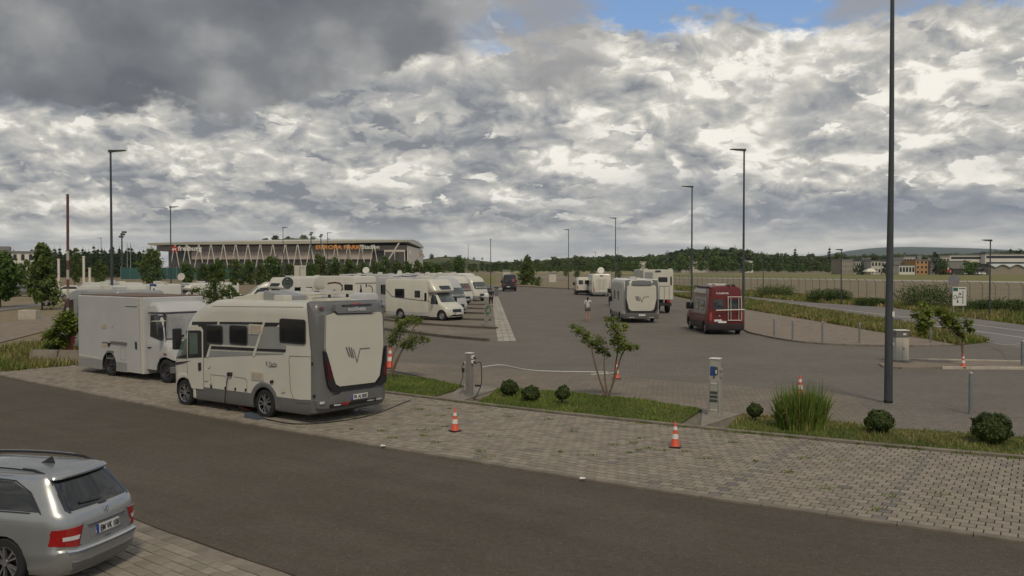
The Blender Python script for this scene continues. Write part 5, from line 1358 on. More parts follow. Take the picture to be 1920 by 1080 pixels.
for q in ((362, 680, 14, 42), (964, 790, 14, 22), (388, 612, 9, 9), (400, 738, 8, 9)): P('fitting', m_vcream, [(q[0] - q[2], q[1] - q[3]), (q[0] + q[2], q[1] - q[3]), (q[0] + q[2], q[1] + q[3]), (q[0] - q[2], q[1] + q[3])], .025, thick=.02)
P('water_cap', m_vdark, [(862, 722), (886, 716), (888, 738), (864, 745)], .03)
so = P('power_socket', m_vdark, [(536, 655), (566, 657), (564, 685), (530, 682)], .05, thick=.045)
P('grey_garage_sill', m_vgrey, [(1050, 868), (1206, 872), (1203, 902), (1068, 896)], .012)
p0, p1 = sa(826, 604), sa(912, 604)
text_obj('script_lettering', 'K.Yacht', .11, m_vgrey, ra, HAu.surf('L', p0[0], p0[1], .008), (-1, 0, 0), (0, 0, 1), width=abs(p1[0] - p0[0]), bold=.001)
P('lettering_bar', m_vgrey, [(850, 608), (916, 608), (916, 616), (850, 616)], .010)
# rear
rf_ = PB('rear_frame', m_vgrey, [(1197, 120), (1222, 106), (1700, 90), (1766, 94), (1768, 870), (1225, 940)], .03, nx=12, thick=.05, nr=8)
PB('bumper', m_vgrey, [(1214, 880), (1300, 870), (1390, 812), (1640, 778), (1700, 768), (1768, 790), (1770, 858), (1300, 938), (1222, 940)], .09, nx=8, thick=.10)
PB('black_surround', m_vdark, [(1372, 765), (1655, 733), (1672, 745), (1652, 764), (1385, 798), (1360, 790)], .075, thick=.05)
panel_pts = [(1276, 212), (1338, 192), (1352, 208), (1625, 200), (1638, 184), (1696, 184), (1712, 205), (1720, 440), (1706, 560), (1690, 680), (1652, 732), (1378, 764), (1342, 742), (1312, 660), (1290, 560), (1272, 470)]
pn = PB('white_rear_panel', m_vcream, panel_pts, .085, nx=10, thick=.06)
HAu.line('panel_edge', m_vdark, 'B', [ba(*q) for q in panel_pts], .022, .07, True)
for pts in ([(1257, 492), (1276, 500), (1304, 600), (1330, 700), (1350, 760), (1388, 808), (1362, 810), (1322, 800), (1292, 765), (1280, 700), (1264, 590)],
            [(1754, 446), (1736, 470), (1722, 580), (1704, 660), (1690, 712), (1662, 742), (1700, 752), (1736, 732), (1752, 700), (1762, 560)]):
    lp = PB('tail_lamp', m_vdark, pts, .10, nx=6, thick=.08)
PB('tail_lamp_glow', m_ldred, [(1270, 560), (1290, 575), (1312, 700), (1300, 730), (1286, 690)], .112, thick=.015, parent=lp)
PB('tail_lamp_glow', m_ldred, [(1744, 560), (1726, 580), (1712, 660), (1738, 690), (1746, 640)], .112, thick=.015, parent=lp)
PB('top_spoiler', m_vgrey, [(1340, 178), (1352, 128), (1370, 118), (1620, 106), (1640, 118), (1650, 172), (1628, 190), (1356, 198)], .12, nx=6, thick=.10)
PB('spoiler_slot', m_vdark, [(1390, 130), (1622, 121), (1620, 133), (1394, 142)], .128, thick=.01)
PB('high_brake_light', m_lred, [(1462, 119), (1545, 116), (1545, 124), (1462, 127)], .13, thick=.02)
for q in ((1255, 158), (1744, 140)): PB('marker_lamp', m_ldred, [(q[0] - 15, q[1] - 8), (q[0] + 13, q[1] - 9), (q[0] + 13, q[1] + 8), (q[0] - 15, q[1] + 9)], .05, thick=.03)
for (a, b, c, d, m_) in ((1330, 902, 1388, 914, m_lwhite), (1394, 886, 1452, 908, m_lred), (1590, 866, 1645, 876, m_lwhite), (1660, 854, 1708, 866, m_lwhite)):
    PB('reflector', m_, [(a, b + 2), (c, b - 3), (c, d - 3), (a, d + 2)], .11, thick=.03)
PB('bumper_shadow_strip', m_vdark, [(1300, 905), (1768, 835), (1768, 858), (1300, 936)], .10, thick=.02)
PB('tow_lamp_cluster', m_lwhite, [(1230, 885), (1262, 880), (1262, 900), (1230, 904)], .10, thick=.02)
y0, z0 = ba(1462, 862); y1, z1 = ba(1588, 815)
plate(HAu, 'B', (y0 + y1) / 2, (z0 + z1) / 2, abs(y1 - y0) * 1.0, .125, 'FR AI 800', .115)
y0, z0 = ba(1432, 178); y1, _ = ba(1570, 170)
text_obj('rear_lettering', 'mobilvetta', .10, m_lwhite, ra, HAu.surf('B', y0, z0, .135), (0, -1, 0), (0, 0, 1), width=abs(y1 - y0), bold=.004)
# V emblem: three short bars and a V with a long arm
vm = HAu.line('v_emblem', m_vgrey, 'B', [ba(*q) for q in ((1484, 478), (1510, 575), (1535, 472), (1606, 466))], .028, .092)
for q in (((1428, 464), (1450, 528)), ((1448, 464), (1468, 534)), ((1466, 468), (1482, 538))): HAu.line('v_emblem_bar', m_vgrey, 'B', [ba(*q[0]), ba(*q[1])], .040, .092)
# roof: hatches, air conditioner, raised skylight
def rbox(name, mat, x0, x1, y0, y1, z0, z1, par=ra, bev=.03): return MB().box(x0, x1, y0, y1, z0, z1).build(name, mat, par, bevel=bev)
def slopebox(name, mat, x0, x1, y0, y1, z0, za, zb, par=ra):
    mb = MB(); mb.add([(x0, y0, z0), (x1, y0, z0), (x1, y1, z0), (x0, y1, z0), (x0, y0, za), (x1, y0, zb), (x1, y1, zb), (x0, y1, za)], [(4, 5, 6, 7), (0, 1, 5, 4), (1, 2, 6, 5), (2, 3, 7, 6), (3, 0, 4, 7), (3, 2, 1, 0)]); return mb.build(name, mat, par, bevel=.02)
def xat(px, y):
    p0 = A.org + A.l * y; k = (px - 960) / FPX; return (k * p0.y - p0.x) / (A.f.x - k * A.f.y)
slopebox('raised_skylight', m_vcream, xat(640, 0), xat(592, .2), -.42, .45, HA + .17, HA + .25, HA + .14); rbox('skylight_frame', m_vcream, xat(638, 0), xat(596, .2), -.38, .40, HA - .01, HA + .09)
for yy in (-.3, .3): MB().box(xat(636, 0), xat(633, 0), yy - .02, yy + .02, HA + .05, HA + .20).build('skylight_strut', m_vdark, ra)
slopebox('roof_fairing', m_vgrey2, xat(558, .2), xat(514, .2), -.1, .55, HA - .01, HA + .12, HA + .24); rbox('air_conditioner', m_vcream, xat(545, .6), xat(525, .6), .55, .8, HA - .01, HA + .14)
slopebox('roof_pod', m_vcream, xat(508, .3), xat(460, .3), -.1, .7, HA - .01, HA + .17, HA + .05); rbox('roof_box', m_vcream, xat(590, -.5), xat(566, -.5), -.75, -.3, HA - .01, HA + .16)
# things beneath: power lead
def wcable(name, pts, r, mat, label, cat='cable', n=5):
    c = catmull(pts, n); o = MB().tube(c, r, 5).build(name, mat, smooth=60); tag(o, label, cat); return o
m_cab = M('cable_black', (.012, .012, .012), .6, .1, 5)
w = lambda px, py: Vector(G(px, py, .05))
soc = (ra.matrix_world if False else Matrix.Translation(A.org) @ Matrix.Rotation(A.h, 4, 'Z')) @ HAu.surf('L', *sa(548, 672), .06)
bot = (Matrix.Translation(A.org) @ Matrix.Rotation(A.h, 4, 'Z')) @ HAu.surf('L', sa(526, 870)[0], .14, .05)
wcable('power_cable', [soc, soc + Vector((-.03, -.06, -.25)), soc + Vector((-.08, -.05, -.7)), bot, bot + Vector((.12, .35, -.16)), w(500, 786), w(560, 795), w(640, 789), w(700, 777), w(745, 760), w(770, 750)], .014, m_cab, 'black power lead looping from the near motorhome across the paving')
# ------------------------------------------------------------ B: white box truck
Bv = Veh('box_truck', 'white box-bodied camper truck with snub cab, behind the near motorhome', 'truck', (-12.58 - .0, 30.17), -37.5, 'R', 1.12, px_r=145.5, px_f=313)
rb_ = Bv.root
def cb(cx, cy): return 90 + cx / 4.91, 520 + cy / 4.91
def sb_(cx, cy): return Bv.sp(*cb(cx, cy))
HB = sb_(868, 186)[1]; xj = sb_(880, 300)[0]; hwB = Bv.hw; LB = Bv.L
zb0 = sb_(868, 888)[1]
BX = Hull([(zb0, 0, xj, hwB, .03, .03), (HB - .03, 0, xj, hwB, .03, .03), (HB, .02, xj - .02, hwB - .02, .03, .03)], 0, 0)
xr_, xf_ = Bv.sp(205, 700)[0], Bv.sp(304, 715)[0]
BX.build('box_body', rb_, [(9, m_vwhite2)], [((xr_, .40), .47, -hwB - .2, -hwB + .4), ((xr_, .40), .47, hwB - .4, hwB + .2)])
BX.parent = rb_
rbox('chassis', m_under, .3, LB - .6, -.5, .5, .42, zb0 + .02, rb_, 0)
def PS(name, mat, pts, off=.008, **k): return BX.patch(name, mat, 'R', [sb_(*p) for p in pts], off, **k)
zk_ = sb_(600, 772)[1]
MB().box(.03, xr_ - .49, -hwB - .012, -hwB + .03, zb0 - .02, zk_).build('side_skirt', m_vgrey2, rb_)
MB().box(xr_ + .49, sb_(728, 800)[0], -hwB - .012, -hwB + .03, zb0 - .02, zk_).build('side_skirt', m_vgrey2, rb_)
PS('awning_rail', m_vgrey, [(582, 586), (728, 600), (728, 625), (582, 606)], .03, thick=.03)
PS('flap_trim', m_vgrey, [(494, 592), (550, 596), (550, 606), (494, 602)], .015); PS('flap', m_tan, [(500, 606), (550, 609), (550, 640), (500, 637)], .012)
PS('hook', m_vdark, [(553, 600), (580, 602), (578, 612), (570, 636), (558, 632)], .03)
PS('step_trim', m_vgrey, [(538, 672), (606, 678), (606, 690), (538, 684)], .02); PS('step_trim', m_vgrey, [(540, 738), (608, 745), (608, 755), (540, 748)], .02)
BX.line('locker_seam', m_vgrey2, 'R', [sb_(*q) for q in ((668, 645), (712, 648), (714, 764), (668, 756))], .014, .006, True)
BX.line('locker_seam', m_vgrey2, 'R', [sb_(*q) for q in ((538, 690), (606, 696), (606, 745), (540, 738))], .014, .006, True)
BX.line('body_seam', m_vgrey2, 'R', [sb_(*q) for q in ((836, 190), (858, 884))], .014, .006)
PS('door_handle', m_vdark, [(806, 592), (818, 594), (822, 660), (808, 655)], .03, thick=.03)
PS('roof_vent_slot', m_vdark, [(704, 263), (822, 268), (822, 273), (704, 268)], .01)
PS('label_plate', m_tan, [(494, 434), (540, 434), (540, 472), (494, 470)], .008); PS('label_plate', m_tan, [(588, 440), (602, 440), (602, 466), (588, 465)], .008)
PS('corner_strip', m_vcream, [(846, 190), (868, 190), (884, 890), (864, 888)], .012)
PS('bottom_rail', m_vwhite, [(290, 706), (466, 740), (466, 752), (290, 720)], .014)
rbox('roof_cover', M('roof_brown', (.14, .10, .075), .9, .3, 2), .1, xj - .1, -hwB + .06, hwB - .06, HB - .01, HB + .035, rb_, 0)
# cab
zc = sb_(1020, 330)[1]; cwB = hwB - .10; LC = LB
cl = [(.42, xj, LC - .10, cwB, .02, .25), (.55, xj, LC, cwB, .02, .28), (1.0, xj, LC + .02, cwB, .02, .30), (1.22, xj, LC - .04, cwB, .02, .30), (1.34, xj, LC - .28, cwB - .01, .02, .22), (1.38, xj, LC - .42, cwB - .02, .02, .16), (zc, xj, LC - .66, cwB - .06, .02, .14), (zc + .02, xj, LC - .62, cwB - .05, .02, .16), (zc + .22, xj, LC - .80, cwB - .08, .02, .2), (zc + .33, xj, LC - 1.0, cwB - .2, .02, .15)]
CB = Hull(cl, 0, .05)
CB.build('cab', rb_, [(9, m_vwhite2)], [((xf_, .40), .48, -cwB - .2, -cwB + .42), ((xf_, .40), .48, cwB - .42, cwB + .2)]); CB.parent = rb_
CB.patch('windscreen', M('pale_windscreen', (.26, .25, .225), .15, .35, 1.5, spec=.8), 'F', [(-cwB + .14, 1.46), (cwB - .14, 1.46), (cwB - .20, zc - .05), (-cwB + .20, zc - .05)], .014, nx=6)  # brightness of the pane is put into its base colour
CB.patch('windscreen_seal', m_vdark, 'F', [(-cwB + .10, 1.42), (cwB - .10, 1.42), (cwB - .16, zc - .01), (-cwB + .16, zc - .01)], .006, nx=6)
def PC(name, mat, pts, off=.01, **k): return CB.patch(name, mat, 'R', [sb_(*p) for p in pts], off, **k)
wdw = PC('side_window', m_vdark, [(905, 350), (1012, 345), (1030, 590), (1012, 585), (910, 545)], .012)
PC('side_glass', m_vglass, [(912, 410), (1008, 408), (1022, 575), (1010, 572), (916, 538)], .018, parent=wdw); PC('side_glass', m_vglass, [(912, 356), (1006, 352), (1010, 398), (912, 400)], .018, parent=wdw)
PC('window_bar', m_vwhite, [(905, 401), (1015, 400), (1016, 408), (905, 409)], .022, parent=wdw)
CB.line('door_seam', m_vgrey, 'R', [sb_(*q) for q in ((890, 330), (1020, 328), (1040, 600), (1062, 660), (1000, 760), (985, 860))], .014, .008)
PC('door_handle', m_vdark, [(892, 640), (925, 642), (925, 652), (892, 650)], .03, thick=.03)
PC('gutter', m_vdark, [(875, 322), (1015, 330), (1015, 338), (875, 330)], .03, thick=.03)
PC('indicator', m_lred, [(1040, 702), (1066, 704), (1066, 718), (1040, 716)], .02)
CB.rect('grille', m_vdark, 'F', -.45, .45, .75, 1.0, .012, .03); 
for sg in (-1, 1): CB.rect('headlight', m_lwhite, 'F', sg * (cwB - .42), sg * (cwB - .14), .76, .98, .012, .06)
rbox('bumper', m_vgrey, LC - .05, LC + .10, -cwB, cwB, .36, .58, rb_)
mm = MB(); mm.tube([(LC - .45, -cwB, 1.40), (LC - .30, -cwB - .14, 1.42), (LC - .30, -cwB - .14, 1.85)], .012, 5); mm.build('mirror_arm', m_vdark, rb_)
rbox('wing_mirror', m_vdark, LC - .34, LC - .28, -cwB - .24, -cwB - .08, 1.50, 1.86, rb_, .02)
for x in (xr_, xf_):
    for sg in (-1, 1): wheel(rb_, x, sg, hwB - (.04 if x == xr_ else .13), .40, .24, 'steel', m_rimd)

# ------------------------------------------------------------ D: silver estate car bottom left
KD = .86
Dv = empty('estate_car', (-5.0, 11.1, 0), R(166), 'silver estate car with roof rails in the lower left corner', 'car')
def k_(lv): return [tuple(v * KD for v in l) for l in lv]
lvD = [(.17, .14, 4.46, .78, .25, .4), (.26, .06, 4.54, .84, .28, .45), (.40, .015, 4.58, .875, .30, .5), (.45, .0, 4.6, .885, .31, .5), (.50, .0, 4.6, .885, .31, .5), (.525, .045, 4.58, .885, .30, .5), (.70, .055, 4.54, .885, .28, .5),
       (.80, .06, 4.40, .882, .27, .45), (.88, .075, 4.1, .875, .26, .4), (.94, .10, 3.6, .862, .25, .35), (.985, .14, 3.25, .845, .24, .3), (1.02, .18, 3.15, .825, .22, .25), (1.10, .245, 3.05, .790, .20, .22), (1.20, .325, 2.90, .748, .19, .22),
       (1.30, .405, 2.72, .700, .18, .22), (1.37, .46, 2.55, .655, .17, .22), (1.395, .45, 2.45, .63, .16, .22), (1.415, .47, 2.38, .60, .16, .2), (1.44, .56, 2.25, .54, .2, .2), (1.455, .75, 2.0, .42, .2, .2), (1.462, 1.0, 1.8, .25, .1, .1)]
HD = Hull(k_(lvD), .075 * KD, .12 * KD)
HD.build('body', Dv, [(9, m_silver)], [((x * KD, .32 * KD), .355 * KD, s0 * KD, s1 * KD) for x in (1.0, 3.62) for (s0, s1) in ((.885 - .3, 1.1), (-1.1, -.885 + .3))], smooth=28, nf=10, nc=7)
HD.parent = Dv; Dv.scale = (1, .92, 1.07)
def kp(pts): return [(a * KD, b * KD) for a, b in pts]
rg = HD.patch('rear_window', m_vglass, 'B', kp([(-.64, .99), (.64, .99), (.665, 1.02), (.575, 1.352), (-.575, 1.352), (-.665, 1.02)]), .006, nx=14, nr=6)
HD.line('window_seal', m_vdark, 'B', kp([(-.655, .98), (.655, .98), (.68, 1.01), (.585, 1.362), (-.585, 1.362), (-.68, 1.01)]), .016, .006, True)
HD.patch('wiper', m_vdark, 'B', kp([(-.02, 1.03), (.42, 1.05), (.42, 1.065), (-.02, 1.05)]), .03, nx=4, parent=rg)
HD.patch('roof_spoiler', m_silver, 'B', kp([(-.60, 1.365), (.60, 1.365), (.58, 1.41), (-.58, 1.41)]), .07, nx=12, thick=.09)
for sg, sd in ((1, 'L'), (-1, 'R')):
    tl = HD.patch('tail_light', m_lred, 'B', kp([(sg * .52, .80), (sg * .868, .785), (sg * .88, .585), (sg * .62, .545)]), .012, nx=8, nr=4)
    HD.patch('tail_light_side', m_lred, sd, kp([(.05, .59), (.15, .63), (.26, .75), (.07, .785)]), .010, nx=8, nr=4, parent=tl)
    HD.patch('reversing_light', m_lwhite, 'B', kp([(sg * .58, .69), (sg * .80, .69), (sg * .80, .64), (sg * .61, .64)]), .018, nx=4, parent=tl)
    w_ = HD.patch('quarter_window', m_vglass, sd, kp([(.44, 1.0), (1.62, 1.0), (1.62, 1.355), (.98, 1.335), (.68, 1.22)]), .006, nx=10, nr=4)
    HD.patch('door_window', m_vglass, sd, kp([(1.68, 1.0), (2.62, .995), (2.50, 1.345), (1.68, 1.36)]), .006, nx=6, nr=4)
    HD.line('window_trim', m_vdark, sd, kp([(.60, .985), (1.66, .985), (2.66, .98)]), .014, .008)
    HD.line('window_trim', m_vdark, sd, kp([(.42, .985), (.66, 1.225), (.96, 1.35), (1.62, 1.372), (2.5, 1.36)]), .014, .008)
    HD.line('door_seam', m_vdark, sd, kp([(1.22, .62), (1.42, .70), (1.60, .98)]), .008, .003)
    HD.line('shoulder_crease', m_vgrey2, sd, kp([(.36, .87), (1.4, .86), (3.6, .80)]), .006, .002)
    rl = []
    for i in range(13):
        x = .60 + 2.0 * i / 12; y = .50 + .055 * math.sin(math.pi * min(1, i / 12 + .2)); z = 1.435 + .055 * math.sin(math.pi * i / 12) ** .4 if 0 < i < 12 else 1.42
        rl.append(Vector((x, sg * y, z)) * KD)
    rr_ = MB().tube(rl, .016, 8).build('roof_rail', m_vdark, Dv, smooth=50)
    MB().tube([p + Vector((0, sg * .012, .010)) for p in rl[2:11]], .0085, 6).build('rail_chrome', m_chrome, rr_, smooth=50)
HD.patch('plate_recess', m_silver, 'B', kp([(-.36, .60), (.36, .60), (.40, .755), (-.40, .755)]), .005, nx=8)
HD.patch('chrome_strip', m_chrome, 'B', kp([(-.42, .765), (.42, .765), (.42, .783), (-.42, .783)]), .025, nx=8, thick=.02)
plate(HD, 'B', 0, .68 * KD, .52 * KD, .115 * KD, 'EM VK 108', .016)
HD.line('tailgate_seam', m_vdark, 'B', kp([(-.62, .97), (-.50, .80), (-.60, .55), (.60, .55), (.50, .80), (.62, .97)]), .007, .003)
HD.patch('bumper_strip', m_chrome, 'B', kp([(-.78, .495), (.78, .495), (.78, .515), (-.78, .515)]), .014, nx=16, thick=.015)
HD.patch('bumper_groove', m_vgrey, 'B', kp([(-.76, .46), (.76, .46), (.76, .475), (-.76, .475)]), .008, nx=16)
HD.patch('lower_valance', m_vgrey, 'B', kp([(-.66, .20), (.66, .20), (.70, .33), (-.70, .33)]), .012, nx=12)
HD.patch('valance_trim', m_chrome, 'B', kp([(-.70, .34), (.70, .34), (.70, .352), (-.70, .352)]), .014, nx=12)
HD.line('roof_seam', m_vgrey, 'L', kp([(.5, 1.40), (2.2, 1.40)]), .006, .003)
e_ = HD.surf('B', 0, .895 * KD, .012); em = MB(); Mx = Matrix.Translation(e_) @ Matrix.Rotation(R(-90), 4, 'Y')
ring = [Mx @ Vector((.036 * math.cos(a), .036 * math.sin(a), 0)) for a in [2 * math.pi * i / 20 for i in range(21)]]; em.tube(ring, .004, 5)
for a in (90, 210, 330): em.tube([Mx @ Vector((0, 0, 0)), Mx @ (Matrix.Rotation(R(a - 90), 3, 'Z') @ Vector((.034, 0, 0)))], [.006, .002], 5)
em.build('star_emblem', m_chrome, Dv)
fin = MB(); fx0 = .98 * KD; zt = 1.455 * KD; fin.add([(fx0 - .10, -.022, zt), (fx0 + .10, -.018, zt), (fx0 + .10, .018, zt), (fx0 - .10, .022, zt), (fx0 - .075, 0, zt + .085), (fx0 - .045, 0, zt + .08), (fx0 + .05, 0, zt + .025)], [(0, 1, 6, 5, 4), (3, 4, 5, 6, 2), (1, 2, 6), (0, 4, 3)])
fin.build('antenna_fin', m_vdark, Dv)
for x in (1.0, 3.62):
    for sg in (-1, 1): wheel(Dv, x * KD, sg, .875 * KD, .32 * KD, .21 * KD, 'alloy', m_rim)

# ------------------------------------------------------------ campers parked in the middle rows
gC = 'white campers parked in the middle rows'
E_ = Veh('semi_integrated_camper', 'white camper with van cab facing right, second bay beyond the young tree', 'camper', (-5.1, 63.3), -38, 'R', 1.12, px_r=722, px_f=836, group=gC)
HE = camper(E_, 2.9, 'semi', wins=[('R', .17, .33, 1.55, 2.2), ('R', .50, .59, 1.6, 2.1)], body=m_vcream, roofs=3, door=('R', .62, .72), skirt=m_vwhite2, wr=.36, xw=(E_.sp(750, 590)[0], E_.sp(825, 595)[0]))
HE.line('decor_stripe', m_vgrey, 'R', [(E_.L * .02, 2.1), (E_.L * .12, 1.62), (E_.L * .35, 1.5), (E_.L * .74, 1.35)], .06, .007)
F1 = Veh('alcove_camper', 'large alcove camper with dark red swoosh facing left behind the near motorhome', 'camper', (-11.9, 68.6), 143, 'L', 1.15, px_r=665, px_f=580, group=gC)
HF = camper(F1, 3.08, 'alcove', wins=[('L', .04, .22, 2.0, 2.45), ('L', .04, .20, 1.1, 1.65), ('L', .42, .62, 1.55, 2.05)], body=m_vcream, roofs=2, solar=True, rear_lamps=True, nose=m_vcream)
HF.line('decor_stripe', m_maroon, 'L', [(F1.L * a, z) for a, z in ((.66, 2.35), (.55, 2.52), (.42, 2.58), (.32, 2.52), (.27, 2.35), (.26, 2.1), (.30, 1.8))], .11, .012)
HF.line('decor_stripe', m_maroon, 'B', [(-.25, 2.35), (-.55, 2.3), (-.72, 2.0), (-.6, 1.7), (-.3, 1.45), (.2, 1.35)], .06, .014)
bt = HF.patch('bottle_picture', m_vdark, 'B', [(.62, 1.1), (.42, 1.1), (.40, 1.95), (.46, 2.15), (.49, 2.45), (.55, 2.45), (.58, 2.15), (.64, 1.95)], .014)
HF.patch('bottle_label', m_vcream, 'B', [(.60, 1.35), (.44, 1.35), (.44, 1.65), (.60, 1.65)], .020, parent=bt)
HF.patch('rear_roof_trim', m_vcream, 'B', [(1.12, 2.55), (-1.12, 2.55), (-1.1, 2.66), (1.1, 2.66)], .05, thick=.05); HF.patch('small_figure_sticker', m_maroon, 'B', [(.05, 2.25), (-.12, 2.25), (-.08, 2.5), (.0, 2.5)], .014)
specs = [
 ('integrated_camper', 'grey-sided camper with tall roof right behind the red-swoosh one', (D(706, 560, 76).x, 76), -37, 'R', 'int', 706, None, 8.2, 2.95, [('R', .06, .16, 1.5, 2.3), ('R', .3, .4, 1.5, 2.1)], m_vwhite2, 4, dict(solar=True)),
 ('integrated_camper', 'white camper front with reddish reflection in its windscreen, nearest the drain strip', (D(860, 570, 90).x, 90), -42, 'R', 'int', None, 860, 6.6, 2.85, [], m_vcream, 3, {}),
 ('integrated_camper', 'white camper with big dark window just left of the lone dark-clad walker', (D(891, 565, 99).x, 99), -42, 'R', 'int', None, 891, 6.4, 2.75, [('R', .6, .8, 1.3, 2.1)], m_vcream, 2, {}),
 ('semi_integrated_camper', 'white camper with windscreen facing left, right half of the pair by the black dish', (D(516, 555, 73).x, 73), -126, 'L', 'semi', None, 512, 5.0, 2.92, [('L', .18, .32, 1.5, 2.1), ('L', .42, .56, 1.5, 2.1)], m_vcream, 2, {}),
 ('semi_integrated_camper', 'camper with rounded solar roof facing left beside the blue parking sign', (D(330, 575, 70).x, 70), -130, 'L', 'semi', None, 330, 5.6, 2.5, [('L', .45, .56, 1.35, 1.95), ('L', .15, .3, 1.4, 1.95)], m_vwhite, 2, dict(solar=True)),
 ('caravan_camper', 'low grey camper whose roof shows just over the near motorhome', (D(600, 600, 40).x, 40), 143, 'L', 'semi', 640, None, 7.6, 2.62, [('L', .3, .42, 1.4, 1.9)], m_vwhite2, 4, dict(solar=True)),
 ('integrated_camper', 'motorhome with dark slanted cab window at the left, behind the box truck', (D(150, 600, 39.5).x, 39.5), 143, 'L', 'int', 218, 101, None, 2.78, [('L', .5, .6, 1.5, 2.1)], m_vgrey2, 3, {}),
 ('integrated_camper', 'camper roof above the box truck, nearest of the stack left of the first lamp', (D(150, 590, 52).x, 52), 143, 'L', 'int', 206, 122, None, 2.75, [('L', .4, .5, 1.5, 2.1)], m_vwhite, 3, {}),
 ('alcove_camper', 'camper roof above the box truck, farthest of the stack left of the first lamp', (D(170, 590, 60).x, 60), 143, 'L', 'alcove', 209, 140, None, 2.75, [('L', .4, .5, 1.5, 2.1)], m_vwhite, 2, {}),
 ('semi_integrated_camper', 'camper whose pale roof shows between the flowering bush and the blue parking sign', (D(255, 590, 62).x, 62), 143, 'L', 'semi', 284, 236, None, 2.62, [], m_vwhite, 3, {}),
 ('integrated_camper', 'camper with roof dish and rails farthest behind the red-swoosh camper', (D(700, 560, 98).x, 98), -37, 'R', 'int', 648, None, 8.6, 3.0, [('R', .2, .3, 1.6, 2.2)], m_vwhite2, 4, dict(dish=True)),
 ('integrated_camper', 'camper with rounded grey roof behind the van-cab camper\'s cab', (D(800, 560, 80).x, 80), -40, 'R', 'int', None, 838, 7.6, 2.95, [('R', .2, .3, 1.6, 2.2)], m_vwhite, 3, dict(solar=True)),
 ('alcove_camper', 'camper with curved white nose above the reddish windscreen one', (D(848, 560, 104).x, 104), -42, 'R', 'alcove', None, 872, 6.6, 3.05, [], m_vwhite, 2, {}),
 ('semi_integrated_camper', 'camper with grey roof at the back of the row, left of the low hill', (D(770, 560, 112).x, 112), -40, 'R', 'semi', None, 820, 7.4, 2.95, [('R', .2, .3, 1.6, 2.2)], m_vwhite2, 3, {}),
 ('semi_integrated_camper', 'small white camper behind the black satellite dish, beside the information board', (D(560, 560, 84).x, 84), -124, 'L', 'semi', None, 553, 6.0, 2.9, [('L', .4, .55, 1.5, 2.0)], m_vwhite, 1, {}),
]
for (nm, lab, ref, hd, sd, st_, pr, pf, Lc, Hc, wn, bd, nr_, kw) in specs:
    v = Veh(nm, lab, 'camper', ref, hd, sd, 1.13, px_r=pr, px_f=pf, L=Lc, group=gC)
    Lc = v.L
    Hx = camper(v, Hc, st_, wins=wn, body=bd, roofs=nr_, cuts=False, **kw)
    if 'slanted cab window' in lab:
        Hx.patch('cab_side_window', m_vglass, 'L', [(Lc - 1.75, 1.25), (Lc - .55, 1.22), (Lc - 1.0, 2.3), (Lc - 1.7, 2.36)], .02, nr=5)
    if 'reddish reflection' in lab:
        mb = MB(); random.seed(5)
        for k in range(26):
            y_, z_ = random.gauss(.1, .28), random.gauss(1.65, .17); q = Hx.surf('F', y_, z_, .02); a = random.uniform(0, 3); u = Vector((0, math.cos(a), math.sin(a))) * .13; n_ = Vector((0, -math.sin(a), math.cos(a))) * .018
            mb.add([q - u - n_, q + u - n_, q + u + n_, q - u + n_], [(0, 1, 2, 3)])
        mb.build('reflection_strokes', M('pink_pattern', (.42, .14, .13), .7), v.root)  # pink strokes laid on the glass as its reddish reflection
gC_v = None
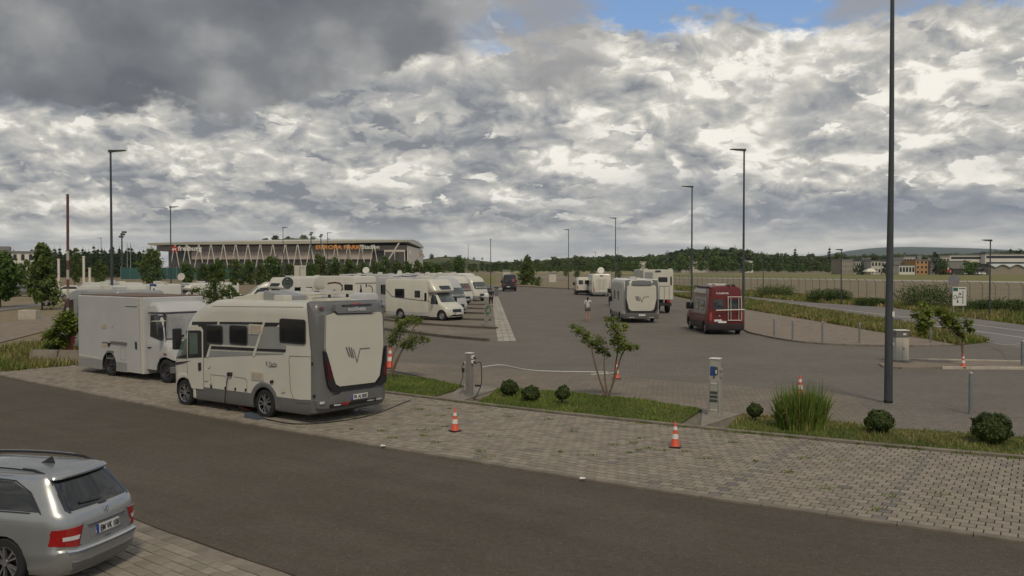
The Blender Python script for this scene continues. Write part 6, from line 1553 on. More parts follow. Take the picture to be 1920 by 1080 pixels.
# vans -----------------------------------------------------------------
def van(V, H_=2.55, body=None, lower=None, rear=True, high=True, rack=None, name='body', zl=.0, rwin=2, side_wins=(), roofm=None, wr=.34, ladder=False):
    body = body or m_vwhite; L = V.L; hw = V.hw; root = V.root; r = wr; xw = (.95, L - .95)
    lv = [(.24, .08, L - .15, hw - .04, .10, .35), (.36, .02, L, hw, .12, .4), (.62, .0, L, hw + .01, .12, .4), (.64, .0, L, hw + .01, .12, .4), (.9, .01, L - .05, hw, .12, .38), (1.1, .02, L - .35, hw, .14, .35), (1.22, .03, L - .62, hw - .01, .15, .3), (1.7, .06, L - 1.12, hw - .05, .16, .3), (2.0, .09, L - 1.45, hw - .09, .17, .3), (H_ - .25, .13, L - 1.75, hw - .13, .18, .3), (H_ - .08, .17, L - 2.0, hw - .20, .18, .3), (H_, .28, L - 2.2, hw - .34, .15, .25)]
    Hv = Hull(lv, .035, .10)
    bands = [(.63, lower or body), (9, body)] if not roofm else [(.63, lower or body), (H_ - .10, body), (9, roofm)]
    Hv.build('body', root, bands, [((x, r), r + .07, s0, s1) for x in xw for s0, s1 in ((hw - .35, hw + .2), (-hw - .2, -hw + .35))]); Hv.parent = root
    Hv.patch('windscreen', m_wscreen, 'F', [(-hw + .22, 1.28), (hw - .22, 1.28), (hw - .34, 1.95), (-hw + .34, 1.95)], .012, nx=8)
    for sd in 'LR': Hv.patch('cab_window', m_vglass, sd, [(L - 2.1, 1.22), (L - .88, 1.2), (L - 1.35, 1.8), (L - 2.05, 1.86)], .012, nr=4)
    for (k, a0, a1, z0, z1) in side_wins: Hv.win(k, a0 * L, a1 * L, z0, z1)
    Hv.line('door_gap', m_vdark, 'B', [(0, .5), (0, H_ - .35)], .016, .006)
    for sg in (-1, 1):
        if rwin: Hv.win('B', sg * .12, sg * (hw - .28), 1.42, 1.98, .02)
        Hv.rect('tail_light', m_lred, 'B', sg * (hw - .10), sg * (hw - .24), .80, 1.25, .014, .03, nr=3)
        Hv.rect('headlight', m_lwhite, 'F', sg * (hw - .5), sg * (hw - .12), .74, .98, .012, .05, nx=6)
        MB().box(L - 1.35, L - 1.2, sg * hw, sg * (hw + .24), 1.25, 1.66).build('wing_mirror', m_vdark, root, bevel=.03)
    Hv.rect('rear_bumper', m_vdark if lower is None else lower, 'B', -hw + .04, hw - .04, .30, .56, .07, .04, nx=8, thick=.09)
    Hv.rect('high_brake_light', m_ldred, 'B', -.12, .12, H_ - .32, H_ - .28, .012, .01)
    plate(Hv, 'B', .25, .72, text='', off=.02)
    for x in xw:
        for sg in (-1, 1): wheel(root, x, sg, hw - .03, r, .23)
    return Hv
Iv = Veh('camper_van', 'dark red high-roofed panel van with white bicycle rack on its rear doors', 'van', (G(1327, 628).x, G(1327, 628).y - .2), 91, 'L', 1.03, px_r=1327.5, L=5.9)
HI = van(Iv, 2.72, m_redp, M('dark_plastic_lower', (.035, .026, .028), .55, .15, 3), side_wins=[('L', .42, .56, 1.35, 1.9), ('L', .2, .33, 1.35, 1.9)], roofm=m_redp)
rI = Iv.root; hwI = 1.03
HI.rect('grey_side_panel', M('satin_taupe', (.16, .135, .125), .4, .1, 2, coat=.3), 'L', .62, 5.9 - 2.2, 1.12, 2.05, .008, .05, nx=8, nr=4)
for a0, a1 in ((1.0, 1.75), (2.35, 3.1)): HI.win('L', a0, a1, 1.32, 1.86, .03, .02)
HI.rect('light_roof_side', m_vcream, 'L', 1.0, 4.0, 2.28, 2.50, .01, .04, nx=8, nr=3)
rbox('roof_hatch', m_vwhite, 1.2, 1.9, -.35, .35, 2.71, 2.82, rI); rbox('roof_hatch', m_vwhite, 3.0, 3.5, -.3, .3, 2.71, 2.80, rI)
aw = MB().tube([(.3, hwI - .12, 2.66), (3.9, hwI - .12, 2.66)], .06, 8).build('awning', m_vdark, rI)
for yy in (-.5, -.2): MB().box(.15, .9, yy - .03, yy + .03, 2.70, 2.80).build('roof_rail', m_vdark, rI)
rk = MB()
for yy in (-.08, -.82):
    rk.tube([(-.03, yy, 2.14), (-.09, yy, 2.10), (-.12, yy, .86), (-.06, yy, .78)], .022, 6)
for zz in (2.12, .82): rk.tube([(-.09, -.08, zz), (-.09, -.82, zz)], .02, 6)
rk.tube([(-.06, -.24, 2.1), (-.10, -.24, .84)], .016, 6); rk.tube([(-.06, -.68, 2.1), (-.10, -.68, .84)], .016, 6)
rk.tube([(-.18, .62, 1.38), (-.18, -.98, 1.42)], .028, 6); rk.tube([(-.05, .3, 1.36), (-.18, .3, 1.38)], .015, 5); rk.tube([(-.05, -.5, 1.38), (-.18, -.5, 1.40)], .015, 5)
rk.build('bicycle_rack', m_vwhite, rI, smooth=50)
text_obj('roof_lettering', 'CAMPER', .09, m_plate, rI, HI.surf('B', .55, 2.27, .014), (0, -1, 0), (0, 0, 1), width=.72, bold=.003)
e2_ = MB(); e2_.lathe([(.055, 0), (.055, .01), (.001, .012)], 14, Matrix.Translation(HI.surf('B', .38, 1.05, .008)) @ Matrix.Rotation(R(-90), 4, 'Y')); e2_.build('badge', m_chrome, rI)
plate(HI, 'B', .48, .80, .46, .12, '', .016)
P1v = Veh('panel_van', 'small white van with side windows left of the white windscreen camper', 'van', (D(458, 560, 84).x, 84), -160, 'L', 1.0, px_f=456, L=5.2)
van(P1v, 2.36, m_vwhite, m_vdark, side_wins=[('L', .3, .5, 1.4, 1.85), ('L', .55, .64, 1.4, 1.85)])
Kv = Veh('panel_van', 'small white panel van with two dark rear windows, far end of the lot', 'van', (G(1081, 553).x, G(1081, 553).y), 90, 'L', 1.0, px_r=1081, L=5.3)
van(Kv, 2.35, m_vwhite, m_vdark)
Lv_ = Veh('panel_van', 'black high van parked with its side door open at the far left of the lot', 'van', (G(943, 546.5).x, G(943, 546.5).y), 92, 'L', 1.05, px_r=943, L=5.4)
HL = van(Lv_, 2.6, m_navy, m_navy); HL.rect('red_sticker', M('dusty_red', (.30, .06, .05), .6), 'B', -.75, -.35, 1.5, 1.95, .02, .05)
MB().box(2.4, 3.5, 1.08, 1.16, .5, 2.1).build('sliding_door', m_navy, Lv_.root, bevel=.03); MB().box(-.02, 2.0, 1.2, 2.4, .3, .42).build('folding_step', m_vwhite2, Lv_.root)
Ov = Veh('panel_van', 'pale van half hidden to the left of the second V-emblem motorhome', 'van', (G(1157, 576).x, G(1157, 576).y), 93, 'L', 1.0, px_r=1157, L=5.5)
van(Ov, 2.7, m_vwhite, m_vdark)
# J: white coachbuilt camper with dish
Jv = Veh('coachbuilt_camper', 'white camper seen from behind with satellite dish on its roof', 'camper', (G(1110.5, 556).x, G(1110.5, 556).y), 90, 'L', 1.18, px_r=1110.5, L=6.6)
HJ = camper(Jv, 2.85, 'alcove', body=m_vcream, roofs=2, cuts=False, wins=[('L', .2, .35, 1.5, 2.1)])
for sg in (-1, 1):
    HJ.patch('side_recess', m_vgrey2, 'B', [(sg * 1.08, 1.0), (sg * .92, 1.0), (sg * 1.04, 2.2)], .012)
HJ.line('ladder', m_vgrey2, 'B', [(-.32, 1.0), (-.32, 2.1), (-.18, 2.1), (-.18, 1.0)], .03, .05); HJ.line('ladder', m_vgrey2, 'B', [(.32, 1.0), (.32, 2.1), (.18, 2.1), (.18, 1.0)], .03, .05)
HJ.rect('rear_locker', m_vcream, 'B', -.7, .7, .95, 2.3, .03, .06); HJ.rect('camera_housing', m_vdark, 'B', -.22, .22, 2.6, 2.7, .05, .03)
q = MB(); q.tube([(1.0, 0, 2.85), (1.0, 0, 3.05)], .04, 6); q = q.build('dish_mount', m_alu, Jv.root)
MB().lathe([(.001, -.02), (.25, 0), (.42, .07), (.44, .08), (.42, .085), (.001, .01)], 22, Matrix.Translation((1.0, 0, 3.28)) @ Matrix.Rotation(R(180), 4, 'Z') @ Matrix.Rotation(R(72), 4, 'Y')).build('satellite_dish', m_vwhite, Jv.root, smooth=40)
# G: second motorhome with V emblem
Gv = Veh('motorhome', 'second grey-framed motorhome with V emblem, driving away across the lot', 'motorhome', (G(1170, 606).x, G(1170, 606).y), 92, 'L', 1.2, px_r=1169.5, L=6.9)
HGv = camper(Gv, 2.95, 'int', body=m_vwhite, skirt=m_vgrey, roofs=2, rear_lamps=False, wins=[('L', .3, .4, 1.5, 2.1), ('L', .55, .65, 1.5, 2.1)])
rG = Gv.root
HGv.patch('rear_frame', m_vgrey, 'B', [(-1.2, .30), (1.2, .30), (1.2, 2.7), (1.1, 2.88), (.6, 2.93), (-.6, 2.93), (-1.1, 2.88), (-1.2, 2.7)], .04, nx=8, nr=4, thick=.06)
HGv.patch('white_rear_panel', m_vcream, 'B', [(1.0, 1.6), (.98, 2.45), (.90, 2.55), (.62, 2.55), (.55, 2.48), (-.55, 2.48), (-.62, 2.55), (-.90, 2.55), (-.98, 2.45), (-1.0, 1.6), (-.85, .95), (-.65, .82), (.65, .82), (.85, .95)], .07, nx=8, thick=.05)
for sg in (-1, 1): HGv.patch('tail_lamp', m_vdark, 'B', [(sg * 1.08, 1.65), (sg * .98, 1.45), (sg * .88, .95), (sg * .74, .76), (sg * .92, .72), (sg * 1.06, .95)], .08, thick=.05)
HGv.patch('black_surround', m_vdark, 'B', [(-.74, .72), (.74, .72), (.70, .81), (-.70, .81)], .06)
HGv.patch('bumper', m_vgrey, 'B', [(-1.18, .3), (1.18, .3), (1.18, .62), (.8, .68), (-.8, .68), (-1.18, .62)], .11, nx=6, thick=.1)
plate(HGv, 'B', 0, .54, .5, .12, '', .125)
HGv.patch('top_spoiler', m_vgrey, 'B', [(-.7, 2.56), (.7, 2.56), (.62, 2.86), (-.62, 2.86)], .12, thick=.1); HGv.patch('skylight', m_vwhite, 'B', [(-.3, 2.88), (.3, 2.88), (.3, 2.95), (-.3, 2.95)], .13, thick=.1)
HGv.line('v_emblem', m_vgrey, 'B', [(.10, 1.72), (-.02, 1.42), (-.14, 1.74), (-.48, 1.78)], .045, .078); 
for k in range(3): HGv.line('v_emblem_bar', m_vgrey, 'B', [(.40 - k * .09, 1.78), (.32 - k * .09, 1.52)], .06, .078)
for sg in (-1, 1): HGv.rect('white_reflector', m_lwhite, 'B', sg * .5, sg * .85, .36, .40, .12, .01)
# H: expedition truck
Hv_ = Veh('expedition_truck', 'tall white expedition truck with cabin body parked beyond the V-emblem motorhome', 'truck', (G(1206, 588).x, G(1206, 588).y), 90, 'L', 1.22, px_r=1206, L=7.6)
rH = Hv_.root; HH = 3.55; HT = Hull([(1.15, 0, 5.4, 1.22, .04, .04), (HH - .04, 0, 5.4, 1.22, .04, .04), (HH, .04, 5.36, 1.18, .04, .04)]); HT.build('cabin_box', rH, [(9, m_vcream)]); HT.parent = rH
HT.win('B', -.75, -.0, 2.55, 2.95); HT.rect('awning_case', m_vgrey2, 'B', .45, 1.1, 2.6, 3.35, .03, .04); HT.line('box_seam', m_vdark, 'B', [(-1.2, 2.22), (1.2, 2.22)], .04, .01)
for y_ in (-.9, -.5, -.1, .3): HT.line('rib', m_vgrey2, 'B', [(y_, 1.2), (y_, 2.15)], .05, .01)
HT.rect('side_rail', m_vdark, 'B', -.98, -1.1, 2.3, 3.0, .03, .02); HT.rect('camera_housing', m_vdark, 'B', -.2, .25, 3.38, 3.5, .06, .03)
for yy in (1.0, -1.0): rbox('roof_corner', m_vcream, .02, .4, yy - .15, yy + .15, HH - .01, HH + .1, rH, .02)
rbox('chassis', m_under, .2, 7.0, -.45, .45, .62, 1.14, rH, 0); rbox('rear_beam', m_under, .05, .25, -1.1, 1.1, .62, .85, rH, .02)
for sg in (-1, 1): rbox('rear_lamp', m_lred, .0, .05, sg * .85 - .15, sg * .85 + .15, .88, 1.08, rH, .01)
TC = Hull([(.6, 5.55, 7.5, 1.15, .1, .25), (1.7, 5.55, 7.6, 1.15, .1, .25), (2.5, 5.6, 7.3, 1.08, .1, .25), (2.6, 5.7, 7.2, 1.0, .1, .2)]); TC.build('cab', rH, [(9, m_vwhite2)]); TC.parent = rH
TC.win('F', -.9, .9, 1.7, 2.4); TC.rect('side_window', m_vglass, 'L', 6.2, 7.2, 1.7, 2.3, .01)
for x in (1.5, 6.3):
    for sg in (-1, 1): wheel(rH, x, sg, 1.15, .54, .34)
# ------------------------------------------------------------ street furniture
m_pole = M('lamp_pole_steel', (.060, .068, .072), .5, .15, 2, metallic=.3)
m_polel = M('post_steel', (.20, .215, .225), .5, .15, 4, metallic=.3)
m_galv = M('galvanised_steel', (.34, .35, .34), .45, .15, 3, metallic=.5)
m_cone_o = M('cone_orange', (.62, .085, .035), .55, .12, 8, stain=.25); m_cone_w = M('cone_white_band', (.66, .63, .58), .5, .08, 8, stain=.2)
def lamp(px, ytop, Y, arm, label, r0=.085, r1=.05, armL=.85, zbase=0, group='tall lamp posts round the parking lot', head=.16, name='lamp_post'):
    g = D(px, 500, Y); h = D(px, ytop, Y).z - zbase; root = empty(name, (g.x, Y, zbase), 0, label, 'lamp post', group)
    MB().tube([(0, 0, -.05), (0, 0, h * .5), (0, 0, h - .02)], [r0, (r0 + r1) / 2, r1], 12).build('pole', m_pole, root, smooth=60)
    MB().lathe([(r0 + .05, 0), (r0 + .05, .06), (r0 + .01, .07)], 12).build('foot_collar', m_vdark, root)
    if arm:
        s = arm; mb = MB(); t = head
        mb.add([(-s * .10, -.10, h - t * .95), (s * armL, -.16, h - t * .30), (s * armL, .16, h - t * .30), (-s * .10, .10, h - t * .95), (-s * .10, -.10, h), (s * armL, -.16, h - t * .05), (s * armL, .16, h - t * .05), (-s * .10, .10, h)],
               [(0, 1, 5, 4), (1, 2, 6, 5), (2, 3, 7, 6), (3, 0, 4, 7), (4, 5, 6, 7), (3, 2, 1, 0)]); hd = mb.build('lamp_head', m_pole, root, bevel=.02)
        MB().add([(s * .3, -.12, h - t * .75), (s * armL * .95, -.13, h - t * .33), (s * armL * .95, .13, h - t * .33), (s * .3, .12, h - t * .75)], [(0, 1, 2, 3)]).build('lens', m_lwhite, hd)
    else: MB().box(-.12, .12, -.3, .5, h - .1, h).build('lamp_head', m_pole, root, bevel=.02)
    return root
lamp(209.5, 281, 50.5, 1, 'tallest lamp post on the left, rising behind the box truck')
lamp(320.5, 387, 97, 1, 'lamp post in front of the stadium\'s left letters')
lamp(190, 446, 204, -1, 'short far lamp post left of the tall left one, before the conifers')
lamp(531, 426, 149, 1, 'lamp post in front of the middle of the stadium')
lamp(614.5, 436, 172, 1, 'lamp post crossing the orange stadium lettering')
lamp(920, 448, 155, 0, 'lamp post seen end-on, above the dark-clad walker')
lamp(878, 459, 270, 0, 'distant lamp post seen end-on between stadium and hill')
lamp(1066, 430, 150, -1, 'lamp post just left of the small white van')
lamp(1154, 408, 121, -1, 'lamp post behind the camper with the roof dish, taller of the close pair')
lamp(1158.5, 463, 300, 0, 'distant thin lamp post right beside a taller one')
lamp(1117, 473, 330, -1, 'most distant small lamp post, above the camper with the roof dish')
lamp(1297, 348.5, 74, -1, 'second tallest lamp post right of centre, behind the red van')
lamp(1394, 279, 55.5, -1, 'tall lamp post standing close behind the red van\'s right side')
lamp(1856.5, 449, 68, -1, 'street lamp nearest the right edge beside the public road', r0=.07, r1=.04, armL=.6)
lamp(1577.5, 467, 92, -1, 'street lamp by the public road left of the huge near pole', r0=.07, r1=.04, armL=.6)
lamp(1431, 478, 128, 0, 'thin distant street lamp above the loose low hedge', r0=.06, r1=.04)
# the near mast
g = G(1665.5, 757); mast = empty('lamp_mast', g, 0, 'huge dark steel mast on the cobbled strip, running out of the picture\'s top', 'lamp mast')
MB().tube([(0, 0, -.05), (0, 0, 3), (0.02, 0, 7), (0, 0, 12.2)], [.116, .100, .070, .048], 20).build('pole', m_pole, mast, smooth=60)
MB().lathe([(.16, 0), (.16, .015), (.125, .02)], 20).build('foot_plate', m_galv, mast); MB().lathe([(.124, .02), (.124, .10), (.119, .105)], 20).build('foot_band', m_vdark, mast, smooth=40)
mb = MB(); mb.box(-1.1, .1, -.16, .16, 12.1, 12.25); mb.build('lamp_head', m_pole, mast, bevel=.02)
MB().box(.04, .10, -.125, -.095, 2.42, 2.56).build('sticker', m_plate, mast, bevel=.004); MB().box(.05, .115, -.13, -.09, 1.62, 1.70).build('small_fitting', m_galv, mast, bevel=.01)
MB().box(-.03, .03, -.122, -.10, .8, 1.1).build('service_hatch', m_pole, mast)
# floodlight masts and short pale posts
for (px, yt, Y, lab, n_) in ((229, 433, 300, 'floodlight mast with lamp cluster left of the stadium', 3), (583.5, 432, 420, 'floodlight mast over the stadium roof, left of two', 2), (602, 436, 430, 'floodlight mast over the stadium roof, right of two', 2)):
    g = D(px, 500, Y); h = D(px, yt, Y).z; r_ = empty('floodlight_mast', (g.x, Y, 0), 0, lab, 'floodlight mast', 'floodlight masts by the stadium')
    MB().tube([(0, 0, 0), (0, 0, h - .6)], [.35, .2], 7).build('pole', m_pole, r_)
    for k in range(n_): MB().box(-.9 + k * .5, .5 + k * .5, -.3, .3, h - 2.2 + k * .75, h - 1.6 + k * .75).build('floodlight', m_pole, r_)
    if px < 300:
        for dx_ in (1.5, 2.6): MB().tube([(dx_, .5, 0), (dx_, .5, h * .75)], [.12, .08], 5).build('side_pole', m_galv, r_)
for (px, yt, yb, lab) in ((110, 484, 537, 'pale short post left of the striped barrier pole'), (157, 479, 533, 'pale post between barrier pole and tall left lamp'), (168, 501, 530, 'smallest pale post right of the pale post pair')):
    Y = 110; g = D(px, 500, Y); r_ = empty('pale_post', (g.x, Y, -.1), 0, lab, 'post', 'pale posts beyond the left verge'); MB().tube([(0, 0, 0), (0, 0, D(px, yt, Y).z)], .15, 8).build('shaft', m_stpale, r_, smooth=60); MB().lathe([(.19, 0), (.19, .1), (.15, .12)], 8, Matrix.Translation((0, 0, D(px, yt, Y).z - .1))).build('cap', m_stpale, r_)
# barrier boom pointing up
g = G(128, 673); br_ = empty('barrier_boom', g, 0, 'raised red and white striped barrier pole at the left', 'barrier', None)
h = D(127, 364, g.y).z; x1 = D(127, 364, g.y).x - g.x
rbox('barrier_housing', m_red, -.14, .14, -.16, .16, 0, .62, br_, .02); rbox('housing_head', m_red, -.17, .2, -.18, .18, .62, .95, br_, .03)
N_ = 15; m_bred = M('boom_red', (.12, .045, .045), .5, .15, 3); m_bwh = M('boom_white', (.40, .37, .32), .5, .15, 3)
for k in range(N_):
    a, b = .95 + (h - .95) * k / N_, .95 + (h - .95) * (k + 1) / N_
    MB().box(-.045 + x1 * k / N_, .045 + x1 * k / N_, -.03, .03, a, b).build('boom_stripe', m_bred if k % 2 or k > 8 else m_bwh, br_)
# concrete blocks on the left verge
for (px, py, wd, hh_, lab) in ((55, 597, 1.3, .62, 'pale concrete block on the far left path edge'),):
    g = G(px, py); r_ = MB().box(-wd / 2, wd / 2, -.35, .35, -.1, hh_).build('concrete_block', m_wk, bevel=.03, loc=g); tag(r_, lab, 'block')
g = G(113, 680); bw = empty('concrete_barrier', g, R(-8), 'low grey concrete barrier at the foot of the striped pole', 'barrier')
for k in range(2): MB().add([(-1.2 + k * 1.22, -.28, 0), (k * 1.22 - .01, -.28, 0), (k * 1.22 - .01, .28, 0), (-1.2 + k * 1.22, .28, 0), (-1.18 + k * 1.22, -.12, .5), (k * 1.22 - .03, -.12, .5), (k * 1.22 - .03, .12, .5), (-1.18 + k * 1.22, .12, .5)], [(4, 5, 6, 7), (0, 1, 5, 4), (1, 2, 6, 5), (2, 3, 7, 6), (3, 0, 4, 7)]).build('barrier_element', m_kerb, bw)
# bollards
gb = 'slim steel bollards'
for i, (px, yt, yb, lab) in enumerate(((1451.5, 598, 632, 'slim bollard nearest the red van on the gravel'), (1486, 601, 637, 'slim bollard second from the red van on the gravel'), (1542, 604, 642, 'slim bollard third from the red van on the gravel'),
        (1611.5, 607, 643, 'slim bollard on the gravel, last before the huge mast'), (1745, 608, 642, 'slim bollard right of the huge mast carrying a rope'), (1917, 640, 686, 'grey post cut by the right edge on the exit island'), (1819.5, 700, 775, 'nearest steel bollard standing alone on the cobbled strip'))):
    g = G(px, yb, .03); h = (yb - yt) / FPX * g.y; r = .045 if i < 5 else (.06 if i == 5 else .048)
    b_ = empty('bollard', g, 0, lab, 'bollard', gb); MB().tube([(0, 0, -.05), (0, 0, h)], r, 12).build('shaft', m_polel, b_, smooth=60)
    MB().lathe([(r * 1.06, h), (r * 1.06, h + .02), (r * .6, h + .045), (.001, h + .05)], 12).build('cap', m_galv, b_, smooth=60)
rp_ = [G(1745, 612, 0) * 0 + D(1745, 612, G(1745, 642).y), D(1800, 614, G(1745, 642).y - 2), D(1850, 640, 44), D(1885, 647, 40), D(1917, 645, G(1917, 686).y)]
wcable('rope', rp_[:2], .015, m_plate, 'white rope slung from the bollard right of the mast', 'rope'); wcable('rope', rp_[2:], .02, m_plate, 'white rope sagging to the post at the right edge', 'rope')
# cones
def cone(px, yb, yt, label, z=.045, dark=True, tilt=0):
    g = G(px, yb, z); h = (yb - yt) / FPX * g.y * 1.02; root = empty('traffic_cone', g, random.uniform(0, 6), label, 'traffic cone', 'orange and white traffic cones')
    k = h / .75; b = .17 * k
    MB().prism([(-b, -b * .8), (-b * .8, -b), (b * .8, -b), (b, -b * .8), (b, b * .8), (b * .8, b), (-b * .8, b), (-b, b * .8)], 0, .035 * k).build('base', m_vdark, root, bevel=.006)
    rr = lambda t: (.125 - .10 * t) * k; H0 = .035 * k
    MB().lathe([(.001, H0), (rr(0) * 1.15, H0), (rr(0), H0 + .02 * k), (rr(.5), H0 + (h - H0) * .5), (rr(1), h - .01), (rr(1) * .7, h), (.001, h)], 20).build('body', m_cone_o, root, smooth=40)
    for (a, c) in ((.30, .50), (.66, .80)): MB().lathe([(rr(a) + .004, H0 + (h - H0) * a), (rr(c) + .004, H0 + (h - H0) * c)], 20).build('band', m_cone_w, root, smooth=60)
    return root
cone(853, 808, 766, 'left orange cone on the stone paving, below the narrow pedestal')
cone(1266, 838, 791, 'right orange cone on the stone paving, below the slatted pedestal')
cone(1156, 710, 678, 'orange cone behind the slender multi-stemmed young tree', z=.01)
cone(731.5, 690, 650, 'orange cone just visible beside the near motorhome\'s rear', z=.01)
cone(1500, 742, 704, 'orange cone whose tip shows over the tall grass clump', z=.01)
cone(1806, 689, 664, 'weathered cone round the foot of the yellowish young tree', z=.06)
# narrow power pedestal
g = G(880.5, 742, .05); pd = empty('power_pedestal', g, R(-32), 'narrow grey power pedestal with cables plugged in', 'power pedestal'); hp = (742 - 661) / FPX * g.y
m_ped = M('pedestal_grey', (.24, .235, .21), .5, .1, 4, metallic=.2, stain=.2)
rbox('column', m_ped, -.085, .085, -.085, .085, 0, hp - .02, pd, .01); rbox('cap', m_plate, -.10, .10, -.10, .10, hp - .02, hp + .005, pd, .006); rbox('foot_flange', m_ped, -.12, .12, -.12, .12, -.01, .02, pd, .004)
for i, (z_, s_) in enumerate(((hp - .12, 1), (hp - .25, 1), (hp - .30, -1))):
    q = MB().box(s_ * .085, s_ * .15, -.05, .05, z_ - .05, z_ + .05).build('socket', m_plate, pd, bevel=.01)
    MB().tube([(s_ * .15, 0, z_), (s_ * .22, 0, z_ - .04)], .028, 8).build('plug', m_vdark, q)
Wp = Matrix.Translation(g) @ Matrix.Rotation(R(-32), 4, 'Z')
wcable('power_cable', [Wp @ Vector((.22, 0, hp - .29)), D(901, 680, g.y), D(903, 700, g.y), D(902, 722, g.y), w(893, 742), w(888, 748), w(905, 750), w(925, 743)], .013, m_cab, 'black cable hanging from the right side of the narrow pedestal')
wcable('power_cable', [Wp @ Vector((-.22, 0, hp - .34)), D(866, 690, g.y), D(868, 705, g.y), D(863, 722, g.y - .1), w(866, 724), w(820, 714), w(760, 700), w(700, 690)], .013, m_cab, 'black cable running from the narrow pedestal across the left grass strip')
MB().box(-.03, .03, -.03, .03, -.07, .07).build('cable_coupler', m_vdark, loc=D(869, 694, g.y), bevel=.01); tag(bpy.data.objects['cable_coupler'], 'black cable coupler hanging left of the narrow pedestal', 'plug')
c_ = MB().box(-.09, .09, -.03, .03, -.03, .03).build('cable_coupler', m_vdark, loc=D(896, 723, g.y), bevel=.01); tag(c_, 'black cable coupler low on the right of the narrow pedestal', 'plug')
# slatted service pedestal
g = G(1341, 778, .05); sp_ = empty('service_pedestal', g, R(-30), 'tall tapered service pedestal with blue panel and three dark slots', 'service pedestal'); h = (776 - 669) / FPX * g.y * 1.0
m_sp = M('service_pedestal_metal', (.36, .345, .30), .45, .08, 4, metallic=.25, stain=.15); m_spd = M('service_slot_dark', (.05, .055, .05), .5, .1, 4); m_blue = M('panel_blue', (.018, .050, .19), .35, .1, 4)
w0, w1, dp = .165, .115, .10
mb = MB(); mb.add([(-w0, -dp * 1.3, 0), (w0, -dp * 1.3, 0), (w0, dp * 1.3, 0), (-w0, dp * 1.3, 0), (-w1, -dp, h - .02), (w1, -dp, h - .02), (w1, dp, h - .02), (-w1, dp, h - .02)], [(4, 5, 6, 7), (0, 1, 5, 4), (1, 2, 6, 5), (2, 3, 7, 6), (3, 0, 4, 7)]); mb.build('housing', m_sp, sp_, bevel=.012)
rbox('cap', m_plate, -w1 - .02, w1 + .02, -dp - .02, dp + .02, h - .02, h + .008, sp_, .008)
def slot(name, mat, x0, x1, z0, z1, o=.008):
    yy = lambda z: -dp * 1.3 + (dp * .3) * (z / h) - o; s_ = lambda z: (w0 + (w1 - w0) * z / h) / w0
    mb = MB(); mb.add([(x0 * s_(z0), yy(z0), z0), (x1 * s_(z0), yy(z0), z0), (x1 * s_(z1), yy(z1), z1), (x0 * s_(z1), yy(z1), z1), (x0 * s_(z0), yy(z0) + .02, z0), (x1 * s_(z0), yy(z0) + .02, z0), (x1 * s_(z1), yy(z1) + .02, z1), (x0 * s_(z1), yy(z1) + .02, z1)], [(0, 1, 2, 3), (0, 4, 5, 1), (1, 5, 6, 2), (2, 6, 7, 3), (3, 7, 4, 0)]); return mb.build(name, mat, sp_)
for t in (.26, .33, .40): slot('vent_slot', m_spd, -.11, .10, h * (t - .022), h * (t + .026))
for t in (.10, .56): slot('door_ledge', m_plate, -.10, .10, h * (t - .004), h * (t + .006))
slot('blue_panel', m_blue, -.13, .06, h * .70, h * .86); slot('display', m_spd, .03, .12, h * .72, h * .85, .010); slot('button', m_spd, -.03, .02, h * .655, h * .69, .012); slot('door_seam', m_spd, -.125, -.12, h * .05, h * .62); slot('door_seam', m_spd, .12, .125, h * .05, h * .62)
slot('info_sticker', m_plate, .05, .09, h * .74, h * .80, .014)
for z_ in (.80, .70):
    for yy in (-.04, .04): MB().box(w1 + .0, w1 + .06, yy - .03, yy + .03, h * z_ - .03, h * z_ + .03).build('tap', m_galv, sp_, bevel=.01)
# cabinet on the exit island
g = G(1688, 677, .04); cbt = empty('control_cabinet', g, 0, 'pale metal cabinet with dark top right of the huge mast', 'cabinet'); wc = 24 / FPX * g.y / 2; hc = (676 - 617) / FPX * g.y
rbox('cabinet_body', m_gpale, -wc, wc, -.2, .2, .04, hc * .76, cbt, .012); rbox('cabinet_top', m_vgrey, -wc - .004, wc + .004, -.205, .205, hc * .76 + .003, hc * .97, cbt, .012); rbox('cabinet_lid', m_plate, -wc - .02, wc + .02, -.23, .23, hc * .97 + .002, hc, cbt, .01); rbox('plinth', m_kerb, -wc - .1, wc + .1, -.3, .3, -.02, .035, cbt, .01)
MB().box(-.004, .004, -.206, -.2, .1, hc * .72).build('door_seam', m_seam, cbt); MB().box(.02, .14, -.212, -.206, hc * .84, hc * .9).build('label_plate', m_plate, cbt); MB().box(.04, .06, -.22, -.2, hc * .36, hc * .46).build('handle', m_vdark, cbt)
# bench-like rail behind the cabinet
r_ = empty('low_rail', G(1679, 622), 0, 'low dark rail frame just behind the pale cabinet', 'rail')
for x in (-.25, .25): MB().tube([(x, 0, -.1), (x, 0, .72)], .04, 6).build('post', m_vgrey, r_)
MB().box(-.32, .32, -.04, .04, .68, .78).build('top_bar', m_vgrey, r_)
# signs
m_signb = M('sign_back_grey', (.20, .20, .205), .5, .1, 3, metallic=.3)
g = G(1787, 590); sg = empty('round_sign', g, 0, 'round traffic sign seen from behind, left of the white direction sign', 'traffic sign'); zc_ = D(1786, 525, g.y).z; rr_ = 10.5 / FPX * g.y
MB().tube([(0, 0, -.1), (0, 0, zc_ + .5)], .04, 8).build('pole', m_galv, sg); MB().lathe([(.001, 0), (rr_ * .97, 0), (rr_, .01), (rr_, .03), (.001, .03)], 28, Matrix.Translation((0, -.07, zc_)) @ Matrix.Rotation(R(90), 4, 'X')).build('sign_back', m_signb, sg, smooth=40)
for d_ in (-.15, .15): MB().box(-.25, .25, -.075, -.05, zc_ + d_ - .02, zc_ + d_ + .02).build('bracket', m_galv, sg)
z2 = D(1786, 545, g.y).z; MB().box(-.35, .1, -.08, -.05, z2 - .2, z2 + .2).build('small_sign_back', m_signb, sg)
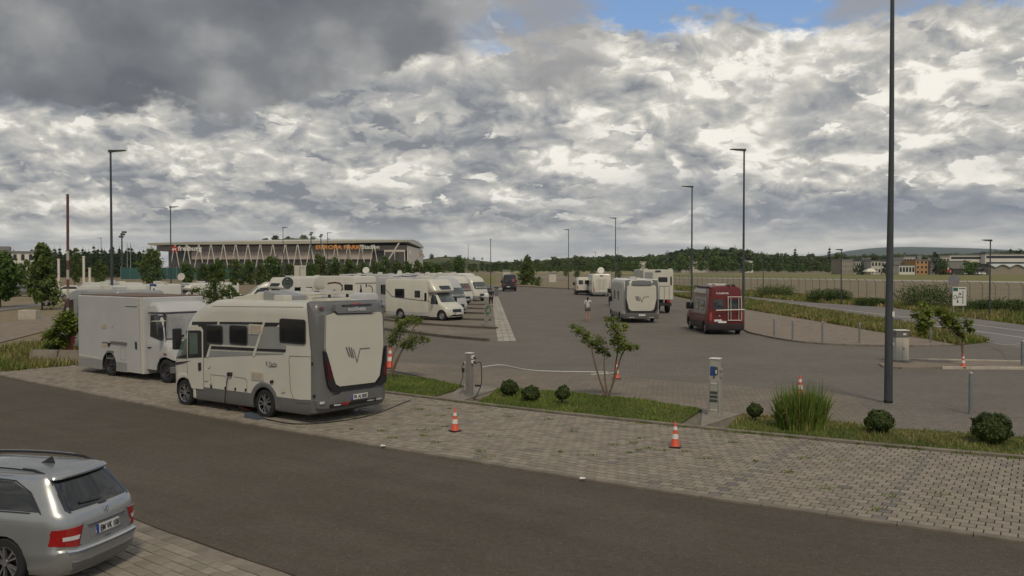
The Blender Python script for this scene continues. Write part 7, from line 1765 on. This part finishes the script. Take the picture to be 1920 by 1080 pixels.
Yd = g.y - 1.2; a, b = D(1786, 572, Yd), D(1812, 537, Yd); ds_ = empty('direction_sign', ((a.x + b.x) / 2, Yd, -.05), 0, 'white direction sign with black roundabout diagram beside the public road', 'traffic sign'); wx = (b.x - a.x) / 2; za, zb_ = a.z, b.z
for x in (-wx * .8, wx * .6): MB().tube([(x, .05, 0), (x, .05, zb_)], .04, 8).build('pole', m_galv, ds_)
MB().box(-wx, wx, -.02, .02, za, zb_).build('sign_panel', m_plate, ds_, bevel=.01); H_ = zb_ - za
mb = MB(); dY = -.028
def bar(x0, z0, x1, z1, wd=.05):
    p, q = Vector((wx * x0, dY, za + H_ * z0)), Vector((wx * x1, dY, za + H_ * z1)); d = (q - p).normalized(); n = Vector((-d.z, 0, d.x)) * wd / 2; mb.add([p - n, q - n, q + n, p + n], [(0, 1, 2, 3)])
bar(.48, .10, .48, .80); bar(-.45, .46, .48, .46); bar(-.12, .46, -.12, .66, .035); bar(-.12, .62, .05, .72, .035); bar(-.30, .42, -.30, .30, .035)
for k in range(16):
    t0, t1 = 2 * math.pi * k / 16, 2 * math.pi * (k + 1) / 16; cx_, cz_ = -.66, .46
    bar(cx_ + .22 * math.cos(t0), cz_ + .10 * math.sin(t0), cx_ + .22 * math.cos(t1), cz_ + .10 * math.sin(t1), .045)
bar(-.40, .20, -.16, .20, .12); bar(-.40, .27, -.16, .27, .05); bar(.0, .62, .22, .62, .12)
mb.build('road_diagram', m_ink, ds_)
MB().box(-wx * .95, -wx * .25, -.03, -.021, za + H_ * .78, za + H_ * .97).build('green_field', M('sign_green', (.02, .12, .06), .5), ds_); MB().box(wx * -.1, wx * .85, -.03, -.021, za + H_ * .90, za + H_ * .94).build('heading_line', m_ink, ds_)
# info board, parking sign, dishes
Yb = 118; a, b = D(552, 540, Yb), D(573.5, 497, Yb); ib = empty('information_board', ((a.x + b.x) / 2, Yb, -.05), 0, 'tall white information board standing in front of the stadium trees', 'sign board'); wx = (b.x - a.x) / 2
MB().box(-wx, wx, -.03, .03, a.z + .1, b.z).build('board', m_gpale, ib, bevel=.01); MB().box(-wx * .12, wx * .08, -.04, -.031, a.z + .7, b.z - .15).build('map_strip', m_vgrey2, ib); MB().box(wx * .25, wx * .8, -.04, -.031, b.z - .28, b.z - .2).build('text_line', m_vgrey2, ib); MB().box(wx * .25, wx * .8, -.04, -.031, b.z - .42, b.z - .37).build('text_line', m_vgrey2, ib)
for x in (-wx * .85, wx * .85): MB().tube([(x, .07, 0), (x, .07, b.z)], .04, 6).build('post', m_galv, ib)
Yb = 58; a, b = D(281, 556, Yb), D(293, 531, Yb); ps = empty('parking_sign', ((a.x + b.x) / 2, Yb, -.05), 0, 'blue parking sign with white P among the campers on the left', 'parking sign'); wx = (b.x - a.x) / 2
MB().tube([(0, .05, 0), (0, .05, b.z)], .04, 6).build('pole', m_galv, ps); MB().box(-wx, wx, -.02, .02, b.z - .85, b.z).build('sign_panel', m_blue, ps, bevel=.01)
text_obj('letter_p', 'P', .55, m_plate, ps, (-.13, -.03, b.z - .72), (1, 0, 0), (0, 0, 1), bold=.03)
def dish(px, py, Y, rpx, mat, label, logo=False, face=0):
    c = D(px, py, Y); zr = 2.55; root = empty('satellite_dish', (c.x, Y, zr), face, label, 'satellite dish'); r = rpx / FPX * Y; hz = c.z - zr
    MB().tube([(0, .1, -2.6), (0, .1, hz - r * .3)], .035, 6).build('mast', m_galv, root)
    MB().lathe([(.001, -.08 * r), (r * .5, -.03 * r), (r * .92, .08 * r), (r, .12 * r), (r * .98, .16 * r), (.001, .06 * r)], 28, Matrix.Translation((0, 0, hz)) @ Matrix.Rotation(R(80), 4, 'X')).build('dish', mat, root, smooth=50)
    if logo:
        MB().lathe([(.12 * r, 0), (.12 * r, .02), (.001, .02)], 14, Matrix.Translation((0, -.16 * r - .02, hz + r * .62)) @ Matrix.Rotation(R(84), 4, 'X')).build('logo_disc', m_vgrey2, root)
        MB().box(-r * .4, r * .4, -.17 * r - .03, -.17 * r, hz + r * .02, hz + r * .12).build('logo_line', m_vgrey, root)
dish(539.5, 530.5, 60, 11, M('dish_cover_dark', (.030, .040, .036), .45, .1, 3), 'black round satellite dish on a mast before the information board', True)
dish(340, 519, 66, 7, m_gpale, 'pale round satellite dish on a mast above the campers at left', False)
dish(749.5, 511, 88, 4.5, m_vwhite, 'small white tilted dish above the camper roofs left of centre', False)
dish(365, 522, 80, 3.5, m_vwhite, 'tiny white dish beside the leafy tree', False) if False else None
# small pedestals by the drain strip
g = G(912, 612); p2 = empty('power_pedestal', g, 0, 'slim power pedestal with green hose at the end of the bay kerbs', 'power pedestal'); h = (612 - 541) / FPX * g.y * .96
rbox('column', m_ped, -.13, .13, -.12, .12, 0, h * .62, p2, .01); rbox('head', m_ped, -.16, .16, -.15, .15, h * .62 + .003, h * .80, p2, .02)
MB().lathe([(.12, 0), (.16, .03), (.16, .2), (.10, .26), (.001, .28)], 14, Matrix.Translation((0, 0, h * .80))).build('white_cap', m_plate, p2, smooth=40)
hs = [Vector((.16 * math.cos(a) + .12, -.17, h * .48 + .22 * math.sin(a) - .1 * (k % 2))) for k, a in enumerate([i * .7 for i in range(20)])]; MB().tube(catmull(hs, 3), .022, 5).build('green_hose', M('hose_green', (.05, .20, .08), .5), p2)
for (px, yb, yt, mt, nm, lab) in ((917, 560, 538, m_vgrey, 'waste_bin', 'dark bin by the far end of the bay kerbs'), (931, 556, 536, m_vgrey, 'waste_bin', 'dark striped bin left of the black van')):
    g = G(px, yb); r_ = empty(nm, g, 0, lab, 'bin'); hh_ = (yb - yt) / FPX * g.y; rbox('bin_body', mt, -.25, .25, -.25, .25, 0, hh_ * .8, r_, .03); rbox('bin_lid', m_vdark, -.28, .28, -.28, .28, hh_ * .8 + .003, hh_ * .9, r_, .03)
# airfield fence
F0, F1_ = G(1300, 561), G(1925, 584); F0 = Vector((29.0, 165, 0)); F1_ = Vector((46.5, 79.5, 0))
ff = empty('airfield_fence', (F0 + F1_) / 2, 0, 'long wire mesh fence with outward-bent post tops round the airfield', 'fence'); oF = ff.location; dF = F1_ - F0
fp = []; t = 0
while t <= 1.06:
    fp.append(F0 + dF * t); t += 1.72 / dF.length * (1 if t > .5 else 1.15)
fh = 2.05
m_wire = bpy.data.materials.new('fence_mesh_wire'); m_wire.use_nodes = True; nt_ = m_wire.node_tree; N = NT(nt_); bb = nt_.nodes['Principled BSDF']; bb.inputs['Base Color'].default_value = (.16, .15, .12, 1); bb.inputs['Roughness'].default_value = .6
tb = MB()
for p in fp:
    q = p - oF; mb = MB(); mb.tube([(q.x, q.y, -.1), (q.x, q.y, fh), (q.x - .32, q.y - .05, fh + .32)], .035, 5); mb.build('fence_post', m_signb, ff)
for z in [0.05 + .2 * i for i in range(11)] + [2.2, 2.32]:
    off = Vector((-.32, -.05, 0)) * max(0, (z - 2.05) / .32); tb.tube([fp[0] - oF + off + Vector((0, 0, z)), fp[-1] - oF + off + Vector((0, 0, z))], .006, 3, cap=False)
L_ = (fp[-1] - fp[0]).length; n_ = int(L_ / .22)
for i in range(n_ + 1):
    q = fp[0].lerp(fp[-1], i / n_) - oF; tb.tube([(q.x, q.y, 0), (q.x, q.y, fh)], .0045, 3, cap=False)
tb.build('fence_mesh', m_wire, ff)['kind'] = 'stuff'
# fence line left of the road behind the lot
# red airport tanker with white mast, and cars by the hangar
g = D(1771.5, 513, 432); tk = empty('airport_tanker', (g.x, 432, -.05), 0, 'red and yellow airport truck with white mast before the grey hall', 'truck'); k = 432 / FPX
rbox('tank', m_red, -4 * k * 1, 12 * k, -1.2, 1.2, .8, 2.5, tk, .3); rbox('cab', m_orange, -12 * k, -5 * k, -1.1, 1.1, .5, 2.3, tk, .3); rbox('tank_end', m_plate, 8 * k, 12.3 * k, -1.22, 1.22, 1.1, 2.2, tk, .1); rbox('chassis', m_under, -11 * k, 12 * k, -.8, .8, .45, .8, tk, .02)
MB().add([(5 * k, 0, 2.4), (8 * k, 0, 2.4), (6.5 * k, 0, 5.4), (5.6 * k, 0, 5.4), (5 * k, .3, 2.4), (8 * k, .3, 2.4), (6.5 * k, .3, 5.4), (5.6 * k, .3, 5.4)], [(0, 1, 2, 3), (4, 5, 6, 7), (0, 1, 5, 4), (1, 2, 6, 5), (2, 3, 7, 6), (3, 0, 4, 7)]).build('white_mast', m_bwhite, tk)
for x in (-8 * k, 3 * k, 8 * k):
    for s_ in (-1, 1): wheel(tk, x, s_, 1.15, .5, .3)
def small_car(px, Y, mat, label, group, rz=0, L=4.3):
    g = D(px, 500, Y); root = empty('parked_car', (g.x, Y, -.04), rz, label, 'car', group); hw = .88
    Hc = Hull([(.2, .1, L - .1, .80, .2, .3), (.5, 0, L, hw, .25, .4), (.8, .05, L - .05, hw, .25, .4), (.92, .15, L - .7, .84, .22, .3), (.98, .3, L - 1.2, .80, .2, .2), (1.36, .8, L - 1.9, .62, .2, .2), (1.44, 1.1, L - 2.3, .5, .15, .15)], .05, .1); Hc.build('body', root, [(9, mat)]); Hc.parent = root
    for sd in 'LR': Hc.patch('side_window', m_vglass, sd, [(.55, .99), (L - 1.35, .99), (L - 1.85, 1.32), (.95, 1.32)], .01, nr=3)
    Hc.patch('rear_window', m_vglass, 'B', [(-.6, 1.0), (.6, 1.0), (.5, 1.32), (-.5, 1.32)], .01); Hc.patch('windscreen', m_vglass, 'F', [(-.6, 1.0), (.6, 1.0), (.5, 1.32), (-.5, 1.32)], .01)
    for x in (.8, L - .9):
        for s_ in (-1, 1): wheel(root, x, s_, hw - .02, .31, .2)
    return root
gc_ = 'cars parked by the airfield hangar'
for (px, mt, lab) in ((1812, m_silver, 'pale car at the left end of the row by the hangar'), (1821, m_navy, 'dark car second in the row by the hangar'), (1829, m_vgrey, 'grey car in the middle of the row by the hangar'), (1838, m_silver, 'silver car just right of the middle of the row by the hangar'), (1846, m_vwhite, 'white car at the right end of the row by the hangar')):
    small_car(px, 418, mt, lab, gc_, R(60 + px % 7 * 5))
for (px, mt, lab, Y) in ((20, m_vgrey, 'grey car partly hidden by trees at the far left', 118), (60, m_silver, 'silver car below the white building at the far left', 122), (108, m_vwhite, 'white car just left of the striped barrier pole, far back', 116)):
    small_car(px, Y, mt, lab, 'distant cars beyond the left verge', R(8))
# white sign boards far off in the centre
for (px, y0, y1, lab) in ((1036, 512, 527, 'pale far board in front of the fields, centre'), (950, 508, 516, 'pale hut roof beyond the black van')):
    Y = 230; g = D(px, 500, Y); r_ = empty('field_hut', (g.x, Y, -.1), 0, lab, 'hut'); zt = D(px, y0, Y).z + .1; MB().box(-.9, .9, -.8, .8, 0, max(.8, zt)).build('wall', m_gpale, r_); MB().box(-1.1, 1.1, -1, 1, max(.8, zt) + .003, max(.8, zt) + .2).build('roof', m_vgrey2, r_)
# rope/tape on the lot, litter, wheel chocks
wcable('rope', [G(905, 688, .02), G(942, 684.5, .02), G(1003, 694.5, .02), G(1140, 698, .02)], .016, m_plate, 'white rope lying across the lot behind the bushes', 'rope')
wcable('rope', [G(1108, 702, .02), G(1142, 700, .02), G(1156, 697, .02)], .014, m_plate, 'short white rope end by the cone behind the young tree', 'rope')
ch = MB().add([(-.28, -.1, 0), (.28, -.1, 0), (.28, .1, 0), (-.28, .1, 0), (.22, -.1, .10), (.28, -.1, .12), (.28, .1, .12), (.22, .1, .10)], [(0, 1, 5, 4), (4, 5, 6, 7), (1, 2, 6, 5), (2, 3, 7, 6), (0, 4, 7, 3)]).build('wheel_ramp', M('ramp_dull_red', (.16, .035, .02), .7), loc=G(466, 768, .05)); ch.rotation_euler = (0, 0, R(143)); tag(ch, 'dull red levelling ramp lying under the near motorhome', 'wheel ramp')
ch = MB().add([(-.3, -.12, 0), (.3, -.12, 0), (.3, .12, 0), (-.3, .12, 0), (.2, -.1, .08), (.28, -.1, .10), (.28, .1, .10), (.2, .1, .08)], [(0, 1, 5, 4), (4, 5, 6, 7), (1, 2, 6, 5), (2, 3, 7, 6), (0, 4, 7, 3)]).build('wheel_ramp', M('ramp_blue_grey', (.05, .07, .09), .6), loc=G(478, 783, .05)); ch.rotation_euler = (0, 0, R(140)); tag(ch, 'blue-grey levelling ramp against the near motorhome\'s rear wheel', 'wheel ramp')
cp = MB().lathe([(.035, 0), (.05, .07), (.03, .10), (.001, .10)], 12).build('cup', m_plate, loc=G(667, 771, .05), smooth=40); tag(cp, 'small white cup on the paving below the V-emblem panel', 'cup')
sc = MB().box(-.12, .12, -.03, .03, 0, .05).build('wood_offcut', m_tan, loc=G(655, 768, .05), bevel=.006); tag(sc, 'small grey offcut next to the white cup', 'offcut')
for (px, py, lab) in ((718, 836, 'scrap of white paper on the road kerb below the near motorhome'), (1092, 897, 'scrap of white paper on the road kerb, mid picture')):
    o = MB().add([(-.05, -.03, 0), (.05, -.035, .004), (.055, .03, .012), (-.04, .035, .02)], [(0, 1, 2, 3)]).build('paper_scrap', m_plate, loc=G(px, py, .055)); tag(o, lab, 'litter')
# flowering bush left of the parking sign and shrubs between the parked campers
def loose_bush(px, yb, yt, wpx, Y, label, seed, mat=lm_tree2, flowers=0):
    random.seed(seed); g = D(px, 500, Y); root = empty('shrub', (g.x, Y, 0), 0, label, 'bush'); h = D(px, yt, Y).z; rw = wpx / 2 / FPX * Y; cb_ = MB(); fl = MB(); sb = MB()
    for k in range(9):
        c = Vector((random.uniform(-.7, .7) * rw, random.uniform(-.5, .5) * rw, h * random.uniform(.45, .85))); leaves(cb_, c, rw * .42, 60, .11, .9, .3, jag=.4); sb.tube([(0, 0, 0), c * .6, c], [.03, .02, .008], 4)
        for _ in range(flowers // 9): p = c + rnd_dir() * rw * .42; fl.lathe([(.001, -.04), (.07, 0), (.001, .05)], 5, Matrix.Translation(p))
    sb.build('stems', m_bark, root); cb_.build('foliage', mat, root)
    if flowers: fl.build('blossoms', m_plate, root)
loose_bush(233, 560, 533, 44, 58, 'white-flowering bush behind the box truck, right of the tall left lamp', 5, lm_tree, 40)
loose_bush(372, 566, 530, 26, 59, 'shrub between the solar-roofed camper and the leafy tree', 6, lm_tree2, 12)
loose_bush(445, 566, 535, 26, 56, 'shrub at the left end of the small white camper with blossoms', 7, lm_tree, 14)
loose_bush(100, 690, 640, 40, G(100, 672).y, 'weedy bush left of the striped barrier foot', 8, lm_tree2)
# ------------------------------------------------------------ people
m_skin = M('skin', (.42, .24, .17), .5, .05, 6); m_hair = M('dark_hair', (.018, .012, .010), .6, .2, 20)
m_top = M('white_top', (.52, .53, .49), .8, .06, 6); m_short = M('grey_shorts', (.10, .095, .10), .8, .1, 6); m_dkc = M('dark_clothes', (.020, .017, .026), .8, .15, 6); m_shoe = M('shoes', (.12, .05, .045), .6, .1, 6)
def skinned(name, mat, parent, joints, edges, root_i=0, sub=2):
    """joints: (x,y,z,r)"""
    me = bpy.data.meshes.new(name); me.from_pydata([j[:3] for j in joints], edges, []); o = bpy.data.objects.new(name, me); COL.objects.link(o)
    o.modifiers.new('s', 'SKIN').use_smooth_shade = True
    for i, j in enumerate(joints):
        sv = me.skin_vertices[0].data[i]; r = j[3]; sv.radius = (r, r) if not isinstance(r, tuple) else r; sv.use_root = (i == root_i)
    o.modifiers.new('d', 'SUBSURF').levels = sub; o.modifiers['d'].render_levels = sub
    dg = bpy.context.evaluated_depsgraph_get(); dg.update(); nm = bpy.data.meshes.new_from_object(o.evaluated_get(dg)); nm.name = name
    o.modifiers.clear(); o.data = nm; nm.materials.append(mat); nm.shade_smooth(); o.parent = parent; return o
def person(px, yb, ytop, face, label, pose):
    g = G(px, yb, .01); H_ = (yb - ytop) / FPX * g.y; k = H_ / 1.68; root = empty('person', g, face, label, 'person'); S = lambda L: [(x * k, y * k, z * k, (r * k if not isinstance(r, tuple) else (r[0] * k, r[1] * k))) for x, y, z, r in L]
    # local: x right, y forward, z up
    st_ = pose
    if st_ == 'stand':
        lf, rf = (-.10, .0), (.11, .02)
        body = [(0, 0, .92, (.13, .10)), (0, 0, 1.10, (.115, .085)), (0, .0, 1.28, (.14, .095)), (0, .0, 1.40, (.10, .07)), (0, .01, 1.47, .045), (0, .02, 1.56, .075), (0, .02, 1.63, .07),
                (-.10, 0, .86, .088), (lf[0], .01, .48, .055), (lf[0], 0, .10, .038), (lf[0], .12, .03, .032), (.10, 0, .86, .088), (rf[0], .02, .48, .055), (rf[0], .02, .10, .038), (rf[0], .14, .03, .032),
                (-.18, 0, 1.37, .048), (-.23, .04, 1.12, .038), (-.16, .20, 1.02, .030), (-.12, .27, 1.03, .024), (.18, 0, 1.37, .048), (.27, .10, 1.20, .038), (.17, .16, 1.44, .029), (.11, .15, 1.52, .026)]
    else:
        lf, rf = (-.09, .28), (.09, -.28)
        body = [(0, 0, .92, (.13, .10)), (0, .02, 1.12, (.13, .09)), (0, .04, 1.30, (.155, .10)), (0, .05, 1.42, (.11, .075)), (0, .06, 1.49, .05), (0, .08, 1.58, .078), (0, .08, 1.65, .07),
                (-.10, 0, .86, .09), (-.10, .20, .50, .06), (-.09, .24, .10, .042), (-.09, .36, .05, .035), (.10, 0, .86, .09), (.10, .02, .48, .06), (.09, -.26, .16, .042), (.09, -.20, .04, .035),
                (-.20, .04, 1.38, .052), (-.26, -.08, 1.12, .042), (-.24, .02, .90, .032), (-.24, .06, .82, .026), (.20, .04, 1.38, .052), (.26, .12, 1.14, .042), (.24, .28, .98, .032), (.24, .33, .92, .026)]
    ed = [(0, 1), (1, 2), (2, 3), (3, 4), (4, 5), (5, 6), (0, 7), (7, 8), (8, 9), (9, 10), (0, 11), (11, 12), (12, 13), (13, 14), (3, 15), (15, 16), (16, 17), (17, 18), (3, 19), (19, 20), (20, 21), (21, 22)]
    skinned('body', m_skin, root, S(body), ed)
    cl = [list(b) for b in body]; grow = lambda r, d: (r[0] + d, r[1] + d) if isinstance(r, tuple) else r + d
    top_idx = [0, 1, 2, 3, 15, 16, 19, 20]; m = {v: i for i, v in enumerate(top_idx)}
    tj = [(*body[i][:3], grow(body[i][3], .018)) for i in top_idx]; tj[0] = (tj[0][0], tj[0][1], tj[0][2] + .0, grow(tj[0][3], .004))
    skinned('shirt', m_top if st_ == 'stand' else m_dkc, root, S(tj), [(m[a], m[b]) for a, b in ((0, 1), (1, 2), (2, 3), (3, 15), (15, 16), (3, 19), (19, 20))])
    if st_ == 'stand': li = [0, 7, 11]; tj = [(*body[i][:3], grow(body[i][3], .022)) for i in li] + [(-.105, .005, .66, .088), (.105, .01, .66, .088)]; e = [(0, 1), (0, 2), (1, 3), (2, 4)]
    else: li = [0, 7, 11, 8, 12]; tj = [(*body[i][:3], grow(body[i][3], .02)) for i in li] + [(-.09, .23, .22, .055), (.09, -.20, .24, .055)]; e = [(0, 1), (0, 2), (1, 3), (2, 4), (3, 5), (4, 6)]
    skinned('shorts' if st_ == 'stand' else 'trousers', m_short if st_ == 'stand' else m_dkc, root, S(tj), e)
    hy = body[6][1]
    hr = [(0, hy - .03, 1.66, .088), (0, hy - .06, 1.58, .08), (0, hy - .08, 1.48 if st_ == 'stand' else 1.54, .06), (0, hy - .09, 1.36 if st_ == 'stand' else 1.52, .035)]
    skinned('hair', m_hair, root, S(hr), [(0, 1), (1, 2), (2, 3)])
    for s_, f_ in ((-1, 10), (1, 14)):
        x, y, z, _ = body[f_]; MB().box((x - .045) * k, (x + .045) * k, (y - .17) * k, (y + .07) * k, 0 if z < .04 else .0, .07 * k).build('shoe', m_shoe if st_ != 'stand' else m_skin, root, bevel=.02 * k)
    # face: nose, eyes, mouth, ears on the head
    f = MB(); hz = body[5][2]; f.tube([Vector((0, hy + .085, hz + .02)) * k, Vector((0, hy + .10, hz - .02)) * k], [.008 * k, .014 * k], 6)
    for s_ in (-1, 1): f.lathe([(.001, -.02 * k), (.02 * k, 0), (.001, .02 * k)], 6, Matrix.Translation(Vector((s_ * .078, hy, hz)) * k))
    f.build('nose_and_ears', m_skin, root); e_ = MB()
    for s_ in (-1, 1): e_.lathe([(.001, -.01 * k), (.011 * k, 0), (.001, .01 * k)], 6, Matrix.Translation(Vector((s_ * .03, hy + .076, hz + .02)) * k))
    e_.box(-.022 * k, .022 * k, (hy + .068) * k, (hy + .078) * k, (hz - .05) * k, (hz - .043) * k); e_.build('eyes_and_mouth', m_hair, root)
    # hands with four fingers and a thumb
    for wi, ei in ((18, 17), (22, 21)):
        a, b = Vector(body[ei][:3]), Vector(body[wi][:3]); d = (b - a).normalized(); s_ = d.orthogonal().normalized(); n_ = d.cross(s_); hb = MB()
        hb.tube([(b - d * .01) * k, (b + d * .07) * k], [.022 * k, .030 * k], 7)
        for q, ln in zip((-1.5, -.5, .5, 1.5), (.065, .078, .074, .055)):
            p0 = b + d * .065 + s_ * q * .016; hb.tube([p0 * k, (p0 + d * ln * .55 + n_ * .008) * k, (p0 + d * ln * .9 + n_ * .03) * k], [.008 * k, .0075 * k, .006 * k], 5)
        p0 = b + d * .015 + s_ * .026; hb.tube([p0 * k, (p0 + s_ * .025 + d * .025) * k, (p0 + s_ * .028 + d * .055 + n_ * .01) * k], [.010 * k, .009 * k, .007 * k], 5)
        hb.build('hand', m_skin, root)
    return root
person(1102, 602, 556, R(-8), 'dark-haired person in white top and grey shorts standing alone on the lot', 'stand')
person(921, 575, 541, R(20), 'person in dark clothes walking along the drain strip', 'walk')

# ------------------------------------------------------------ air
m_haze = bpy.data.materials.new('haze'); m_haze.use_nodes = True; nt_ = m_haze.node_tree; nt_.nodes.clear()
pv = nt_.nodes.new('ShaderNodeVolumePrincipled'); pv.inputs['Color'].default_value = (.80, .88, 1.0, 1); pv.inputs['Density'].default_value = 6.5e-5; pv.inputs['Anisotropy'].default_value = .2
ho = nt_.nodes.new('ShaderNodeOutputMaterial'); nt_.links.new(pv.outputs[0], ho.inputs['Volume'])
hz_ = MB().box(-4300, 4700, -70, 8400, -1.1, 185).build('haze', m_haze); hz_['kind'] = 'stuff'
